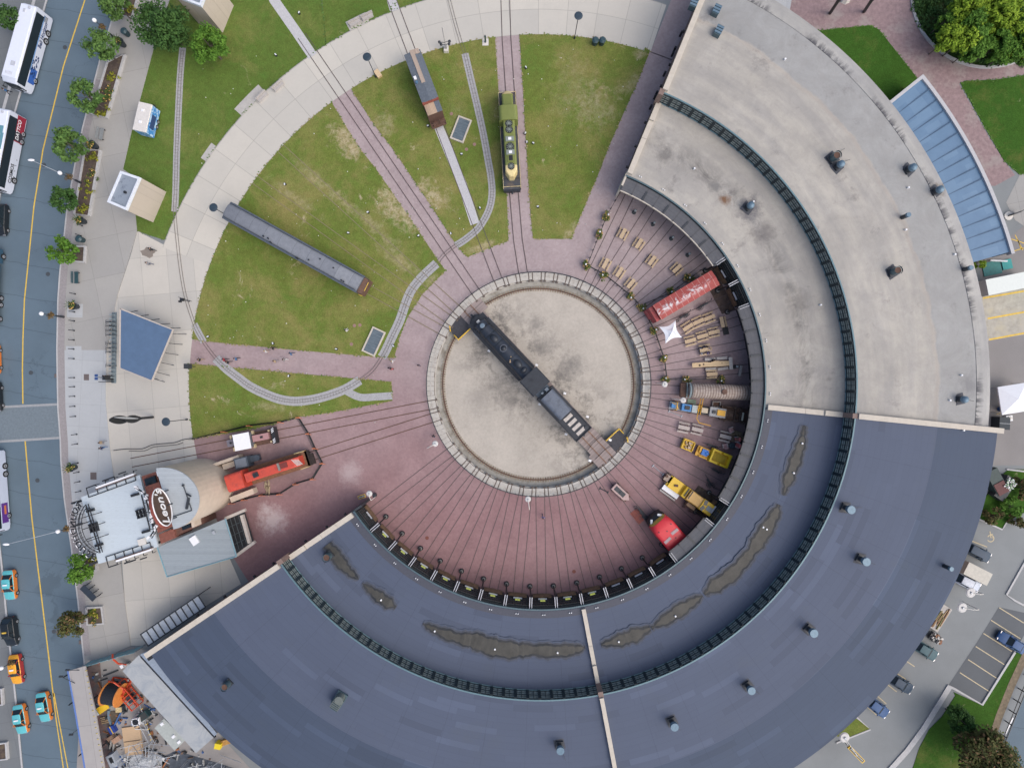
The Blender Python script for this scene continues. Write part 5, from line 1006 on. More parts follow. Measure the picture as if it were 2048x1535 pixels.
for s_ in (-1, 1): MB().box(2.85, s_*.75, 2.75, .8, .3, .12, s_*-.6).build('number_board', WHITE, t); MB().box(-.15 + .3*(s_ < 0), s_*.72, 4.08, .42, 1.05, .08, s_*.05).build('roof_hatch', M('hatch_grey', (.36, .27, .28), .5), t)
MB().box(-2.6, 0, .9, .6, 3.1, 2.9).build('rear_bulkhead', BLACK, t); MB().box(0, 0, .5, 6, 2.4, .6).build('underframe', BLACK, t); bogie(t, (-.2,))
for x, y in ((-2.1, 1.0), (-2.0, -.4), (-1.9, .6), (.9, 0), (-.6, -.3), (1.5, .9), (1.3, -1.0)): MB().cyl(x, y, 4.0, 4.2, .08, n=6).build('roof_fitting', DKST, t)
# yellow track machines
YB = M('machine_yellow', (.70, .45, .03), .5, var=.08, sc=2); YO = M('machine_orange', (.68, .36, .03), .5, var=.1)
t = train('track_motor_car', 'yellow track motor car with black windowed cab and tan hood', 'rail vehicle', 1385, 994, 1.5, radians(TH(6)))
MB().box(-.3, 0, .5, 8.4, 1.9, .25).build('deck', YB, t); MB().box(-3.2, 0, .75, 2.0, 1.95, .3, 0, 0).box(-3.1, 0, 1.05, .6, .35, .15, .5, 1).build('front_tray', [YB, RUST], t); MB().loft([(-1.7, rr(1.9, .75, 1.6, .1)), (-1.1, rr(1.9, .75, 1.8, .1))]).build('engine_cover', YB, t)
MB().loft([(-.9, rr(1.75, .75, 2.1, .15)), (1.5, rr(1.75, .75, 2.1, .15))]).build('hood', M('tan_hood', (.56, .35, .12), .6), t); m = MB().loft([(1.5, rr(1.9, .75, 2.4, .1)), (3.6, rr(1.9, .75, 2.5, .1))], 0); m.build('cab', YB, t)
MB().box(1.9, .5, 2.41, .55, .8, .05, .25).box(1.9, -.5, 2.41, .55, .8, .05, -.25).build('cab_window', GLASS, t); MB().box(2.85, 0, 2.5, .9, .8, .06).build('roof_plate', M('plate_grey', (.3, .33, .34)), t); m = MB()
for x in (-2.6, 2.6):
    for s_ in (-1, 1): m.wheel(x, s_*.74, .35, .12)
m.build('wheels', RUST, t); MB().box(-1.3, .1, 1.75, .2, 1.5, .08).box(-.7, .1, 2.1, .15, 1.4, .05).build('grille', BLACK, t)
def cart(px, py, lb, k, L, Wd, h, mat, extra=None, z=1.0, cat='rail cart', nm='rail_cart'):
    t = train(nm, lb, cat, px, py, z, radians(TH(k))); MB().box(0, 0, .4, L, Wd, .25).build('deck', mat, t); m = MB()
    for x in (-L*.32, L*.32):
        for s_ in (-1, 1): m.wheel(x, s_*.74, .3, .12)
    m.build('wheels', RUST, t)
    if extra: extra(t)
    return t
def e1(t):
    m = MB()
    for s_ in (-1, 1): m.box(0, s_*.78, .65, 1.9, .12, .3); m.box(s_*.9, 0, .65, .12, 1.6, .3)
    m.build('side_board', YB, t); rd = random.Random(3); m = MB()
    for i in range(12): m.box(rd.uniform(-.6, .6), rd.uniform(-.5, .5), .65, rd.uniform(.2, .5), rd.uniform(.1, .35), rd.uniform(.1, .5), rd.random()*3)
    m.build('scrap_load', M('scrap', (.40, .30, .20), .8, var=.5), t)
cart(1377, 890, 'small yellow rail cart loaded with scrap at the left of the yellow row', 8, 2.0, 1.7, .4, YB, e1)
def e2(t): MB().box(.15, .1, .65, 1.0, 1.0, .5).sphere(.5, .1, 1.1, .4, .35, .15).build('tarpaulin', M('blue_tarp', (.03, .17, .52), .5, var=.25, sc=4), t); MB().box(-.6, .3, .65, .3, .9, .35).box(.2, -.75, .65, 1.4, .2, .35).build('side_board', YO, t)
cart(1407, 905, 'yellow rail cart covered by a bright blue tarpaulin', 8, 2.1, 1.7, .4, YO, e2)
def e3(t):
    m = MB()
    for s_ in (-1, 1):
        for x in (-.85, .9): m.box(x, s_*.95, .65, 1.3, .3, .75)
    m.box(-1.45, 0, .65, .25, 2.2, .8).box(1.5, 0, .65, .25, 2.2, .8); m.build('wall', M('bin_yellow', (.75, .52, .02), .5), t); MB().box(0, 0, .65, 2.2, 1.3, .1).build('tray_floor', M('bin_floor', (.50, .36, .03), .7, var=.2), t)
cart(1440, 916, 'large bright yellow steel tray wagon under the canopy edge', 8, 3.2, 2.3, .6, YB, e3, 1.2)
BLM = M('machine_blue', (.04, .20, .46), .5, var=.15)
def e4(t): MB().box(-1.7, 0, .65, .6, .7, .6).box(.4, 0, .65, 1.5, 1.1, .7).build('engine', BLM, t); MB().box(.5, 0, 1.35, .8, .6, .15).build('engine_top', BLACK, t); MB().path([(-1.3, -.6, .7), (-1.2, -.6, 1.5), (-1.2, .6, 1.5), (-1.3, .6, .7)], .07).path([(-2.0, .4, 1.2), (-1.2, .2, 1.4), (-.8, -.5, 1.0)], .06).build('yellow_frame', YO, t); MB().box(1.85, 0, .65, .9, 1.2, .4).build('grey_box', M('pale_box', (.36, .40, .40), .5), t)
cart(1367, 814, 'blue and yellow rail work car above the two grey picnic tables', 10, 4.4, 1.25, .4, M('car_grey', (.25, .27, .29)), e4)
def e5(t):
    MB().box(1.2, 0, .65, 2.6, 1.5, .8).build('engine', M('mid_grey', (.28, .29, .30), .5), t); MB().box(1.7, .0, 1.45, 1.3, .9, .2).build('orange_lid', YO, t); MB().box(.55, .0, 1.45, .5, .5, .2).build('black_intake', BLACK, t)
    m = MB().path([(-1.7, 2.0, 1.0), (-1.8, .2, 1.1), (-1.9, -1.5, 1.1), (-1.4, -2.1, 1.0), (.6, -2.3, 1.0)], .07).path([(-1.4, 2.0, 1.2), (-1.5, -.8, 1.2)], .07)
    for i in range(4): m.path([(-1.5, -.2+.25*i, 1.1), (-2.1, -.15+.25*i, 1.1)], .05)
    m.build('orange_arm', YO, t); MB().box(-.9, 0, .65, 1.0, .8, .7).build('cream_block', M('block_cream', (.52, .44, .32)), t)
cart(1419, 822, 'orange armed grey track machine behind the rusty frame', 10, 3.6, 1.3, .5, DKST, e5)
def e6(t):
    rd = random.Random(9); m = MB()
    for s_ in (-1, 1): m.box(0, s_*1.1, .65, 4.6, .2, .25); m.box(-1.1, s_*.6, .9, 1.7, .15, .2)
    for x in (-2.2, 0, .9, 2.2): m.box(x, 0, .65, .2, 2.3, .3)
    m.box(-1.1, 0, .7, 1.5, .9, .5)
    for i in range(16): m.box(rd.uniform(-2.4, 2.2), rd.uniform(-1.3, 1.3), .6, rd.uniform(.2, .7), rd.uniform(.1, .3), rd.uniform(.2, .6), rd.random()*3)
    m.build('rusted_frame', M('old_rust', (.07, .048, .038), .9, var=.5, sc=3, c2=(.16, .10, .07)), t); MB().box(1.2, -.1, 1.1, .25, 1.3, .12).box(2.3, -.1, .9, .12, 1.5, .12).build('cream_bar', M('bar_cream', (.62, .58, .45)), t)
cart(1470, 829, 'rusty stripped wagon frame by the dark canopy edge', 10, 4.8, 2.2, .4, RUST, e6)
def e7(t):
    MB().prism([(-1.6, -.65), (1.0, -.65), (1.75, 0), (1.0, .65), (-1.6, .65)], .65, 1.15).build('hull', M('faded_rose', (.42, .30, .28), .7, var=.2), t); MB().box(-.3, 0, 1.15, 2.0, .75, .03).box(.2, 0, 1.15, .9, .25, .15).build('dark_well', DKST, t)
cart(1242, 985, 'small pale boat shaped hand wagon near the pit rim', 5, 3.2, 1.2, .4, RUST, e7)
def e8(t): MB().box(0, 0, .65, 2.6, 1.1, .1).build('load_board', M('slag', (.33, .26, .21), .9, var=.5, sc=4), t); m = MB().cyl(-1.1, .2, .7, .95, .22); m.build('ring', RUST, t)
cart(1344, 962, 'rough brown flat trolley beside the white topped table', 6, 2.8, 1.1, .4, RUST, e8); cart(1382, 1012, 'short dark trolley with pale crate beside the yellow motor car', 6, 1.9, .9, .4, RUST, lambda t: MB().box(0, 0, .65, 1.5, .6, .35).build('crate', M('crate_tan', (.36, .24, .15), .8, var=.3), t))
# ------------------------------------------------------------------ road vehicles
def text_mesh(s, size, mat, depth=.02, shear=0, name='lettering'):
    cu = bpy.data.curves.new(name, 'FONT'); cu.body = s; cu.size = size; cu.extrude = depth/2; cu.align_x = 'CENTER'; cu.align_y = 'CENTER'; cu.shear = shear; cu.offset = .012*size; cu.resolution_u = 3
    o = bpy.data.objects.new('tmp', cu); SC.collection.objects.link(o); me = bpy.data.meshes.new_from_object(o.evaluated_get(bpy.context.evaluated_depsgraph_get())); bpy.data.objects.remove(o); me.materials.clear(); me.materials.append(mat); return me
def place_mesh(name, me, par, loc, rot):
    o = bpy.data.objects.new(name, me); SC.collection.objects.link(o); o.parent = par; o.location = loc; o.rotation_euler = rot; return o
def wheels(par, xs, w, r=.5, wid=.3):
    for x in xs:
        for s_ in (-1, 1):
            o = MB().wheel(x, s_*(w/2-wid/2+.02), r, wid, 0, 18).build('wheel', TYRE, par); MB().wheel(x, s_*(w/2+.03), r*.55, .05, 0, 14, r).wheel(x, s_*(w/2+.05), r*.2, .06, 1, 8, r).build('rim', [RIM, DKST], o)
def coach(px, py, rz, label, side, texts, trim, trim_part=None, L=12.9):
    t = thing('coach_bus', label, 'bus', W(px, py)+(.02,), rz); w = 2.6; h = L/2; WB = M('bus_white', (.66, .70, .80), .35, var=.03)
    MB().loft([(h, rr(2.1, .5, 2.3, .5, 4)), (h-.25, rr(2.45, .4, 3.2, .35, 4)), (h-.9, rr(w, .35, 3.5, .22, 4)), (-h+.3, rr(w, .35, 3.5, .22, 4)), (-h, rr(2.4, .45, 3.3, .3, 4))]).build('body', side, t, True)
    MB().loft([(h-1.0, rr(2.34, 3.4, 3.56, .1)), (-h+.25, rr(2.34, 3.4, 3.56, .1))]).build('roof', WB, t)
    FM = M('bus_fitting', (.45, .47, .52), .5); MB().box(h-3.2, .2, 3.56, .7, .7, .1).build('roof_hatch', FM, t); MB().box(-h+1.2, -.3, 3.56, .5, .3, .12).build('roof_hatch', FM, t); m = MB().box(-h+.6, .4, 3.56, .35, .3, .2)
    for i in range(6): m.box(h-1.6, -.6+.2*i, 3.56, .5, .06, .05)
    m.build('roof_fitting', M('bus_fitting', (.45, .47, .52), .5), t)
    for s_ in (-1, 1): MB().box(.1, s_*(w/2+.012), 1.9, L-1.3, .03, 1.4).build('side_window', GLASS, t)
    MB().loft([(h+.02, rr(2.0, 1.2, 2.35, .45, 3)), (h-.2, rr(2.47, 1.3, 3.05, .3, 3))]).build('windscreen', GLASS, t); MB().box(-h+.35, 0, 2.2, .8, 2.3, .9).build('rear_panel', trim, t)
    for s_ in (-1, 1): MB().path([(h-.2, s_*1.2, 2.7), (h+.35, s_*1.35, 2.6)], .04).box(h+.35, s_*1.42, 2.1, .12, .25, .5).build('mirror', BLACK, t); MB().box(h-.05, s_*.85, .7, .12, .4, .25).build('headlight', RIM, t)
    m = MB()
    for i in range(4): m.box(-h+.02, -.6+.4*i, .9, .05, .25, .3)
    m.build('engine_grille', BLACK, t); wheels(t, (h-2.3, -h+2.6, -h+3.9), w, .52, .32)
    if trim_part: trim_part(t, h, w)
    for s, size, x, z, mat, sh in texts: place_mesh('lettering', text_mesh(s, size, mat, .02, sh), t, (x, w/2+.045, z), (pi/2, 0, pi))
    return t
NAVY = M('navy_print', (.015, .04, .13), .4); CYAN = M('blue_print', (.12, .28, .55), .4); DRED = M('maroon_print', (.26, .02, .04), .4); SWHT = M('bus_side_white', (.52, .56, .64), .35, var=.04)
def bt1(t, h, w):
    m = MB()
    for i in range(3): m.box(-1.5, w/2+.02, 1.84-.05*i, 9, .02, .025)
    m.build('pinstripe', CYAN, t); m = MB(); rd = random.Random(4)
    for i in range(34):
        x = h-4.0+rd.uniform(-2.0, 1.3); m.box(x, w/2+.022, .75+rd.uniform(0, .9), .32, .02, rd.uniform(.08, .22))
    m.build('leopard_print', NAVY, t); MB().box(h-2.7, w/2+.018, .6, 2.4, .02, 1.1).build('blue_flash', M('royal_print', (.03, .10, .36), .4), t)
    m = MB()
    for i in range(5): m.box(-h+.55+.18*i, w/2+.02, 1.2, .08, .02, .75)
    m.build('side_grille', BLACK, t)
coach(74, 113, radians(-105.5), 'white coach with dark side windows at the top left, blue animal print near its front', SWHT, [('Bell Horizon', .82, -3.0, 1.33, NAVY, .15)], SWHT, bt1)
def bt2(t, h, w):
    MB().box(-h+2.2, w/2+.014, .45, 4.2, .02, 1.5).build('maroon_panel', DRED, t); MB().box(-h+3.4, w/2+.016, .45, 1.5, .02, 1.5).build('dark_panel', M('rear_dark', (.03, .025, .035)), t); m = MB()
    for i in range(5): m.box(h-2.0-.9*i, w/2+.02, .7, .12, .02, .12)
    m.build('side_vent', BLACK, t); MB().box(-3.0, .2, 3.57, 1.2, 1.5, .03).box(-1.2, .9, 3.57, 2.6, .5, .05).build('roof_panel', M('teal_roof_panel', (.10, .24, .30)), t)
coach(28, 313, radians(-100.8), 'second coach from the top, white sided with maroon tail', SWHT, [('DATTCO', .78, -3.9, 1.45, WHITE, .2), ('COSMOS', .78, 3.1, 1.3, BLACK, 0)], SWHT, bt2, 12.6)
def bt3(t, h, w): MB().box(h-2.9, w/2+.015, .6, 3.2, .02, 1.1).build('purple_flash', M('purple_print', (.10, .03, .22), .4), t); MB().box(h-3.4, w/2+.02, .9, 1.4, .02, .35, 0).build('orange_flash', M('orange_print', (.55, .18, .06), .4), t)
coach(4, 979, radians(-85.8), 'white coach cut by the left edge just below the brick crossing', M('bus_silver', (.50, .55, .66), .35, var=.04), [], SWHT, bt3, 13)
def car(px, py, rz, label, top, side, kind='sedan', group=None, sign=None, name='car', cat='car'):
    t = thing(name, label, cat, W(px, py)+(.02,), rz, group); w = 1.8; L = {'sedan': 4.8, 'suv': 4.8, 'van': 5.1}[kind]; h = L/2; hood = .95 if kind == 'sedan' else 1.1; rf = {'sedan': 1.45, 'suv': 1.75, 'van': 1.85}[kind]
    b = MB().loft([(h, rr(1.35, .35, .62, .12, 3)), (h-.25, rr(w-.15, .28, .78, .12, 3)), (h-1.3, rr(w, .26, hood, .12, 3)), (-h+.9, rr(w, .26, hood+.05, .12, 3)), (-h+.2, rr(w-.1, .3, hood, .12, 3)), (-h, rr(1.45, .4, .8, .12, 3))])
    o = b.build('body', [side, top], t, True)
    for p in o.data.polygons:
        if abs(p.normal.z) > .7 and p.center.z > .6: p.material_index = 1
    r0 = -h+(.55 if kind == 'sedan' else .1)
    MB().loft([(h-1.35, rr(1.6, hood-.05, hood+.02, .02, 3, 1.5)), (h-2.1, rr(1.66, hood-.05, rf-.03, .12, 3, 1.25)), (r0+.85, rr(1.66, hood-.05, rf-.03, .12, 3, 1.25)), (r0+.1, rr(1.6, hood-.05, hood+.04, .02, 3, 1.4))]).build('glasshouse', GLASS, t)
    MB().loft([(h-2.02, rr(1.2, rf-.12, rf, .06, 3)), (h-2.25, rr(1.3, rf-.1, rf+.03, .08, 3)), (r0+.95, rr(1.3, rf-.1, rf+.03, .08, 3)), (r0+.72, rr(1.2, rf-.12, rf, .06, 3))]).build('roof', top, t, True)
    for s_ in (-1, 1):
        for x0, x1, y0, y1, z0, z1 in ((h-1.35, h-2.15, .78, .62, hood, rf-.04), (r0+.15, r0+.8, .78, .62, hood, rf-.04), (.05, .05, .84, .64, hood, rf-.05)): MB().tube((x0, s_*y0, z0), (x1, s_*y1, z1), .06, 4).build('pillar', side, t)
    wheels(t, (h-.95, -h+1.0), w, .33, .2)
    for s_ in (-1, 1): MB().box(h-.12, s_*.6, .55, .2, .35, .14).build('headlight', RIM, t); MB().box(-h+.08, s_*.6, .65, .15, .3, .15).build('taillight', M('tail_red', (.3, .01, .01), .3), t); MB().box(h-1.55, s_*1.0, hood, .12, .22, .13).build('mirror', side, t)
    if sign: MB().box(-.25, 0, rf+.03, .22, .6, .14).build('roof_sign', sign, t)
    return t
TQ = M('taxi_teal', (.10, .42, .46), .4, var=.04); TO = M('taxi_orange', (.55, .17, .03), .4, var=.04); TY = M('taxi_yellow', (.72, .33, .02), .4, var=.04); TR = M('taxi_red', (.30, .03, .03), .4); CB = M('car_black', (.012, .016, .02), .3)
for px, py, rz, lb, a, b, k, sg in ((27, 1166, -86, 'teal roofed orange taxi at the kerb below the arched sign lamp', TQ, TO, 'sedan', WHITE), (29, 1258, -84, 'black taxi van with yellow roof sign at the kerb', CB, CB, 'suv', YEL), (40, 1333, -83, 'yellow roofed red sided taxi at the kerb', TY, TR, 'sedan', WHITE),
        (95, 1408, -81, 'teal roofed orange taxi driving next to the yellow line', TQ, TO, 'sedan', WHITE), (49, 1432, -81, 'teal roofed orange taxi at the kerb near the bottom edge', TQ, TO, 'sedan', WHITE), (-5, 718, -88, 'orange car cut by the left edge above the brick crossing', TO, TO, 'sedan', None),
        (-2, 793, -87, 'black car with pale hood cut by the left edge at the brick crossing', CB, CB, 'sedan', None)): car(px, py, radians(rz), lb, a, b, k, 'taxis and cars along the street', sg)
car(10, 442, radians(-93), 'black van cut by the left edge behind the second coach', CB, CB, 'van', 'taxis and cars along the street')
t = thing('flatbed_truck', 'dark blue flatbed truck with orange load cut by the left edge', 'truck', W(-6, 577)+(.02,), radians(-93)); MB().box(1.2, 0, .9, 9.6, 2.5, .25).box(1.2, 1.2, 1.1, 9.6, .08, .3).build('bed', M('truck_navy', (.03, .075, .12), .4), t); MB().loft([(-6.3, rr(2.3, .5, 2.2, .2)), (-4.0, rr(2.4, .5, 2.5, .25))]).build('cab', M('truck_navy', (.03, .075, .12), .4), t)
m = MB().box(.5, .4, 1.15, 2.2, 1.2, .8); m.build('load', TO, t); wheels(t, (-5.2, 1.6, 2.7, 5.0), 2.5, .45, .3); MB().box(1.2, 0, .6, 10, .9, .3).build('frame', DKST, t)
DB = M('car_navy', (.015, .04, .075), .6); DT = M('car_teal', (.02, .075, .095), .6); BL = M('car_blue', (.02, .075, .20), .6)
g = 'cars in the east parking area'
for px, py, rz, lb, mt, k in ((1945, 1100, -27, 'dark blue van under the roof edge beside the wheelchair symbol', DB, 'van'), (1842, 1294, -32, 'dark teal car below the lumber pile', DT, 'sedan'), (1793, 1360, -32, 'navy blue car in the middle bay by the roof edge', DB, 'sedan'), (1746, 1406, -38, 'bright blue car in the lowest occupied bay', BL, 'sedan'), (2016, 1280, 149, 'long blue car alone in the dark parking rows at right', BL, 'sedan')): car(px, py, radians(rz), lb, mt, mt, k, g)
t = thing('box_van', 'beige box van parked under the roof edge', 'van', W(1937, 1140)+(.02,), radians(-27)); MB().box(-.6, 0, .6, 4.2, 2.1, 1.9).build('box_body', M('van_beige', (.46, .44, .38), .6), t); MB().loft([(1.5, rr(2, .5, 2.0, .2)), (2.6, rr(1.9, .5, 1.2, .2))]).build('cab', M('van_beige', (.46, .44, .38), .6), t); MB().loft([(1.9, rr(1.8, 1.3, 1.95, .15)), (2.3, rr(1.8, 1.1, 1.5, .1))]).build('windscreen', GLASS, t); wheels(t, (-1.8, 1.8), 2.0, .38)
car(1926, 1160, radians(-27), 'pale blue white car next to the beige box van', M('car_pale', (.42, .47, .56), .35), M('car_pale', (.42, .47, .56), .35), 'suv', g)
t = thing('box_truck', 'white box truck with bright green cab backed against the east wall', 'truck', W(2008, 568, 2.5)+(.02,), radians(11.5)); MB().box(-.6, 0, 1.0, 6.4, 2.5, 2.7).build('box_body', M('truck_white', (.62, .66, .62), .4, var=.04), t); MB().loft([(2.7, rr(2.3, .6, 2.9, .2)), (4.2, rr(2.3, .6, 2.5, .3)), (4.6, rr(2.2, .6, 1.6, .2))]).build('cab', M('lime_green', (.10, .50, .05), .4), t); MB().loft([(4.2, rr(2.0, 1.6, 2.45, .2)), (4.65, rr(2.0, 1.5, 1.7, .1))]).build('windscreen', GLASS, t); wheels(t, (-2.6, 3.4), 2.4, .5)
# snack trailer on the corner lawn
t = thing('food_trailer', 'white roofed blue painted food trailer parked on the corner lawn', 'trailer', W(306, 249)+(.06,), radians(-103)); BP = m_patch('blue_mural', (.05, .22, .52), (.45, .62, .80), 1.3, .46, .54, .4, 1.2)
MB().loft([(2.3, rr(2.1, .45, 2.5, .12)), (-2.2, rr(2.1, .45, 2.5, .12))]).build('body', BP, t); MB().loft([(2.32, rr(2.2, 2.45, 2.62, .08)), (-2.22, rr(2.2, 2.45, 2.62, .08))]).build('roof', M('trailer_roof', (.60, .58, .55), .6, var=.08), t)
for x in (-1, .9): MB().box(x, -.1, 2.62, .42, .42, .1).build('roof_vent', WHITE, t)
MB().box(.2, 1.06, 1.0, 2.2, .06, 1.0).build('serving_hatch', M('hatch_navy', (.03, .06, .16), .4), t); wheels(t, (-.45, .4), 2.1, .34, .2); MB().path([(-2.2, -.5, .5), (-3.0, 0, .5), (-2.2, .5, .5)], .05).cyl(-2.9, 0, .2, .9, .05).build('tow_bar', DKST, t)
# ------------------------------------------------------------------ patio furniture
PW = M('aged_plank', (.44, .33, .21), .85, var=.18, sc=3)
def ptab(px, py, deg, label, mat=WOOD, wide=1.5, L=1.75, group='wooden picnic tables on the patio', one=False):
    t = thing('picnic_table', label, 'picnic table', W(px, py, .7)+(.012,), radians(deg), group); m = MB()
    for i in range(4): m.box(0, -.225+.15*i, .72, L, .14, .05)
    m.build('table_top', mat, t)
    for s_ in ((1,) if one else (-1, 1)):
        m = MB()
        for i in range(2): m.box(0, s_*(wide/2-.06)+.14*(i-.5), .43, L, .125, .045)
        m.build('seat', mat, t)
    for x in (-.55, .55):
        m = MB()
        for s_ in (-1, 1): m.tube((x, s_*.2, .72), (x, s_*.62, 0), .05, 4)
        m.box(x, 0, .38, .07, wide-.1, .06); m.build('leg', WOODD, t)
    return t
wl = [(1246, 467, 62, 'upper left of the spaced patio tables'), (1278, 487, 57, 'next to the upper left one, towards the canopy'), (1304, 521, 53, 'in the middle of the upper patio'), (1354, 537, 43, 'above the red boxcar near the canopy'), (1211, 527, 62, 'nearest the left flower tub corner'), (1239, 544, 57, 'second along the pit side'), (1262, 567, 50, 'third along the pit side')]
for px, py, dg, lb in wl: ptab(px, py, dg, 'wooden picnic table '+lb, WOOD)
for i, (px, py, dg) in enumerate(((1376, 654, 33), (1397, 643, 25), (1419, 635, 22))): ptab(px, py, dg, f'wooden picnic table, {ORD[i]} from the white shade sail in the upper joined row', WOOD, 1.55, 1.85)
for i, (px, py, dg) in enumerate(((1381, 681, 15), (1405, 672, 15), (1428, 664, 13))): ptab(px, py, dg, f'wooden picnic table, {ORD[i]} from the white shade sail in the lower joined row', WOOD, 1.5, 1.85)
ptab(1444, 644, -78, 'wooden picnic table turned crosswise at the end of the upper row', WOOD, 1.5, 1.75, one=True); ptab(1411, 699, 10, 'picnic table crowded with seated people', WOOD, 1.6, 1.9); ptab(1424, 748, 4, 'wooden picnic table just above the ribbed tank car', WOOD, 1.3, 1.75)
WG = m_planks('grey_table_wood', (.50, .44, .40), .15, 1)
for px, py, dg, lb in ((1368, 855, -12, 'grey weathered picnic table below the blue rail car, left of two'), (1395, 859, -14, 'grey weathered picnic table below the blue rail car, right of two'), (1451, 873, -14, 'grey weathered picnic table beside the red chairs')): ptab(px, py, dg, lb, WG, 1.55, 1.85)
t = thing('log_table', 'very long pale live edge log table with dark knots', 'table', W(1424, 728, .7)+(0.012,), radians(3.5)); up = [(-3.25, .38), (-1, .40), (-.3, .30), (.5, .52), (1.5, .42), (3.0, .36)]; dn = [(3.0, -.40), (1.6, -.44), (0, -.40), (-1.2, -.36), (-3.25, -.38)]
MB().prism(up+dn, .68, .78).build('table_top', m_patch('pale_log', (.58, .43, .25), (.42, .29, .16), 1.5, .5, .75), t); MB().cyl(-2.05, -.05, .78, .785, .18).cyl(-1.4, .05, .78, .785, .14).cyl(1.6, .1, .78, .785, .08).build('knot', M('knot_dark', (.08, .05, .03)), t); MB().box(3.05, -.05, .5, .55, 2.0, .3).build('end_plank', M('grey_plank', (.40, .38, .36), .85), t)
for x in (-2.5, 0, 2.3): MB().box(x, 0, 0, .2, .5, .7).build('leg', WOODD, t)
def plank_bench(px, py, dg, lb, L=1.75, w=.45, mat=None):
    t = thing('plank_bench', lb, 'bench', W(px, py, .5)+(.012,), radians(dg)); MB().box(0, -w/4, .42, L, w/2-.02, .05).box(0, w/4, .42, L, w/2-.02, .05).build('seat', mat or M('grey_plank', (.40, .38, .36), .85), t)
    for x in (-.6, .6): MB().box(x, 0, 0, .08, w*.8, .42).build('leg', WOODD, t)
for px, py, dg, lb in ((1420.5, 718, 3, 'grey plank bench above the log table, left of two'), (1444, 716, 3, 'grey plank bench above the log table, right of two'), (1422, 738, 3, 'grey plank bench below the log table, left of two'), (1446, 737, 8, 'grey plank bench below the log table, right of two'), (1481, 741, 80, 'grey plank bench standing crosswise near the canopy')): plank_bench(px, py, dg, lb)
t = thing('white_table', 'long white topped table with two side benches beside the yellow motor car', 'table', W(1341, 983, .75)+(.012,), radians(TH(6))); MB().box(0, 0, .7, 3.0, .85, .06).build('table_top', WHITE, t)
for s_ in (-1, 1): MB().box(0, s_*.72, .42, 3.0, .28, .05).build('seat', M('grey_plank', (.40, .38, .36), .85), t)
for x in (-1.2, 1.2): MB().box(x, 0, 0, .1, 1.5, .42).box(x, 0, .4, .1, .6, .3).build('leg', DKST, t)
t = thing('shade_sail', 'white square shade parasol with scooped edges on the patio', 'parasol', W(1343, 663.5, 2.6)+(.012,), 0); c = [Vector(W(a, b, 2.5)+(2.45,)) for a, b in ((1318.6, 653.5), (1351, 640.5), (1364, 674.5), (1331, 686.5))]; ox = Vector((t.location.x, t.location.y, 0)); pk = Vector((t.location.x, t.location.y, 3.0)); rim = []
for i in range(4):
    a, b = c[i], c[(i+1) % 4]
    for j in range(6): f = j/6; p = a.lerp(b, f); p = p.lerp(Vector((pk.x, pk.y, 2.45)), .30*4*f*(1-f)*.9); rim.append(p-ox)
m = MB(); n = len(rim); mid = [p.lerp(pk-ox, .5)-Vector((0, 0, .1)) for p in rim]; m.add(rim+mid+[pk-ox], [(i, (i+1) % n, n+(i+1) % n, n+i) for i in range(n)]+[(n+i, n+(i+1) % n, 2*n) for i in range(n)]); m.build('canvas', M('sail_white', (.72, .75, .80), .6, var=.03), t)
MB().cyl(0, 0, 0, 2.9, .05).box(0, 0, 0, .7, .7, .1).build('pole', STEEL, t)
def chair(px, py, rz, lb, mat):
    t = thing('lounge_chair', lb, 'chair', W(px, py, .4)+(.012,), radians(rz), 'plastic lounge chairs by the canopy'); MB().box(0, 0, .32, .6, .62, .07).build('seat', mat, t); MB().prism([(-.42, -.32), (-.3, -.32), (-.3, .32), (-.42, .32), (-.5, 0)], .35, .95).build('backrest', mat, t)
    for s_ in (-1, 1): MB().box(0, s_*.38, .3, .7, .13, .3).build('armrest', M('chair_arm', (.42, .36, .34)), t)
PK = M('coral_plastic', (.58, .16, .15), .5); PL = M('dusty_pink', (.46, .28, .27), .5)
for px, py, rz, lb, mt in ((1463, 859, 20, 'dusty pink lounge chair nearest the rusty frame', PL), (1473.5, 878, 185, 'coral lounge chair touching the grey table end', PK), (1450, 891, 100, 'dusty pink lounge chair nearest the yellow tray wagon', PL), (1475, 890, 150, 'coral lounge chair beside the dark round tub', PK)): chair(px, py, rz, lb, mt)
t = thing('round_tub', 'dark round tub between the coral lounge chairs', 'tub', W(1463, 891, .4)+(.012,)); MB().cyl(0, 0, 0, .6, .42, .5, 14).build('tub', M('tub_slate', (.04, .06, .07), .6), t); MB().cyl(0, 0, .5, .56, .44, n=14).build('lid', M('tub_lid', (.08, .11, .12)), t)
for i, (px, py) in enumerate(((1270, 422), (1308, 446), (1345, 475), (1378, 508), (1473, 733))):
    x, y = W(px, py, .8); t = thing('patio_heater', f'small dark standing patio lamp below the curved canopy, {ORD[i]} from the top', 'lamp', (x, y, .012), 0, 'small dark lamps under the canopy'); MB().cyl(0, 0, 0, .2, .35, .3, 12).cyl(0, 0, .2, 1.1, .09).build('stand', M('lamp_slate', (.05, .06, .065)), t); MB().sphere(0, 0, 1.15, .24).build('lamp_head', M('lamp_pale', (.22, .25, .26)), t)
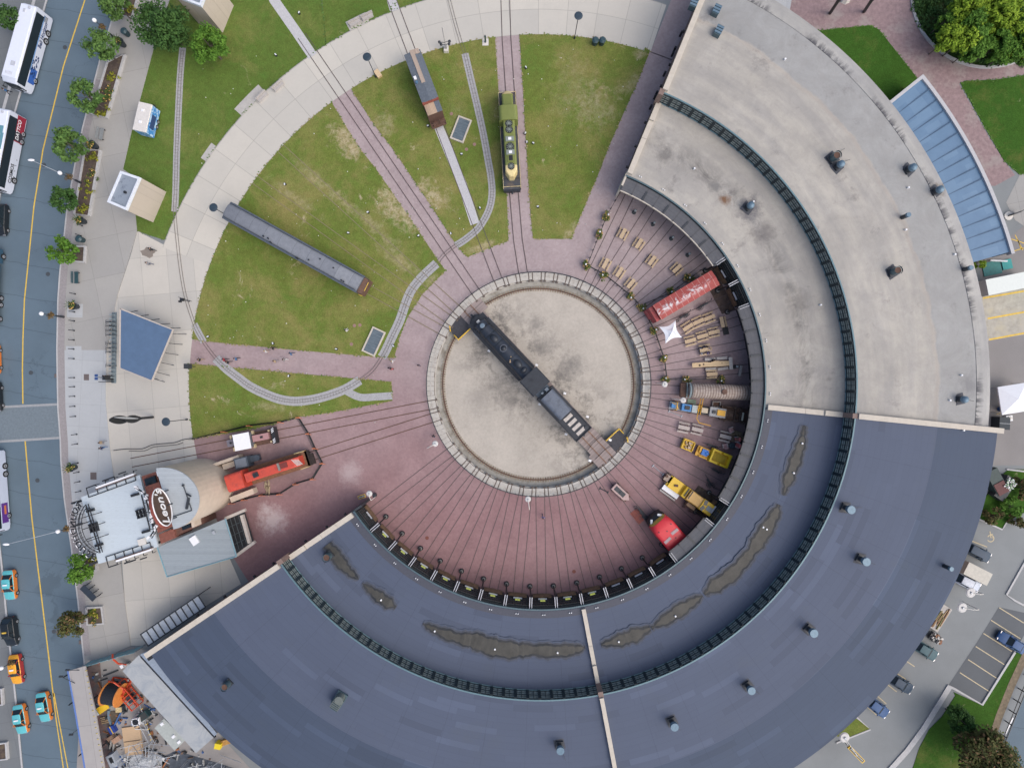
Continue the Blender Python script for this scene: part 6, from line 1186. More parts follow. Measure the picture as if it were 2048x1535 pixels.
def wheelset(px, py, rz, lb, n=3):
    t = thing('iron_wheel_sculpture', lb, 'scrap iron', W(px, py, .5)+(.012,), radians(rz)); rd = random.Random(int(px)); m = MB()
    for i in range(n):
        x, y, r = rd.uniform(-1, 1), rd.uniform(-.4, .4), rd.uniform(.3, .5); a0 = rd.random()*3
        for j in range(10): a, b = a0+j*.628, a0+(j+1)*.628; m.tube((x+r*cos(a), y+r*sin(a)*.6, .5+r*sin(a)*.7), (x+r*cos(b), y+r*sin(b)*.6, .5+r*sin(b)*.7), .035, 4)
        for j in range(4): a = a0+j*.785; m.tube((x+r*cos(a), y+r*sin(a)*.6, .5+r*sin(a)*.7), (x-r*cos(a), y-r*sin(a)*.6, .5-r*sin(a)*.7), .025, 4)
    m.build('wheel_rim', DKST, t); m = MB().path([(-1.3, 0, .6), (1.4, .1, .6), (1.6, .4, .8)], .05).box(.2, 0, .2, 1.2, .3, .3); m.build('frame', DKST, t)
wheelset(1365, 633, 30, 'black spoked iron wheels lying below the red boxcar, left heap'); wheelset(1407, 610, 28, 'black spoked iron wheels lying below the red boxcar, right heap'); wheelset(1420, 890, -20, 'black iron frame lying above the yellow carts', 1); wheelset(1430, 940, -30, 'black iron scrap beside the sunken service bay, upper heap', 2); wheelset(1418, 962, -60, 'black iron scrap beside the sunken service bay, lower heap', 2)
wheelset(1282, 1022, -50, 'black iron parts by the orange netting, upper heap', 1); wheelset(1289, 1036, -50, 'black iron parts by the orange netting, lower heap', 1)
def pole_flat(px0, py0, px1, py1, lb, mat, r=.06):
    a, b = W(px0, py0), W(px1, py1); t = thing('iron_bar', lb, 'bar', a+(.08,)); MB().tube((0, 0, 0), (b[0]-a[0], b[1]-a[1], 0), r).build('shaft', mat, t); MB().box(0, 0, -.06, .5, .12, .12, atan2(b[1]-a[1], b[0]-a[0])+1.57).build('end_plate', mat, t); MB().box(b[0]-a[0], b[1]-a[1], -.06, .4, .12, .12, atan2(b[1]-a[1], b[0]-a[0])+1.57).build('end_plate', mat, t)
pole_flat(1338, 822, 1363, 832, 'pale steel bar lying left of the grey picnic tables', STEEL); pole_flat(1306, 931, 1326, 948, 'pale steel bar lying above the brown trolley', STEEL, .05); pole_flat(1200, 976, 1216, 984, 'dark iron switch bar lying left of the boat shaped wagon', DKST, .08)
t = thing('safety_netting', 'bundle of orange safety netting lying on the brick', 'netting', W(1276, 1032)+(.012,), radians(-50)); m = MB(); rd = random.Random(2)
for i in range(16): m.tube((-1.2, -.7+.09*i, .06), (1.1, -.7+.09*i+rd.uniform(-.15, .15), .1), .02, 3); m.tube((-1.2+.15*i, -.75, .08), (-1.2+.15*i+rd.uniform(-.2, .2), .75, .08), .02, 3)
m.build('netting', M('net_orange', (.42, .11, .07), .7), t)
t = thing('menu_board', 'black board lying beside the crosswise picnic table', 'board', W(1452, 661, .3)+(.012,), radians(-78)); MB().box(0, 0, .1, 1.3, .9, .08).build('board', BLACK, t); MB().box(0, 0, 0, 1.0, .7, .1).build('frame', WOODD, t)
t = thing('ground_grille', 'pale green sheet lying by the ribbed tank car', 'sheet', W(1383, 803)+(.012,), radians(-8)); MB().box(0, 0, .02, 1.4, .75, .1).build('sheet', M('sage_sheet', (.20, .27, .21), .7), t)
t = thing('metal_crate', 'open grey crate beside the orange armed machine', 'crate', W(1433, 808, .4)+(.012,), radians(-3)); MB().box(0, .4, 0, 1.3, .08, .5).box(0, -.4, 0, 1.3, .08, .5).box(.62, 0, 0, .08, .8, .5).box(-.62, 0, 0, .08, .8, .5).build('crate_wall', M('crate_grey', (.42, .41, .39)), t); MB().box(0, 0, .02, 1.2, .7, .15).build('crate_floor', RUST, t)
t = thing('timber_pile', 'heap of weathered timber beside the dark canopy', 'timber', W(1474, 873, .4)+(.012,), radians(-20)); rd = random.Random(8); m = MB()
for i in range(14): m.box(rd.uniform(-.5, .5), rd.uniform(-.9, .9), .05+.05*i, rd.uniform(1.0, 2.0), .16, .1, rd.uniform(-.5, .5))
m.build('timber', M('pile_timber', (.20, .15, .09), .9, var=.5), t)
# sunken bays cut beside the canopy
struct('service_bay', MB().sheet([pol(*q) for q in ((31.0, BD(6)-.2), (34.5, BD(6)-.2), (34.5, BD(7)+.2), (31.0, BD(7)+.2))], .02).sheet([pol(*q) for q in ((32.2, BD(15)), (34.5, BD(15)), (34.5, BD(17)), (32.2, BD(17)))], .02), M('oily_timber', (.07, .05, .042), .85, var=.5, sc=1.5, c2=(.14, .10, .07)))
# plaza marks: manholes
def disc(px, py, r, mat, lb): x, y = W(px, py); struct('manhole_cover', MB().cyl(x, y, .0, .024, r, n=18), mat)
RM = M('manhole_red', (.17, .06, .045), .8, var=.2)
for px, py in ((854, 1075), (1148, 1142)): disc(px, py, .3, RM, '')
for px, py in ((903, 228), (949, 289), (933, 299), (709, 651), (720, 650), (703, 688)): x, y = W(px, py); struct('manhole_cover', MB().cyl(x, y, .0, .075, .28, n=14), M('lawn_cover', (.26, .16, .13)))
for px, py in ((62, 745), (96, 548), (75, 960), (108, 1262), (88, 330), (130, 95)):
    x, y = W(px, py); struct('manhole_cover', MB().cyl(x, y, .0, .022, .36, n=18), M('road_cover', (.05, .06, .07), .7))
for px, py, s_ in ((113, 751, .5), (174, 754, .85), (188, 951, 1.0), (162, 1283, .5)):
    x, y = W(px, py); struct('drain_grate', MB().box(x, y, .0, s_, s_*1.2, .135), M('grate_brown', (.13, .105, .10)))
# ------------------------------------------------------------------ curved tower store with its signs
SILV = m_planks('silver_roof', (.36, .40, .43), .35, 1, .2, .95, 1.04); PALE = m_planks('pale_deck_roof', (.47, .54, .59), .6, 1, .12, .97, 1.02); BEI = M('beige_wall', (.50, .425, .345), .85, var=.08, sc=1); BRK = M('tower_brick', (.20, .075, .055), .9, var=.25, sc=3)
def P3(px, py, z): return Vector(W(px, py, z)+(z,))
o0 = W(330, 1000, 0); tw = thing('tower_store', 'curved beige tower store with silver roof and arched and oval signs', 'building', o0+(0,)); O = Vector(o0+(0,))
rel = lambda pts: [(p[0]-o0[0], p[1]-o0[1]) for p in pts]
def arcD(z, px0=(312, 936), px1=(347, 1058), blg=(396, 984), n=20):
    A, B, G_ = Vector(W(*px0, z)), Vector(W(*px1, z)), Vector(W(*blg, z)); Mi = (A+B)/2; h = (B-A)/2; g_ = G_-Mi
    return [tuple(Mi-h*cos(pi*i/n)+g_*sin(pi*i/n)) for i in range(n+1)]
D = rel(arcD(10.2)); MB().prism(D, 0, 10.0, 0).build('tower_wall', BEI, tw)
MB().prism(D, 10.0, 10.2).build('roof', SILV, tw)
m = MB(); q = [Vector((*p, 10.35)) for p in rel([W(367, 970, 10.3), W(373, 987, 10.3), W(384, 1020, 10.3), W(343, 1034, 10.3)])]; m.path(q, .07); m.tube(q[1], q[1]+Vector((.8, -.3, .2)), .12).sphere(q[0].x, q[0].y, 10.4, .2).box(q[2].x-.6, q[2].y+1, 10.2, .3, 1.6, .3, -.2); m.build('roof_rail', DKST, tw)
# brick base blocks beside the tower, their flat roofs and windows
def blk(px, z, mat, nm, z0=0): MB().prism(rel(WL(px, z)), z0, z).build(nm, mat, tw)
blk([(283, 952), (311, 943), (318, 962), (289, 972)], 5.0, BRK, 'brick_wing'); blk([(289, 973), (318, 963), (345, 1052), (316, 1066)], 5.6, BRK, 'brick_wing'); blk([(317, 1068), (348, 1056), (351, 1075), (322, 1087)], 4.6, BRK, 'brick_wing')
blk([(288, 958), (309, 951), (313, 966), (292, 973)], 5.4, GLASS, 'skylight', 5.0); blk([(350, 1058), (402, 1036), (405, 1048), (353, 1071)], 4.2, M('dark_brick', (.12, .06, .045), .9, var=.3), 'brick_wing'); blk([(363, 1052), (379, 1046), (381, 1054), (365, 1060)], 4.5, GLASS, 'skylight', 4.2)
blk([(312, 942), (320, 940), (323, 950), (315, 952)], 7.0, WHITE, 'white_pier')
blk([(382, 1043), (388, 1040), (390, 1053), (384, 1055)], 6, BEI, 'pier', 4)
# grey lower canopy
blk([(314.5, 1094), (450.5, 1037), (473, 1112), (334, 1153)], 4.4, m_planks('grey_canopy', (.26, .30, .325), .3, 1, .2, .93, 1.05), 'canopy_roof', 4.1)
MB().path([Vector((*p, 4.45)) for p in rel(WL([(450.5, 1037), (473, 1112), (334, 1153), (314.5, 1094)], 4.45))], .09).build('canopy_edge', M('cyan_edge', (.16, .30, .36), .4), tw)
for px, py, mt, s_ in ((389, 1080, WHITE, 1.1), (428, 1064, STEEL, .45)):
    x, y = rel([W(px, py, 4.5)])[0]; MB().box(x, y, 4.4, s_, s_*1.2, .25, .6).build('roof_unit', mt, tw)
x, y = rel([W(284, 1083, 5.2)])[0]; MB().box(x, y, 5.0, 1.15, 1.0, .3, .3).build('roof_unit', OFFW, tw)
for q in ([(451, 1036), (491, 1019)], [(472, 1111), (510, 1083)], [(484, 1029), (500, 1085)]):
    a, b = rel(WL(q, 3)); MB().strip([a, b], .45, 3.3, h=.6).build('cream_beam', M('beam_cream', (.42, .38, .34), .85, var=.15), tw)
m = MB(); pts = [rel(WL([(452+8*i, 1037-3.5*i), (472+8*i, 1106-4*i)], 2.5)) for i in range(5)]
for a, b in pts: m.tube((*a, 2.6), (*b, 2.6), .05)
for f in (.25, .5, .75): m.path([((a[0]+(b[0]-a[0])*f), (a[1]+(b[1]-a[1])*f), 2.6) for a, b in pts], .05)
m.build('pergola_bars', M('bar_slate', (.06, .08, .09)), tw); MB().sheet(rel(WL([(452, 1038), (490, 1022), (508, 1083), (473, 1109)], .5)), .5).build('area_floor', M('area_dark', (.035, .037, .042), .8, var=.3), tw)
MB().strip(rel(WL([(462, 999), (508, 981)], 1.2)), .9, 1.4, h=1.4).build('side_wall', BEI, tw); MB().strip(rel(WL([(426, 930), (478, 912)], 1.4)), .5, 1.6, h=1.6).build('side_wall', BEI, tw); MB().strip(rel(WL([(446, 934), (482, 922)], .9)), .9, 1.0, h=1.0).build('side_wall', BEI, tw)
# pale flat entrance roof, sign frames along its edges
blk([(162, 994), (279, 949), (316, 1093), (197, 1127)], 5.0, PALE, 'entrance_roof', 4.7)
for a in ((166, 1000), (275, 957), (309, 1088), (201, 1120)): x, y = rel([W(*a, 2.5)])[0]; MB().box(x, y, 0, .3, .3, 4.7).build('roof_post', DKST, tw)
for (ax, ay), (bx, by), od in (((178, 994), (272, 960), (-5, -19)), ((212, 1113), (300, 1084), (6, 21))):
    m = MB(); A, B = Vector(rel([W(ax, ay, 5.1)])[0]+(5.15,)), Vector(rel([W(bx, by, 5.1)])[0]+(5.15,)); Dv = Vector((od[0]*S*.94, -od[1]*S*.94, 0))
    m.tube(A, B, .07)
    for i in range(6): p = A.lerp(B, i/5); m.tube(p, p+Dv, .07); m.tube(p+Dv, p+Dv-Vector((0, 0, .8)), .05)
    m.tube(A+Dv*.98, A.lerp(B, .2)+Dv*.98, .1); m.tube(A.lerp(B, .35)+Dv*1.1, A.lerp(B, .6)+Dv*1.1, .12); m.tube(A.lerp(B, .7)+Dv*1.2, A.lerp(B, .85)+Dv*1.2, .1)
    m.build('sign_frame', BLACK, tw)
    c = A.lerp(B, .62)+Dv*.65; L_ = (B-A).length; an = atan2((B-A).y, (B-A).x); MB().box(c.x, c.y, 5.0, L_*.8, .28, .5, an, 0).box(c.x-Dv.x*.13, c.y-Dv.y*.13, 5.1, L_*.85, .16, .35, an, 1).build('edge_sign', [WHITE, M('sign_brown', (.10, .06, .045))], tw)
for px, py, big in ((181, 1020, 0), (188, 1054, 1), (198, 1089, 0), (270, 989, 0), (282, 1026, 1), (292, 1062, 0)):
    x, y = rel([W(px, py, 5.2)])[0]; m = MB(); a = radians(16)
    if big:
        for d in (-.6, 0, .6): m.box(x-d*sin(a), y+d*cos(a), 5.0, 1.25, .14, .45, a); m.box(x+d*cos(a)*.9, y+d*sin(a)*.9, 5.0, .14, 1.4, .42, a)
    else: m.box(x, y, 5.0, 1.15, .38, .4, a)
    m.build('sign_ballast', BLACK, tw)
# arched street sign (faces the street, its back is towards the park)
nA, nB = P3(165, 1010, 5.6), P3(194, 1107, 5.6); dn = (nA-nB).normalized(); ch_ = (nA-nB).length/2; mid = (nA+nB)/2-O; sag = 2.3; Rr = (ch_*ch_+sag*sag)/(2*sag); fm = math.asin(min(.99, ch_/Rr)); west = Vector((dn.y, -dn.x, 0)); west = west if west.x < 0 else -west
arcpt = lambda f, r: mid+(-dn)*(r*sin(f))+Vector((0, 0, r*cos(f)-Rr*cos(fm)+.3))
m = MB()
for r, off in ((Rr-.12, 0), (Rr-.55, 0), (Rr-.12, -.55), (Rr-.55, -.55)): m.path([arcpt(-fm+2*fm*i/24, r)+west*off for i in range(25)], .05)
for i in range(13): f = -fm+2*fm*i/12; m.tube(arcpt(f, Rr-.12), arcpt(f, Rr-.55)-west*.55, .035); m.tube(arcpt(f, Rr-.12)-west*.55, arcpt(f, Rr-.55), .035)
m.tube(nA-O-west*.5, nB-O-west*.5, .10).tube(nA-O-west*.9, nB-O-west*.9, .08)
for f in (-.55, -.1, .4): p = arcpt(f, Rr-.5)-west*.5; g_ = p-west*1.7; g_.z = 5.1; m.tube(p, g_, .06)
for f in (-.9, -.3, .3, .9): p = arcpt(f*fm/1.0, Rr-.55)-west*.5; m.tube(p, Vector((p.x, p.y, 5.0)), .07)
m.build('arch_truss', BLACK, tw)
for i, chh in enumerate('ROUNDHOUSE'):
    f = -fm*.93+2*fm*.93*i/9; me = text_mesh(chh, 1.35, BLACK, .12); me.materials.clear(); me.materials.append(BLACK); me.materials.append(WHITE)
    for p in me.polygons:
        if p.normal.z > .9 or (abs(p.normal.z) < .3 and p.normal.y > .75): p.material_index = 1
    o = place_mesh('sign_letter', me, tw, (0, 0, 0), (0, 0, 0)); X = (-dn)*cos(f)-Vector((0, 0, 1))*sin(f); Y = (-dn)*sin(f)+Vector((0, 0, 1))*cos(f); p = arcpt(f, Rr+.4); o.matrix_local = Matrix(((X.x, Y.x, west.x, p.x), (X.y, Y.y, west.y, p.y), (X.z, Y.z, west.z, p.z), (0, 0, 0, 1)))
# oval script sign facing the park
c = P3(323.5, 1014, 12.25)-O; nrm = -west; th_ = 48; R1, R2 = 2.95, 2.05
def oval(r1, r2, d0, d1, z_=0):
    vs = []
    for d in (d0, d1):
        for i in range(th_): a = 2*pi*i/th_; vs.append(c+dn*(r1*cos(a))+Vector((0, 0, r2*sin(a)))+nrm*d)
    return vs, [(i, (i+1) % th_, th_+(i+1) % th_, th_+i) for i in range(th_)]+[tuple(range(th_-1, -1, -1)), tuple(range(th_, 2*th_))]
MB().add(*oval(R1, R2, -.3, 0)).add(*oval(R1*.88, R2*.84, .0, .03), 1).build('oval_sign', [M('sign_red_rim', (.20, .05, .035), .5), M('sign_face', (.075, .045, .032), .5)], tw)
m = MB(); 
for i in range(th_): a, b = 2*pi*i/th_, 2*pi*(i+1)/th_; m.tube(c+dn*(R1*.92*cos(a))+Vector((0, 0, R2*.9*sin(a)))+nrm*.08, c+dn*(R1*.92*cos(b))+Vector((0, 0, R2*.9*sin(b)))+nrm*.08, .09)
m.build('oval_outline', WHITE, tw)
me = text_mesh("Leon's", 1.95, WHITE, .08, .3); o = place_mesh('sign_letter', me, tw, (0, 0, 0), (0, 0, 0)); p = c+nrm*.12; o.matrix_local = Matrix(((dn.x, 0, nrm.x, p.x), (dn.y, 0, nrm.y, p.y), (dn.z, 1, nrm.z, p.z), (0, 0, 0, 1)))
# second arch of unreadable channel letters, built as plain white blocks, between roof and oval
cv = [P3(a, b, zz)-O for a, b, zz in smooth3] if False else [P3(a, b, 7.0)-O for a, b in smooth([(269, 974), (284, 983), (297, 997), (304, 1012), (305, 1030), (306, 1045), (309, 1058), (300, 1073)], 4)]
m = MB()
for q_ in (-.7, 0, .7): p = c+dn*(R1*q_); m.tube(p+Vector((0, 0, -R2*.6)), Vector((p.x, p.y, 10.2))-west*.3, .08)
m.build('oval_strut', DKST, tw)
MB().path(cv, .12).path([p+Vector((.45, -.1, .3)) for p in cv], .08).build('letter_arch', BLACK, tw); rd = random.Random(6); m = MB()
for i, p in enumerate(cv[::1]):
    if i % 2 == 0 or rd.random() < .3: MB().box(p.x+rd.uniform(-.3, .5), p.y+rd.uniform(-.2, .2), 7.1, rd.uniform(.25, .6), rd.uniform(.2, .45), .25, rd.random()*2).build('letter_block', WHITE, tw)
m = MB(); tA, tB = P3(283, 990, 5.6)-O, P3(300, 1058, 5.6)-O; m.tube(tA, tB, .1).tube(tA+Vector((.5, 0, 0)), tB+Vector((.5, 0, 0)), .07)
for i in range(5): p = tA.lerp(tB, i/4); m.tube(p, cv[min(len(cv)-1, 4+i*5)], .05)
m.build('arch_truss', BLACK, tw)
# steel pergola against the west parapet
pg = thing('steel_pergola', 'black steel ladder shaped pergola against the west end wall', 'pergola', W(350, 1240)+(0,)); rp = lambda a: Vector(W(*a, 3.6)+(3.6,))-pg.location
q = [rp(a) for a in ((281, 1268), (396, 1190), (411, 1213), (296, 1291))]; m = MB().tube(q[0], q[1], .1).tube(q[3], q[2], .1); m.build('beam', DKST, pg); m = MB()
for i in range(11): m.tube(q[0].lerp(q[1], i/10), q[3].lerp(q[2], i/10), .09)
m.build('rungs', DKST, pg); m = MB()
for i in range(6): p = q[0].lerp(q[1], i/5); m.tube((p.x, p.y, 0), p, .07)
m.build('post', DKST, pg); MB().sheet([(p.x, p.y) for p in q], 3.55).build('polycarbonate', M('pergola_sheet', (.40, .44, .48), .3), pg)
# ------------------------------------------------------------------ vent towers, tilted shelter, bike dock
def ventt(foot, roof, z, label):
    P = WL(foot); c_ = (sum(p[0] for p in P)/4, sum(p[1] for p in P)/4); t = thing('vent_tower', label, 'vent tower', c_+(.05,), 0, 'concrete vent towers'); q = [(p[0]-c_[0], p[1]-c_[1]) for p in P]
    MB().prism(q, 0, z-.5).build('shaft_wall', m_slab('vent_concrete', (.44, .39, .33), 1, 1, rect=(2.2, 2.2), jc=.15, tone=.05), t); qi = [(a*.86, b*.86) for a, b in q]
    MB().sheet(qi, z-.28).build('roof', m_patch('vent_roof', (.24, .28, .33), (.09, .11, .15), .9, .56, .7, .5), t); m = MB()
    for i in range(4):
        a, b = q[i], q[(i+1) % 4]; ai, bi = qi[i], qi[(i+1) % 4]; m.prism([a, b, bi, ai], z-.55, z)
    m.build('parapet', M('vent_parapet', (.62, .66, .72), .5), t); MB().cyl(.2, -.3, z-.3, z, .2).build('roof_outlet', BLACK, t)
ventt([(297, 372), (333, 384), (307, 445), (272, 430)], None, 6.5, 'concrete vent tower with white rimmed roof at the lower corner of the lawn'); ventt([(408, -8), (468, 12), (446, 66), (398, 48)], None, 6.5, 'concrete vent tower with white rimmed roof cut by the top edge')
sh = thing('shelter', 'blue kite shaped shelter roof on thin posts over the forecourt', 'shelter', W(285, 688)+(.02,)); rp2 = lambda a, z: tuple(Vector(W(*a, z))-Vector(sh.location[:2]))
qd = [(241, 617), (346, 659), (304, 761), (240, 736)]; qs = [rp2(a, 3.4) for a in qd]; MB().prism(qs, 3.25, 3.42).build('roof', M('shelter_blue', (.08, .135, .225), .6, var=.08, sc=1), sh); MB().strip(qs+[qs[0]], .22, 3.46, h=.2).build('roof_edge', M('shelter_edge', (.46, .41, .36)), sh); m = MB()
for i in range(4):
    a, b = qs[i], qs[(i+1) % 4]
    for j in range(5): f = (j+.3)/5; x, y = a[0]+(b[0]-a[0])*f, a[1]+(b[1]-a[1])*f; d = hypot(x, y); m.tube((x*(1+.35/d), y*(1+.35/d), 0), (x*(1-.5/d), y*(1-.5/d), 3.25), .05)
m.build('post', DKST, sh)
dk = thing('bicycle_dock', 'grey bicycle dock strip beside the blue shelter', 'bike dock', W(229, 695)+(.02,), radians(-90.5)); MB().box(0, 0, 0, 11.6, .75, .12).build('base_plate', M('dock_grey', (.15, .19, .21), .6, var=.2), dk); m = MB()
for i in range(16): m.box(-5.3+.68*i, -.1, .1, .18, .35, .75); m.cyl(-5.3+.68*i, .15, .1, .3, .12, n=8)
m.build('docking_points', M('dock_post', (.24, .29, .31), .5), dk); MB().box(5.0, -.2, .1, .6, .4, 2.0).build('pay_terminal', BLACK, dk)
MB().box(4.6, -1.2, 2.3, .42, .5, .05).box(5.1, -1.2, 2.3, .42, .5, .05).build('solar_panel', M('solar_blue', (.03, .07, .20), .3), dk); MB().cyl(4.9, -.9, .1, 2.3, .05).box(5.6, -.5, .1, .1, 1.2, 1.9).build('mast', BLACK, dk)
TYB = M('bicycle_black', (.012, .013, .015), .5)
def ringw(m, x, z, r=.33):
    for j in range(12): a, b = j*pi/6, (j+1)*pi/6; m.tube((x+r*cos(a), 0, z+r*sin(a)), (x+r*cos(b), 0, z+r*sin(b)), .028, 4)
    for j in range(4): a = j*pi/4; m.tube((x+r*cos(a), 0, z+r*sin(a)), (x-r*cos(a), 0, z-r*sin(a)), .012, 3)
def bike(px, py, rz, lb, grp='hire bicycles standing in the dock'):
    t = thing('bicycle', lb, 'bicycle', W(px, py, .5)+(.03,), radians(rz), grp); m = MB(); ringw(m, -.52, .34); ringw(m, .52, .34); m.build('wheel', TYB, t)
    MB().path([(-.52, 0, .34), (-.1, 0, .34), (.38, 0, .78), (-.2, 0, .74), (-.1, 0, .34)], .03).path([(-.52, 0, .34), (-.2, 0, .74), (-.24, 0, .95)], .03).path([(.52, 0, .34), (.36, 0, 1.0)], .03).build('frame', TYB, t)
    MB().path([(.25, -.3, 1.02), (.4, -.22, 1.03), (.36, 0, 1.0), (.4, .22, 1.03), (.25, .3, 1.02)], .025).build('handlebar', TYB, t); MB().box(-.26, 0, .95, .26, .16, .06).build('saddle', TYB, t)
for i, py in enumerate((644, 652, 661, 669.5, 687, 696, 704, 731)): bike(221, py, 178, f'black hire bicycle in the dock beside the blue shelter, {ORD[i]} from the top')
# ------------------------------------------------------------------ forecourt objects
x, y = W(304, 834, 0); t = thing('sculpture', 'tall dark metal sculpture of long overlapping blades on the forecourt', 'sculpture', (x, y, .02), atan2(y-CY, x-CX)+pi)
bl = MB(); bl.loft([(0, [(-.2, 0), (.2, 0), (.2, 3.0), (-.2, 3.0)]), (.35, [(-.16, 0), (.16, 0), (.16, 3.0), (-.16, 3.0)])]); bl.build('stem', BLACK, t)
def blade(z0, z1, w, off, tilt):
    m = MB(); n = 10; vs = []
    for i in range(n+1): f = i/n; hw_ = w*sin(pi*(f*.92+.04))**.7; z = z0+(z1-z0)*f; vs += [(off, tilt*f-hw_, z), (off, tilt*f+hw_, z), (off+.18, tilt*f+hw_*.8, z), (off+.18, tilt*f-hw_*.8, z)]
    m.add(vs, [(4*i+j, 4*i+(j+1) % 4, 4*i+4+(j+1) % 4, 4*i+4+j) for i in range(n) for j in range(4)]+[(3, 2, 1, 0), (4*n, 4*n+1, 4*n+2, 4*n+3)]); return m
blade(2.8, 6.6, .62, .05, .0).build('lower_blade', BLACK, t); blade(5.0, 9.4, .66, -.2, .15).build('upper_blade', BLACK, t); blade(4.0, 9.0, .16, .3, .5).build('pale_blade', M('blade_pale', (.35, .37, .39), .4), t)
t = thing('banner_stand', 'row of dark solar panels on a slanted rack at the kerb', 'solar panel', W(180, 1184, .8)+(.12,), radians(-45)); MB().box(0, .1, 1.1, 2.9, 1.0, .07).build('panel', M('panel_slate', (.03, .04, .055), .4), t); m = MB()
for xx in (-1.3, -.45, .45, 1.3): m.tube((xx, .5, 0), (xx, .1, 1.1), .05); m.tube((xx, .9, 0), (xx, .4, 1.15), .05); m.box(xx, .1, 1.17, .05, 1.0, .02)
m.build('rack', DKST, t)
t = thing('info_sign', 'dark square information panel on a pole at the forecourt edge', 'sign', W(391, 733)+(.06,)); MB().tube((0, 0, 0), (0, 0, 2.1), .05).build('pole', BLACK, t); MB().box(0, 0, 1.6, .75, .8, 1.0).build('panel', M('panel_dark', (.03, .035, .04)), t)
t = thing('crossing_signal', 'small black signal with crossing arms on the forecourt track', 'signal', W(380, 603)+(.03,)); MB().tube((0, 0, 0), (0, 0, 2.2), .06).build('pole', BLACK, t); MB().box(0, .0, 1.9, .5, .45, .45).box(-.3, -.3, 2.0, .4, .3, .35).build('signal_head', BLACK, t); MB().tube((-.6, .4, 2.2), (1.2, -.2, 1.5), .04).build('arm', BLACK, t)
t = thing('signal_mast', 'grey semaphore mast with four dark lamps on a pedestal at the lawn edge', 'signal', W(893, 101)+(.06,)); MB().box(0, 0, 0, .75, 1.0, .6).build('pedestal', OFFW, t); MB().tube((0, 0, 0), (0, 0, 5.8), .06).box(0, 0, .6, .3, .3, .7).build('mast', M('mast_grey', (.30, .30, .30)), t)
for sx, z in ((-.7, 1.4), (.6, 1.5), (-.9, 2.0), (.75, 2.2)): MB().tube((0, 0, z), (sx, .1, z), .04).sphere(sx, .1, z, .25, .25, .2).build('signal_lamp', DKST, t)
t = thing('water_hydrant', 'slim dark fountain post on a pale square slab at the lawn edge', 'post', W(971, 85)+(.06,)); MB().box(0, 0, 0, 1.0, 1.15, .06).build('slab', OFFW, t); MB().cyl(0, 0, .06, 1.5, .16, .12).cyl(0, 0, 1.5, 1.75, .17, .1).build('post', M('fountain_dark', (.02, .05, .05), .4), t)
t = thing('wooden_box', 'yellow wooden box tilted beside the lamp at the walkway edge', 'box', W(757, 150)+(.05,), radians(-55)); MB().box(0, 0, 0, 1.2, .75, .45).build('box_body', m_planks('box_pine', (.60, .44, .25), .2, 1), t); MB().box(0, 0, .45, 1.25, .8, .05).build('lid', M('box_lid', (.62, .47, .29), .8), t)
for px, py, dg, w_, h_, lb in ((922, 260, 69, 2.35, 4.0, 'grey slate bed with cream stone border beside the miniature railway loop'), (748, 683, 65, 2.35, 4.4, 'grey slate bed with cream stone border at the lower lawn corner')):
    t = thing('skylight_bed', lb, 'floor light', W(px, py)+(.06,), radians(dg)); SLT = NT('slate_panel', .35); b_ = SLT.mix(SLT.rng(SLT.noise(2, 5, .8, SLT.comb(SLT.math('MULTIPLY', SLT.xyz()[1], .3), SLT.math('MULTIPLY', SLT.xyz()[0], 3))), .35, .7), (.06, .085, .10), (.17, .21, .24)); SLT = SLT.out(b_)
    MB().box(0, 0, 0, h_-.4, w_-.4, .16).build('slate_panel', SLT, t); m = MB()
    for s_ in (-1, 1): m.box(0, s_*(w_/2-.12), 0, h_, .24, .26); m.box(s_*(h_/2-.12), 0, 0, .24, w_-.5, .26)
    m.build('stone_border', CREAM, t)
for i, (px, py) in enumerate(((417, 673), (547, 687), (674, 698), (579, 751), (787, 691), (837, 472), (960, 417), (1076, 414), (1054, 285), (1066, 287), (1050, 268), (1052, 137), (857, 253), (571, 369), (697, 466), (599, 28), (553, 112), (737, 425), (902, 467), (923, 309))):
    x, y = W(px, py); t = thing('lawn_light', 'small white ground light set in the grass of the park lawns', 'ground light', (x, y, .06), i*1.3, 'small white ground lights in the lawns'); MB().cyl(0, 0, 0, .25, .22, .18, 10).build('housing', BLACK, t); MB().box(.05, 0, .22, .32, .16, .14, .5).build('lens', M('light_white', (.7, .73, .75), .4), t)
rd = random.Random(77); m = MB()
for _ in range(240):
    px, py = rd.uniform(390, 1280), rd.uniform(20, 860); r = hypot(px-1077, py-768)
    if 300 < r < 690 or (r > 800 and px > 340): x, y = W(px, py); m.sphere(x, y, .1, rd.uniform(.04, .10), nu=5, nv=3)
tag(m.build('pale_stones', M('speck_white', (.6, .6, .55))), 'tiny pale specks strewn over the lawns', 'litter', kind='stuff')  # pale stones stand in for unidentified white specks on the grass
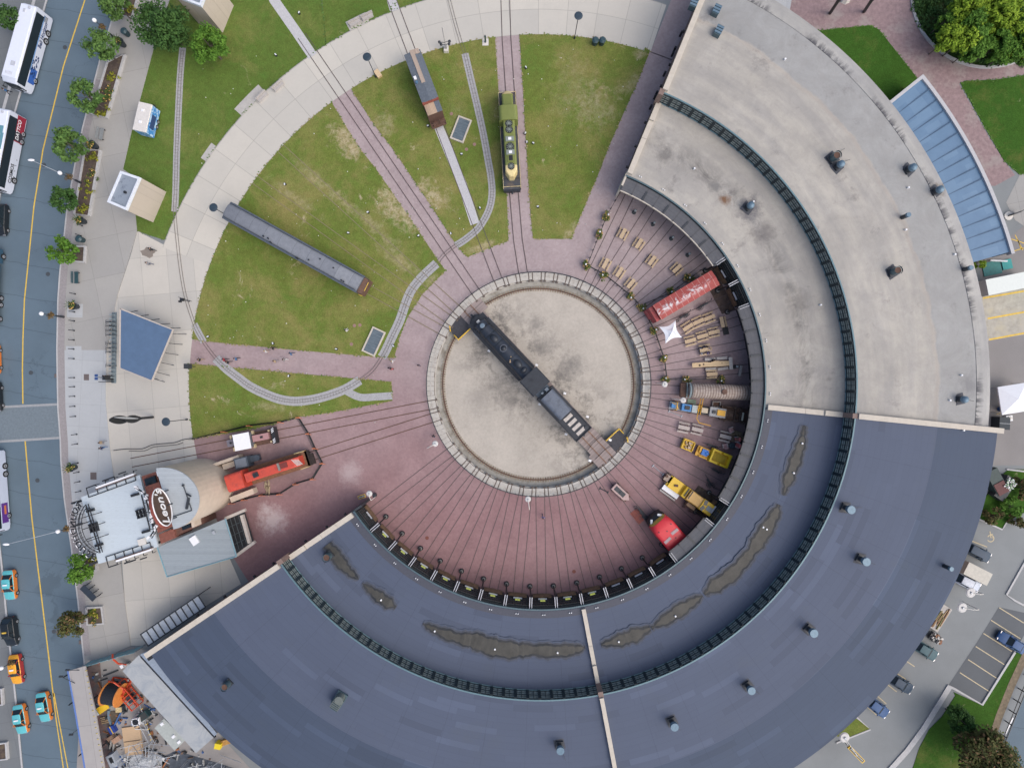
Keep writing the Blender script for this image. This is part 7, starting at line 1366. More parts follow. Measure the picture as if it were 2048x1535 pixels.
# fence of mesh round the parked locomotives
FB = M('fence_black', (.02, .023, .026), .8); t = thing('mesh_fence', 'sagging black mesh fence on orange posts around the red locomotive', 'fence', W(600, 880)+(.02,)); o2 = t.location
for q in ([(385, 878), (450, 862), (500, 850), (562, 843), (598, 834)], [(598, 836), (617, 866), (630, 895), (645, 925), (626, 956), (592, 966), (560, 986), (525, 988), (490, 997), (465, 1004)]):
    pts = [(a-o2.x, b-o2.y) for a, b in WL(q)]; m = MB()
    for a, b in zip(pts, pts[1:]):
        n = int(hypot(b[0]-a[0], b[1]-a[1])/.16)
        for i in range(n): x, y = a[0]+(b[0]-a[0])*i/n, a[1]+(b[1]-a[1])*i/n; m.tube((x, y, .05), (x, y, 1.15), .015, 3)
        for z in (.1, .3, .5, .7, .9, 1.15): m.tube((*a, z), (*b, z), .02, 3)
        w_ = (b[1]-a[1], a[0]-b[0]); d = hypot(*w_) or 1; m.strip([a, b], .25, .04)
    m.build('netting', FB, t); 
    for a in pts[1:]: MB().box(a[0], a[1], 0, .12, .12, 1.3).tube((a[0], a[1], 1.2), (a[0]+.5, a[1]-.2, .1), .04).build('post', M('post_orange', (.60, .20, .09), .6), t)
t = thing('timber_stack', 'small pile of pale timber lying below the red locomotive', 'timber', W(536, 973)+(.02,), radians(15)); rd = random.Random(1); m = MB()
for i in range(16): m.box(rd.uniform(-.3, .3), -.8+.11*i, .02+.07*(i % 3), 1.5, .08, .08, 1.35+rd.uniform(-.2, .2))
m.build('timber', M('pale_timber', (.36, .29, .19), .85, var=.4), t)
t = thing('edge_sign_board', 'yellow edged black notice board on a stand at the west door end', 'sign', W(727, 990)+(.02,), radians(18)); MB().box(0, 0, 1.0, 1.25, .55, .06, 0, 0).box(0, 0, 1.06, 1.1, .4, .03, 0, 1).build('board', [YEL, BLACK], t); m = MB()
for i in range(4): m.box(-.4+.27*i, 0, 1.09, .16, .2, .015)
m.build('board_marks', M('mark_grey', (.3, .3, .28)), t); MB().tube((-.3, 0, 0), (-.3, 0, 1.0), .05).tube((.3, 0, 0), (.3, 0, 1.0), .05).box(1.9, -.5, 0, .5, .5, .9).build('stand', DKST, t)
t = thing('hose_run', 'dark hose line snaking over the forecourt beside the rails', 'hose', W(232, 898)+(.04,)); q = [Vector(W(*a)+(.06,))-Vector((*W(232, 898), .0)) for a in smooth([(228, 900), (255, 897), (285, 897), (305, 889), (335, 886), (352, 884), (370, 878), (400, 875)], 3)]; MB().path(q, .07).path([p+Vector((.3, -.35, 0)) for p in q[3:-4]], .05).build('hose', M('hose_grey', (.08, .085, .09)), t)
t = thing('stain_puddle', 'brown dried puddle stain on the forecourt slabs', 'stain', W(296, 505)+(.03,)); MB().add([(1.2*cos(i/14*6.28)*(1+.25*sin(i*2.3)), .75*sin(i/14*6.28)*(1+.3*cos(i*1.7)), 0) for i in range(14)], [tuple(range(14))]).build('stain', M('stain_brown', (.22, .19, .16), .6), t)
# ------------------------------------------------------------------ construction yard in the south-west corner
YARD = m_asphalt('site_concrete', (.25, .235, .225), seams=False, patch=.5); struct('site_floor', MB().sheet(WL([(165, 1330), (262, 1292), (300, 1300), (450, 1480), (560, 1600), (150, 1600)]), .03), YARD)
SB = NT('site_brick', .9); v_ = SB.xyz(SB.vor(.9)); b_ = SB.mix(v_[0], (.20, .11, .09), (.13, .12, .115)); b_ = SB.mix(SB.rng(SB.noise(1.5, 6, .8), .45, .7, 0, .6), b_, (.07, .055, .05)); SB = SB.out(b_); struct('site_paving', MB().sheet(WL([(172, 1330), (200, 1318), (205, 1380), (230, 1470), (240, 1560), (200, 1560)]), .04), SB)
t = thing('site_hoarding_roof', 'long grey roofed site walkway with blue edge along the street', 'hoarding', W(185, 1430)+(0,)); r_ = lambda pts, z: [(a-t.location.x, b-t.location.y) for a, b in WL(pts, z)]
MB().prism(r_([(136, 1341), (170, 1331), (190, 1420), (213, 1560), (174, 1560), (152, 1430)], 3.0), 2.8, 3.0).build('roof', m_slab('hoarding_roof', (.36, .345, .335), 1, 1, rect=(2.0, 12), rot=radians(8), tone=.06, jc=.35, stain=.4), t)
MB().strip(r_([(136, 1341), (152, 1430), (174, 1560)], 3.0), .22, 3.05, h=.5).build('blue_edge', M('hoarding_blue', (.10, .18, .45), .5), t); m = MB()
for a in ((140, 1345), (168, 1338), (150, 1400), (182, 1400), (170, 1500), (200, 1495)): x, y = r_([a], 1.5)[0]; m.box(x, y, 0, .15, .15, 2.8)
m.build('post', DKST, t); m = MB()
for i in range(18): x, y = r_([(171+2.1*i*.95, 1340+11.4*i)], 3.0)[0]; m.box(x+.1, y, 2.9, .2, .12, .2)
m.build('roof_clips', M('clip_yellow', (.5, .4, .15)), t)
for i, (a, b) in enumerate((((149, 1366), (122, 1352)), ((158, 1340), (135, 1339)), ((155, 1458), (142, 1468)))):
    t2 = thing('site_lamp', f'thin bracket lamp over the site walkway edge, {ORD[i]} from the top', 'lamp', W(*a, 3.1)+(3.0,)); q_ = W(*b, 3.8); MB().path([(0, 0, 0), (q_[0]-t2.location.x, q_[1]-t2.location.y, .8)], .05).build('bracket', DKST, t2); MB().box(q_[0]-t2.location.x, q_[1]-t2.location.y, .7, .6, .25, .2).build('lamp_head', DKST, t2)
t = thing('glass_hoarding', 'turquoise translucent hoarding panels closing the site yard', 'fence', W(225, 1305)+(0,)); a, b = [Vector(W(*q)) - Vector(t.location[:2]) for q in ((183, 1320), (290, 1289))]; m = MB(); n = 6
for i in range(n): p, q_ = a.lerp(b, i/n), a.lerp(b, (i+.96)/n); m.prism([tuple(p), tuple(q_), (q_.x+.03, q_.y-.05), (p.x+.03, p.y-.05)], .1, 2.3+.15*(i % 2))
m.build('panels', M('turquoise_panel', (.14, .32, .36), .3, var=.2), t); m = MB()
for i in range(n+1): p = a.lerp(b, i/n); m.box(p.x, p.y, 0, .1, .1, 2.5)
m.build('posts', STEEL, t)
RF_ = M('rig_red', (.50, .06, .02), .5, var=.2); ROG = M('reel_orange', (.60, .22, .05), .5, var=.15)
t = thing('cable_reel', 'orange cable reel wound with thick black cable', 'cable reel', W(229, 1386, 1.6)+(.04,), radians(-8)); m = MB()
m.tube((-1.1, 0, 1.75), (1.1, 0, 1.75), 1.5, 26, 0)
for i in range(9): m.tube((-1.05+.24*i, 0, 1.75), (-.87+.24*i, 0, 1.75), 1.56, 26, 0)
m.build('black_cable', M('cable_black', (.015, .017, .022), .5), t); m = MB().tube((-1.25, 0, 1.75), (-1.1, 0, 1.75), 1.75, 28).tube((1.1, 0, 1.75), (1.25, 0, 1.75), 1.75, 28); m.build('flange', ROG, t)
m = MB()
for s_ in (-1, 1): m.path([(s_*1.45, -1.7, .1), (s_*1.45, 0, 1.8), (s_*1.45, 1.7, .1), (s_*1.45, -1.7, .1)], .12)
m.path([(-1.25, 1.7, .15), (1.25, 1.7, .15)], .12).path([(-1.25, -1.7, .15), (1.25, -1.7, .15)], .12).tube((-1.4, 0, 1.8), (1.4, 0, 1.8), .15).path([(-1.2, 1.9, 1.6), (.2, 2.3, 2.4), (1.6, 1.2, 2.0)], .14); m.build('stand', RF_, t)
t = thing('winch_rig', 'red lattice winch rig half under the grey site roof', 'winch', W(254, 1390, 1.2)+(.04,), radians(-50)); m = MB()
for y_ in (-.7, .7): m.path([(-2.4, y_, .3), (2.4, y_, .3)], .1).path([(-2.4, y_, 1.5), (2.4, y_, 1.5)], .1)
for i in range(7): m.path([(-2.4+.8*i, -.7, .3), (-2.4+.8*i, -.7, 1.5), (-2.4+.8*i, .7, 1.5), (-2.4+.8*i, .7, .3)], .08)
m.build('lattice', RF_, t); MB().box(-1.2, 0, .5, 1.3, 1.0, 1.1).build('motor', M('motor_red', (.45, .05, .03), .5), t); MB().box(.8, 0, .5, 1.1, .8, .8).build('gearbox', DKST, t)
t = thing('lifting_arm', 'thin red lifting arm standing near the turquoise hoarding', 'lift', W(243, 1318, 1.0)+(.04,), radians(120)); MB().path([(-1.4, 0, .3), (-.3, .2, 1.6), (.9, 0, 2.3), (1.5, .1, 1.8)], .14).build('arm', RF_, t); MB().box(-1.6, 0, 0, 1.0, .8, .7).build('base', M('arm_base', (.3, .3, .3)), t); MB().box(-1.0, .3, .7, .55, .5, .6).build('cabinet', WHITE, t)
t = thing('site_office', 'long light grey flat roofed site cabin along the cut roof corner', 'cabin', W(335, 1405)+(0,)); r_ = lambda pts, z: [(a-t.location.x, b-t.location.y) for a, b in WL(pts, z)]
MB().prism(r_([(245, 1341), (278, 1309), (428, 1473), (392, 1505)], 5.0), 4.7, 5.0).build('roof', m_patch('cabin_roof', (.36, .38, .39), (.28, .31, .34), .4, .45, .62, .8), t); MB().prism(r_([(250, 1342), (278, 1314), (424, 1473), (393, 1500)], 5.0), 0, 4.7).build('wall', M('cabin_wall', (.25, .27, .29)), t)
MB().prism(r_([(280, 1308), (301, 1299), (434, 1466), (429, 1471)], 5.6), 5.3, 5.62).build('gutter_strip', M('strip_silver', (.30, .35, .41), .4, .3), t); x, y = r_([(299, 1314)], 5.8)[0]; MB().box(x, y, 5.6, 1.0, .75, .1, .6).build('roof_hatch', BLACK, t); MB().strip(r_([(282, 1312), (430, 1474)], 5.1), .25, 5.15, h=.3).build('dark_gap', BLACK, t)
t = thing('flat_roof_cabin', 'small pale flat roofed cabin with three white skylights', 'cabin', W(348, 1465)+(0,)); r_ = lambda pts, z: [(a-t.location.x, b-t.location.y) for a, b in WL(pts, z)]; q = r_([(309, 1455), (328, 1436), (371, 1479), (349, 1500)], 3.2); MB().prism(q, 3.0, 3.2).build('roof', M('cabin_pale', (.36, .39, .37), .8, var=.1), t); MB().prism([(a*.95, b*.95) for a, b in q], 0, 3.0).build('wall', M('cabin_wall', (.25, .27, .29)), t)
for a in ((324, 1447), (347, 1472), (358, 1483)): x, y = r_([a], 3.3)[0]; MB().box(x, y, 3.2, .55, .42, .14, .7).build('skylight', WHITE, t)
m = MB()
for i in range(4): x, y = r_([(334+10*i, 1440+10.5*i)], 3.3)[0]; m.box(x, y, 3.2, .7, .16, .1, -.8)
m.build('slot_vent', BLACK, t)
def sbox(nm, px, py, z, rz, dims, mat, lb, cat, extra=None):
    t = thing(nm, lb, cat, W(px, py, z)+(.04,), radians(rz)); MB().box(0, 0, 0, *dims).build('body', mat, t)
    if extra: extra(t)
    return t
sbox('tool_container', 206, 1415, 1.2, 35, (2.2, 1.05, 1.3), M('container_teal', (.12, .26, .28), .5), 'teal tool container with yellow lid beside the cable reel', 'container', lambda t: (MB().box(.15, 0, 1.3, 1.9, 1.1, .1).build('lid', YB, t), MB().box(-1.15, 0, .1, .3, 1.05, 1.25).build('white_end', WHITE, t)))
sbox('plywood_sheet', 262, 1483, .6, 8, (2.9, 4.6, .25), m_planks('plywood', (.52, .37, .23), 1.2, 1, .15), 'large tan plywood deck on the site yard', 'plywood', lambda t: MB().box(0, 0, .25, 2.7, .08, .06).build('batten', WOODD, t))
sbox('air_conditioner', 271, 1443, 1.5, 10, (1.25, 1.15, 1.5), WHITE, 'white square fan unit with crossed grille on the site yard', 'fan unit', lambda t: MB().box(0, 0, 1.5, 1.5, .08, .04, .78).box(0, 0, 1.54, 1.5, .08, .04, -.78).cyl(0, 0, 1.5, 1.52, .5, n=16).build('grille', BLACK, t))
sbox('skip_bin', 285, 1432, .8, 35, (2.3, 1.2, 1.1), M('bin_forest', (.02, .06, .065), .5), 'dark green skip next to the white fan unit', 'bin', lambda t: MB().box(0, 0, 1.1, 2.1, 1.0, .05).build('contents', M('skip_dark', (.03, .035, .035)), t))
sbox('brown_tarp', 230, 1433, .2, 5, (1.6, 1.9, .12), M('tarp_brown', (.09, .07, .05), .8, var=.3), 'brown tarp square lying below the cable reel', 'tarp', lambda t: MB().strip([(-.9, 1.2), (-1.0, 0), (-.7, -1.2)], .3, .3, h=.3).build('pipe', M('pipe_slate', (.16, .22, .28), .4), t))
sbox('blue_tarp_pile', 224, 1458, .5, 30, (1.0, 1.2, .6), M('tarp_royal', (.02, .05, .26), .5, var=.2), 'small pile under a royal blue tarp with yellow strap', 'tarp', lambda t: MB().box(0, 0, .6, .15, 1.3, .03).build('strap', YEL, t))
sbox('cardboard_pile', 233, 1478, .4, 35, (1.4, .8, .5), M('card_tan', (.38, .24, .17), .8, var=.2), 'tan crates piled below the blue tarp pile', 'crate', lambda t: MB().box(-.5, .8, 0, 1.0, .6, .7).build('crate', M('card_brown', (.2, .13, .09), .8), t))
sbox('pallet', 208, 1440, .3, 12, (1.25, 1.15, .12), WOODD, 'wooden pallet on the brick strip of the site yard', 'pallet', lambda t: MB().box(0, -.45, .12, 1.25, .14, .05).box(0, -.15, .12, 1.25, .14, .05).box(0, .15, .12, 1.25, .14, .05).box(0, .45, .12, 1.25, .14, .05).build('slats', M('pallet_pine', (.36, .26, .15), .85), t))
sbox('straw_crate', 240, 1417, .5, 5, (1.2, 1.0, .6), DKST, 'open crate of straw coloured packing below the cable reel', 'crate', lambda t: MB().box(-.1, 0, .6, .95, .8, .1).build('packing', M('packing_straw', (.50, .40, .22), .9, var=.4, sc=6), t))
sbox('yellow_cube', 435, 1492, 1.0, -10, (1.0, .9, 1.0), M('cube_yellow', (.72, .56, .02), .5), 'bright yellow square bin at the corner of the long site cabin', 'bin', lambda t: MB().box(.9, .5, 0, 1.6, .8, .5, .5).build('orange_sheet', M('sheet_orange', (.40, .22, .06), .8, var=.4), t))
sbox('generator', 225, 1520, .9, 25, (1.2, 2.1, 1.1), M('generator_grey', (.34, .38, .43), .5), 'grey generator cabinet near the bottom of the site yard', 'generator', lambda t: MB().box(.1, .2, 1.1, .5, .9, .1).build('top_vent', BLACK, t))
def scaff(pts, lb, seed, n):
    t = thing('scaffolding', lb, 'scaffolding', W(*pts[0])+(.04,)); rd = random.Random(seed); O_ = Vector(t.location); m = MB(); m2 = MB()
    (x0, y0), (x1, y1) = pts
    for i in range(n):
        a = (rd.uniform(x0, x1), rd.uniform(y0, y1)); an = rd.choice((.15, .15, 1.7, .7, -.6)); l = rd.uniform(15, 48); p = Vector(W(*a)+(rd.uniform(.3, 3),))-O_; q = Vector(W(a[0]+l*cos(an), a[1]+l*sin(an))+(rd.uniform(.3, 3),))-O_; m.tube(p, q, .045, 5)
        if i % 3 == 0: m2.tube(p, (p.x, p.y, 0), .045, 5)
    m.build('tubes', STEEL, t); m2.build('standards', STEEL, t)
scaff(((370, 1505), (470, 1560)), 'tangle of grey scaffold tubes at the bottom below the long site cabin', 3, 46); scaff(((265, 1470), (330, 1520)), 'loose grey scaffold tubes scattered beside the plywood deck', 5, 30); scaff(((225, 1500), (280, 1560)), 'grey scaffold tubes at the bottom of the site yard', 8, 26)
m = MB(); rd = random.Random(12)
t = thing('barrier_rail', 'pair of long pale rails with yellow clips crossing the site yard', 'rail', W(285, 1450)+(.1,)); O_ = Vector(W(285, 1450)+(0,)); m = MB()
for q in (((277, 1424), (307, 1480)), ((283, 1420), (318, 1478)), ((284, 1390), (312, 1475))): m.tube(Vector(W(*q[0])+(.9,))-O_, Vector(W(*q[1])+(.9,))-O_, .05)
m.build('rails', STEEL, t); m = MB()
for i in range(8): p = Vector(W(288+3.2*i, 1400+10*i)+(.8,))-O_; m.box(p.x, p.y, .8, .4, .12, .12, .5)
m.build('clips', YEL, t)
struct('site_trench', MB().sheet(WL([(325, 1512), (352, 1500), (395, 1512), (470, 1535), (470, 1600), (320, 1600)]), .05), M('trench_dark', (.06, .07, .085), .6, var=.5, sc=1))
struct('site_debris_slab', MB().sheet(WL([(238, 1508), (330, 1508), (325, 1600), (235, 1600)]), .05), M('pale_slab', (.40, .42, .44), .8, var=.3, sc=1.2, c2=(.2, .2, .2)))
rd = random.Random(41); m = MB(); cols = [M('debris_grey', (.34, .34, .33)), M('debris_brown', (.15, .10, .07)), M('debris_white', (.60, .60, .58)), M('debris_dark', (.03, .035, .04)), M('debris_rust', (.30, .12, .05)), M('debris_blue', (.05, .12, .30))]
for _ in range(420):
    px, py = rd.uniform(182, 470), rd.uniform(1335, 1560)
    if px > 182+(py-1335)*.2 and px < 215+(py-1320)*1.05: x, y = W(px, py, .2); big = rd.random() < .3; m.box(x, y, .05, rd.uniform(.8, 2.6) if big else rd.uniform(.15, .6), rd.uniform(.08, .18) if big else rd.uniform(.12, .45), rd.uniform(.06, .4), rd.random()*3.1, rd.choice((0, 0, 1, 1, 2, 3, 3, 4, 5)))
tag(m.build('building_debris', cols), 'loose offcuts and rubble littering the site yard', 'debris', kind='stuff')
# ------------------------------------------------------------------ east side odds and ends
def gbox(nm, px, py, z, rz, dims, mat, lb, cat, pn, pd, pm, off=(0, 0)):
    t = thing(nm, lb, cat, W(px, py, z)+(.03,), radians(rz)); MB().box(0, 0, 0, *dims).build('body', mat, t); MB().box(off[0], off[1], dims[2], *pd).build(pn, pm, t); return t
DG = M('dumpster_green', (.02, .045, .045), .6, var=.2); gbox('dumpster', 1989, 962, .8, -62, (4.2, 2.0, 1.4), DG, 'dark green dumpster under the east roof edge', 'dumpster', 'lid', (2.0, 1.8, .1), M('lid_maroon', (.10, .03, .03)), (1.1, 0))
t = gbox('dumpster', 2006, 975, .8, 55, (4.0, 1.8, 1.3), DKST, 'black dumpster heaped with green and white bottles', 'dumpster', 'lid', (1.5, 1.6, .06), M('lid_dark', (.04, .045, .05)), (-1.1, 0)); rd = random.Random(3); m = MB()
for i in range(90): m.box(.9+rd.uniform(-.85, .85), rd.uniform(-.75, .75), 1.3+rd.uniform(0, .3), .22, .14, .12, rd.random()*3, i % 3)
m.build('bottles', [M('bottle_green', (.12, .28, .12), .3), WHITE, M('bottle_grey', (.35, .38, .35), .4)], t)
gbox('storage_box', 2003, 846, 1.0, -3, (1.7, 2.0, 1.6), M('box_slate', (.02, .03, .04)), 'black storage box at the end of the roof parapet', 'box', 'seam', (1.7, .06, .03), STEEL)
t = thing('marquee', 'white marquee tent cut by the right edge', 'tent', W(2030, 797, 2.5)+(.03,), radians(9)); MB().box(0, 0, 2.1, 4.6, 4.4, .25).add([(-2.35, -2.25, 2.35), (2.35, -2.25, 2.35), (2.35, 2.25, 2.35), (-2.35, 2.25, 2.35), (0, 0, 3.1)], [(0, 1, 4), (1, 2, 4), (2, 3, 4), (3, 0, 4)]).build('canvas', M('tent_white', (.74, .76, .80), .6, var=.03), t); m = MB()
for a in (-2.2, 2.2):
    for b in (-2.1, 2.1): m.cyl(a, b, 0, 2.1, .05)
m.build('leg', STEEL, t)
t = thing('barrel', 'blue barrel beside the white marquee', 'barrel', W(2004, 818, .5)+(.03,)); MB().cyl(0, 0, 0, .95, .4, n=14).build('drum', M('drum_blue', (.02, .09, .28), .4), t); MB().cyl(0, 0, .95, 1.0, .36, n=14).build('lid', M('drum_lid', (.10, .2, .36), .4), t)
t = thing('safety_barrier', 'yellow pipe barrier between the marquee and the wall', 'barrier', W(1999, 800)+(.03,)); MB().path([(-.2, 1.8, 0), (-.2, 1.8, 1), (.3, -1.2, 1), (.3, -1.2, 0)], .09).build('pipe', YEL, t); MB().path([(-1.0, -2.2, .6), (1.2, -1.9, .6)], .09).build('low_pipe', YEL, t)
gbox('white_sacks', 2019, 836, .5, 5, (1.0, .9, .5), WHITE, 'pile of white sacks below the marquee', 'sack', 'top_sack', (.6, .5, .2), OFFW)
t = thing('green_tarp', 'turquoise tarpaulin spread beside the white box truck', 'tarp', W(1990, 535)+(.02,), radians(12)); MB().box(-.6, 0, .02, 3.0, 2.2, .1, 0, 0).box(1.9, .1, .02, 1.6, 1.6, .16, 0, 1).build('sheet', [M('tarp_teal', (.02, .17, .16), .6, var=.2), M('tarp_aqua', (.02, .27, .26), .6)], t); MB().tube((-.8, 1.3, .3), (1.6, .6, .6), .15).build('white_pipe', WHITE, t)
t = thing('gate_barrier', 'black boom barrier on a round white base by the blue awning corner', 'barrier', W(2016, 432)+(.03,), radians(20)); MB().cyl(0, 0, 0, .12, .7, n=18).build('base', OFFW, t); MB().box(.6, 0, .1, 1.4, .2, 1.0).tube((-.2, 0, 1.0), (4, .1, 1.0), .06).build('boom', BLACK, t)
t = thing('lumber_pile', 'long pile of lumber and plywood along the south-east wall', 'lumber', W(1878, 1234)+(.03,), radians(57)); MB().box(0, 0, 0, 4.4, 1.7, .3).build('platform', M('ply_grey', (.42, .40, .37), .85, var=.2), t); rd = random.Random(5); m = MB()
for i in range(9): m.box(rd.uniform(-.8, .8), -.3+.16*i-.3, .3, rd.uniform(1.5, 3.2), .13, .1+.05*(i % 3), rd.uniform(-.06, .06), i % 3)
m.build('boards', [M('board_tan', (.38, .27, .15), .85), M('board_brown', (.18, .10, .06), .85), M('board_olive', (.2, .19, .08), .85)], t)
t = thing('scrap_trailer', 'open trailer heaped with white and brown scrap', 'trailer', W(1866, 1272)+(.03,), radians(-33)); MB().box(0, 0, .3, 2.0, 1.3, .3).build('bed', DKST, t); m = MB()
for i in range(22): m.box(rd.uniform(-.8, .8), rd.uniform(-.5, .5), .6, rd.uniform(.2, .5), rd.uniform(.15, .4), rd.uniform(.1, .4), rd.random()*3, i % 3)
m.build('scrap', [OFFW, M('scrap_brown', (.22, .11, .06), .85), M('scrap_grey', (.3, .3, .28))], t); wheels(t, (0,), 1.4, .3, .15)
x, y = W(1713, 1508, 3.6); t = thing('hanging_sign', 'long black sign with yellow border by the dish lamp at the bottom edge', 'sign', (x, y, .02), radians(-46)); MB().tube((-2.4, .2, 0), (-2.4, .2, 3.4), .06).tube((-2.4, .2, 3.3), (-1.6, 0, 3.4), .05).build('pole', OFFW, t); MB().box(0, 0, 3.3, 3.3, .62, .3, 0, 0).box(0, 0, 3.6, 3.0, .44, .03, 0, 1).build('board', [YB, BLACK], t); m = MB()
for i in range(11): m.box(-1.25+.25*i, 0, 3.63, .15, .24, .015, .1*(i % 3))
m.build('board_marks', M('mark_pale', (.42, .42, .36)), t)
x, y = W(1968, 23); t = thing('crane_legs', 'tall black braced steel legs of a structure cut by the top edge', 'tower', W(1693, 15)+(.02,)); O_ = Vector(W(1693, 15)+(0,)); m = MB(); m2 = MB()
for q, w_ in (((1660, 27), .26), ((1728, 24), .26)):
    p = Vector(W(*q)+(0,))-O_; top = Vector(W(q[0]+34, q[1]-52, 10)+(10,))-O_; m.tube(p, p+(top-p)*.9+Vector((0, 0, 0)), w_); m2.tube(p+Vector((.1, .3, .5)), p+(top-p)*.5+Vector((.9, .6, 0)), .05)
m.build('leg', BLACK, t); m2.build('brace', BLACK, t); c_ = Vector(W(1690, -2)+(0,))-O_; MB().cyl(c_.x, c_.y, 0, .7, .95, .7, 8).cyl(c_.x, c_.y, .7, .75, .6, n=16).build('plinth', OFFW, t)
# ------------------------------------------------------------------ people
def body_mesh(pose, seed):
    J = {'pel': (0, 0, .95), 'waist': (0, 0, 1.1), 'chest': (.02, 0, 1.33), 'neck': (.03, 0, 1.50), 'head': (.06, 0, 1.60), 'crown': (.06, 0, 1.70)}
    st = .28 if pose == 'walk' else .04
    for s_, n in ((1, 'l'), (-1, 'r')):
        f = s_*st
        J['hip'+n] = (0, .10*s_, .92)
        if pose == 'sit': J['kn'+n] = (.42, .13*s_, .50); J['an'+n] = (.45, .13*s_, .08); J['to'+n] = (.62, .14*s_, .04)
        else: J['kn'+n] = (f*.6+.04, .11*s_, .50); J['an'+n] = (f, .11*s_, .08); J['to'+n] = (f+.18, .13*s_, .04)
        J['sh'+n] = (.02, .19*s_, 1.42); J['el'+n] = (-f*.5, .27*s_, 1.15); J['wr'+n] = (-f*.7+.14, .25*s_, .93); J['ha'+n] = (-f*.7+.18, .24*s_, .83)
        for i in range(5): J[f'fi{n}{i}'] = (-f*.7+.15+.02*i, (.215+.012*abs(i-2))*s_, .76+.012*abs(i-2)+(.05 if i == 4 else 0))
    if pose == 'sit': J = {k: (v[0], v[1], v[2]-.45 if not k[:2] in ('kn', 'an', 'to') else v[2]) for k, v in J.items()}
    E = [('pel', 'waist'), ('waist', 'chest'), ('chest', 'neck'), ('neck', 'head'), ('head', 'crown')]; R = {'pel': .155, 'waist': .14, 'chest': .165, 'neck': .06, 'head': .105, 'crown': .07}
    for n in 'lr':
        E += [('pel', 'hip'+n), ('hip'+n, 'kn'+n), ('kn'+n, 'an'+n), ('an'+n, 'to'+n), ('chest', 'sh'+n), ('sh'+n, 'el'+n), ('el'+n, 'wr'+n), ('wr'+n, 'ha'+n)]+[('ha'+n, f'fi{n}{i}') for i in range(5)]
        R.update({'hip'+n: .105, 'kn'+n: .065, 'an'+n: .045, 'to'+n: .04, 'sh'+n: .07, 'el'+n: .048, 'wr'+n: .032, 'ha'+n: .035}); R.update({f'fi{n}{i}': .009 for i in range(5)})
    ks = list(J); me = bpy.data.meshes.new('person'); me.from_pydata([J[k] for k in ks], [(ks.index(a), ks.index(b)) for a, b in E], []); o = bpy.data.objects.new('tmp', me); SC.collection.objects.link(o)
    sk = o.modifiers.new('s', 'SKIN')
    for i, k in enumerate(ks): me.skin_vertices[0].data[i].radius = (R[k], R[k]); me.skin_vertices[0].data[i].use_root = (k == 'pel')
    su = o.modifiers.new('u', 'SUBSURF'); su.levels = su.render_levels = 1
    out = bpy.data.meshes.new_from_object(o.evaluated_get(bpy.context.evaluated_depsgraph_get())); bpy.data.objects.remove(o)
    dz = .45 if pose == 'sit' else 0
    for m_ in (SKIN, CLOTH[0], CLOTH[1], SHOE): out.materials.append(m_)
    for p in out.polygons:
        c_ = p.center; z = c_.z; arm = abs(c_.y) > .21 and z+dz < 1.25; p.use_smooth = True
        p.material_index = 0 if z+dz > 1.49 or (arm and z+dz < 1.05) else 1 if z+dz > .98 or arm else 3 if z < .1 else 2
        if pose == 'sit' and z+dz <= .98 and not arm: p.material_index = 3 if z < .1 else 2
    return out
SKIN = M('skin', (.42, .25, .17), .6); SHOE = M('shoe', (.05, .045, .045)); CLOTH = [M('cloth_navy', (.02, .035, .09)), M('cloth_black', (.014, .015, .018)), M('cloth_red', (.35, .03, .05)), M('cloth_white', (.6, .6, .6)), M('cloth_blue', (.05, .14, .3)), M('cloth_tan', (.36, .27, .17)), M('cloth_grey', (.2, .2, .21)), M('cloth_teal', (.05, .2, .22)), M('cloth_lilac', (.28, .24, .42)), M('cloth_orange', (.6, .22, .03))]
HAIRS = [M('hair_black', (.012, .01, .01)), M('hair_brown', (.06, .035, .02)), M('hair_fair', (.32, .22, .10))]
PB = {p: body_mesh(p, 1) for p in ('walk', 'stand', 'sit')}
HM = MB().sphere(.035, 0, 0, .125, .118, .125, 10, 6).mesh('hair', HAIRS[0], True); FACE = MB().box(.165, .035, -.02, .02, .02, .015, 0, 0).box(.165, -.035, -.02, .02, .02, .015, 0, 0).sphere(.17, 0, -.05, .02).box(.16, 0, -.095, .02, .05, .012, 0, 0).mesh('face', [SHOE])
def person(px, py, rz, pose, top, legs, hair, label, z0=.02, hat=None):
    t = bpy.data.objects.new('person', PB[pose]); SC.collection.objects.link(t); x, y = W(px, py, .9 if pose != 'sit' else .7); t.location = (x, y, z0); t.rotation_euler = (0, 0, radians(rz)); tag(t, label, 'person')
    for i, m_ in enumerate((SKIN, CLOTH[top], CLOTH[legs], SHOE)): t.material_slots[i].link = 'OBJECT'; t.material_slots[i].material = m_
    hz = 1.66-(.45 if pose == 'sit' else 0); h = bpy.data.objects.new('hair', HM); SC.collection.objects.link(h); h.parent = t; h.location = (.01, 0, hz+.04); h.material_slots[0].link = 'OBJECT'; h.material_slots[0].material = hat or HAIRS[hair]
    f = bpy.data.objects.new('face', FACE); SC.collection.objects.link(f); f.parent = t; f.location = (0, 0, hz-.02)
    return t
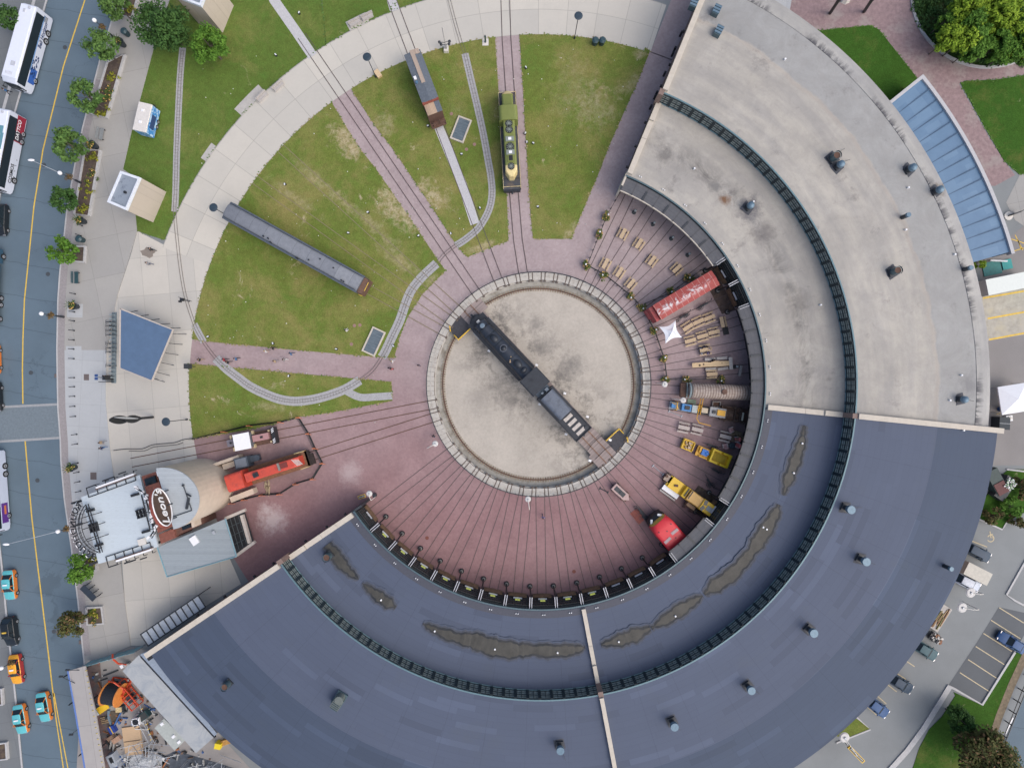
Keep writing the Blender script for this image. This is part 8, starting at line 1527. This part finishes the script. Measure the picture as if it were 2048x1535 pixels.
for a in ((401, 719, 175, 'walk', 1, 5, 1, 'person in black walking at the left end of the brick path'), (449, 719, 5, 'walk', 2, 1, 0, 'person in a red top walking on the brick path beside another in black'), (456, 724, 8, 'walk', 1, 1, 1, 'person all in black beside the red topped walker'), (473, 717, 190, 'walk', 4, 1, 0, 'person in blue walking on the brick path behind the red topped walker'),
          (532, 702, 20, 'walk', 3, 5, 2, 'person in white and tan on the brick path by the upper grass edge'), (546, 696, 10, 'walk', 1, 1, 0, 'person in black at the upper grass edge of the brick path'), (551, 722, 190, 'walk', 5, 6, 1, 'person in tan walking low on the brick path'), (570, 719, 170, 'walk', 6, 3, 0, 'person in grey with pale trousers low on the brick path'),
          (582, 707, 15, 'walk', 4, 0, 0, 'person in blue with dark trousers right of the group on the brick path'), (779, 736, 80, 'stand', 0, 1, 0, 'person in navy standing by the rails at the path end, left of a pair'), (784, 738, 100, 'stand', 2, 1, 1, 'person in a red top standing by the rails at the path end'), (785, 722, 200, 'walk', 3, 3, 2, 'person in white walking at the right end of the path'), (838, 730, 250, 'stand', 0, 0, 0, 'person in navy standing alone left of the turntable'),
          (867, 872, 60, 'stand', 0, 1, 0, 'person in navy standing above the dish lamp left of the pit'), (304, 499, 150, 'walk', 1, 1, 0, 'person in black beside the brown stain on the forecourt'), (298, 527, 160, 'walk', 6, 0, 1, 'person in grey below the brown stain on the forecourt'), (204, 884, 5, 'walk', 5, 6, 1, 'person in tan walking on the pale pavement, upper of two'), (206, 895, 175, 'walk', 0, 4, 0, 'person in navy with blue bag walking on the pale pavement, lower of two'),
          (1086, 1033, 250, 'walk', 8, 0, 0, 'person in lilac walking alone on the lower brick plaza'), (213, 752, 90, 'stand', 1, 1, 0, 'person in black at the bicycle dock terminal'), (14, 182, 200, 'walk', 4, 1, 1, 'person in blue on the far pavement by the top coach'), (206, 1388, 60, 'stand', 0, 0, 1, 'worker in royal blue with an orange helmet on the site yard')):
    person(*a, hat=CLOTH[9] if 'helmet' in a[-1] else None)
person(690, 660, 40, 'sit', 3, 6, 0, 'person in white sitting on the left lawn', -.40)
for px, py, rz, top, hair, lb in ((1402, 696, -80, 4, 0, 'person in blue seated at the crowded picnic table, upper left'), (1410, 692, -85, 0, 0, 'person in navy seated at the crowded picnic table, upper middle'), (1420, 697, -95, 8, 2, 'person in lilac seated at the crowded picnic table, upper right'), (1405, 708, 95, 3, 1, 'person in white seated at the crowded picnic table, lower left'), (1417, 707, 90, 8, 0, 'person in lilac seated at the crowded picnic table, lower right'), (1427, 719, -90, 1, 0, 'person in black seated at the long log table')): person(px, py, rz, 'sit', top, 1, hair, lb, .0)

# ragged turf along the lawn borders
rd = random.Random(99); TU = MB(); TM = [M('tuft_green', (.15, .19, .045), .9, var=.3), M('tuft_lush', (.085, .16, .03), .9, var=.3), M('tuft_dry', (.30, .25, .11), .9, var=.3)]
for pts, mt in LAWNS:
    for a, b in zip(pts, pts[1:]+pts[:1]):
        d = hypot(b[0]-a[0], b[1]-a[1])
        for i in range(int(d/.22)):
            f = rd.random(); x, y = a[0]+(b[0]-a[0])*f+rd.gauss(0, .10), a[1]+(b[1]-a[1])*f+rd.gauss(0, .10)
            if abs(x+4) > 90 or abs(y) > 68: continue
            s_ = rd.uniform(.06, .2); t_ = rd.random()*3; TU.add([(x+s_*cos(t_+q), y+s_*sin(t_+q)*.7, .075+.03*(q > 2)) for q in (0, 1.6, 3.1, 4.7)], [(0, 1, 2, 3)], (1 if mt is not GRASS else rd.choice((0, 0, 1, 2, 2))))
tag(TU.build('grass_tufts', TM), 'ragged grass tufts along the lawn borders', 'grass', kind='stuff')
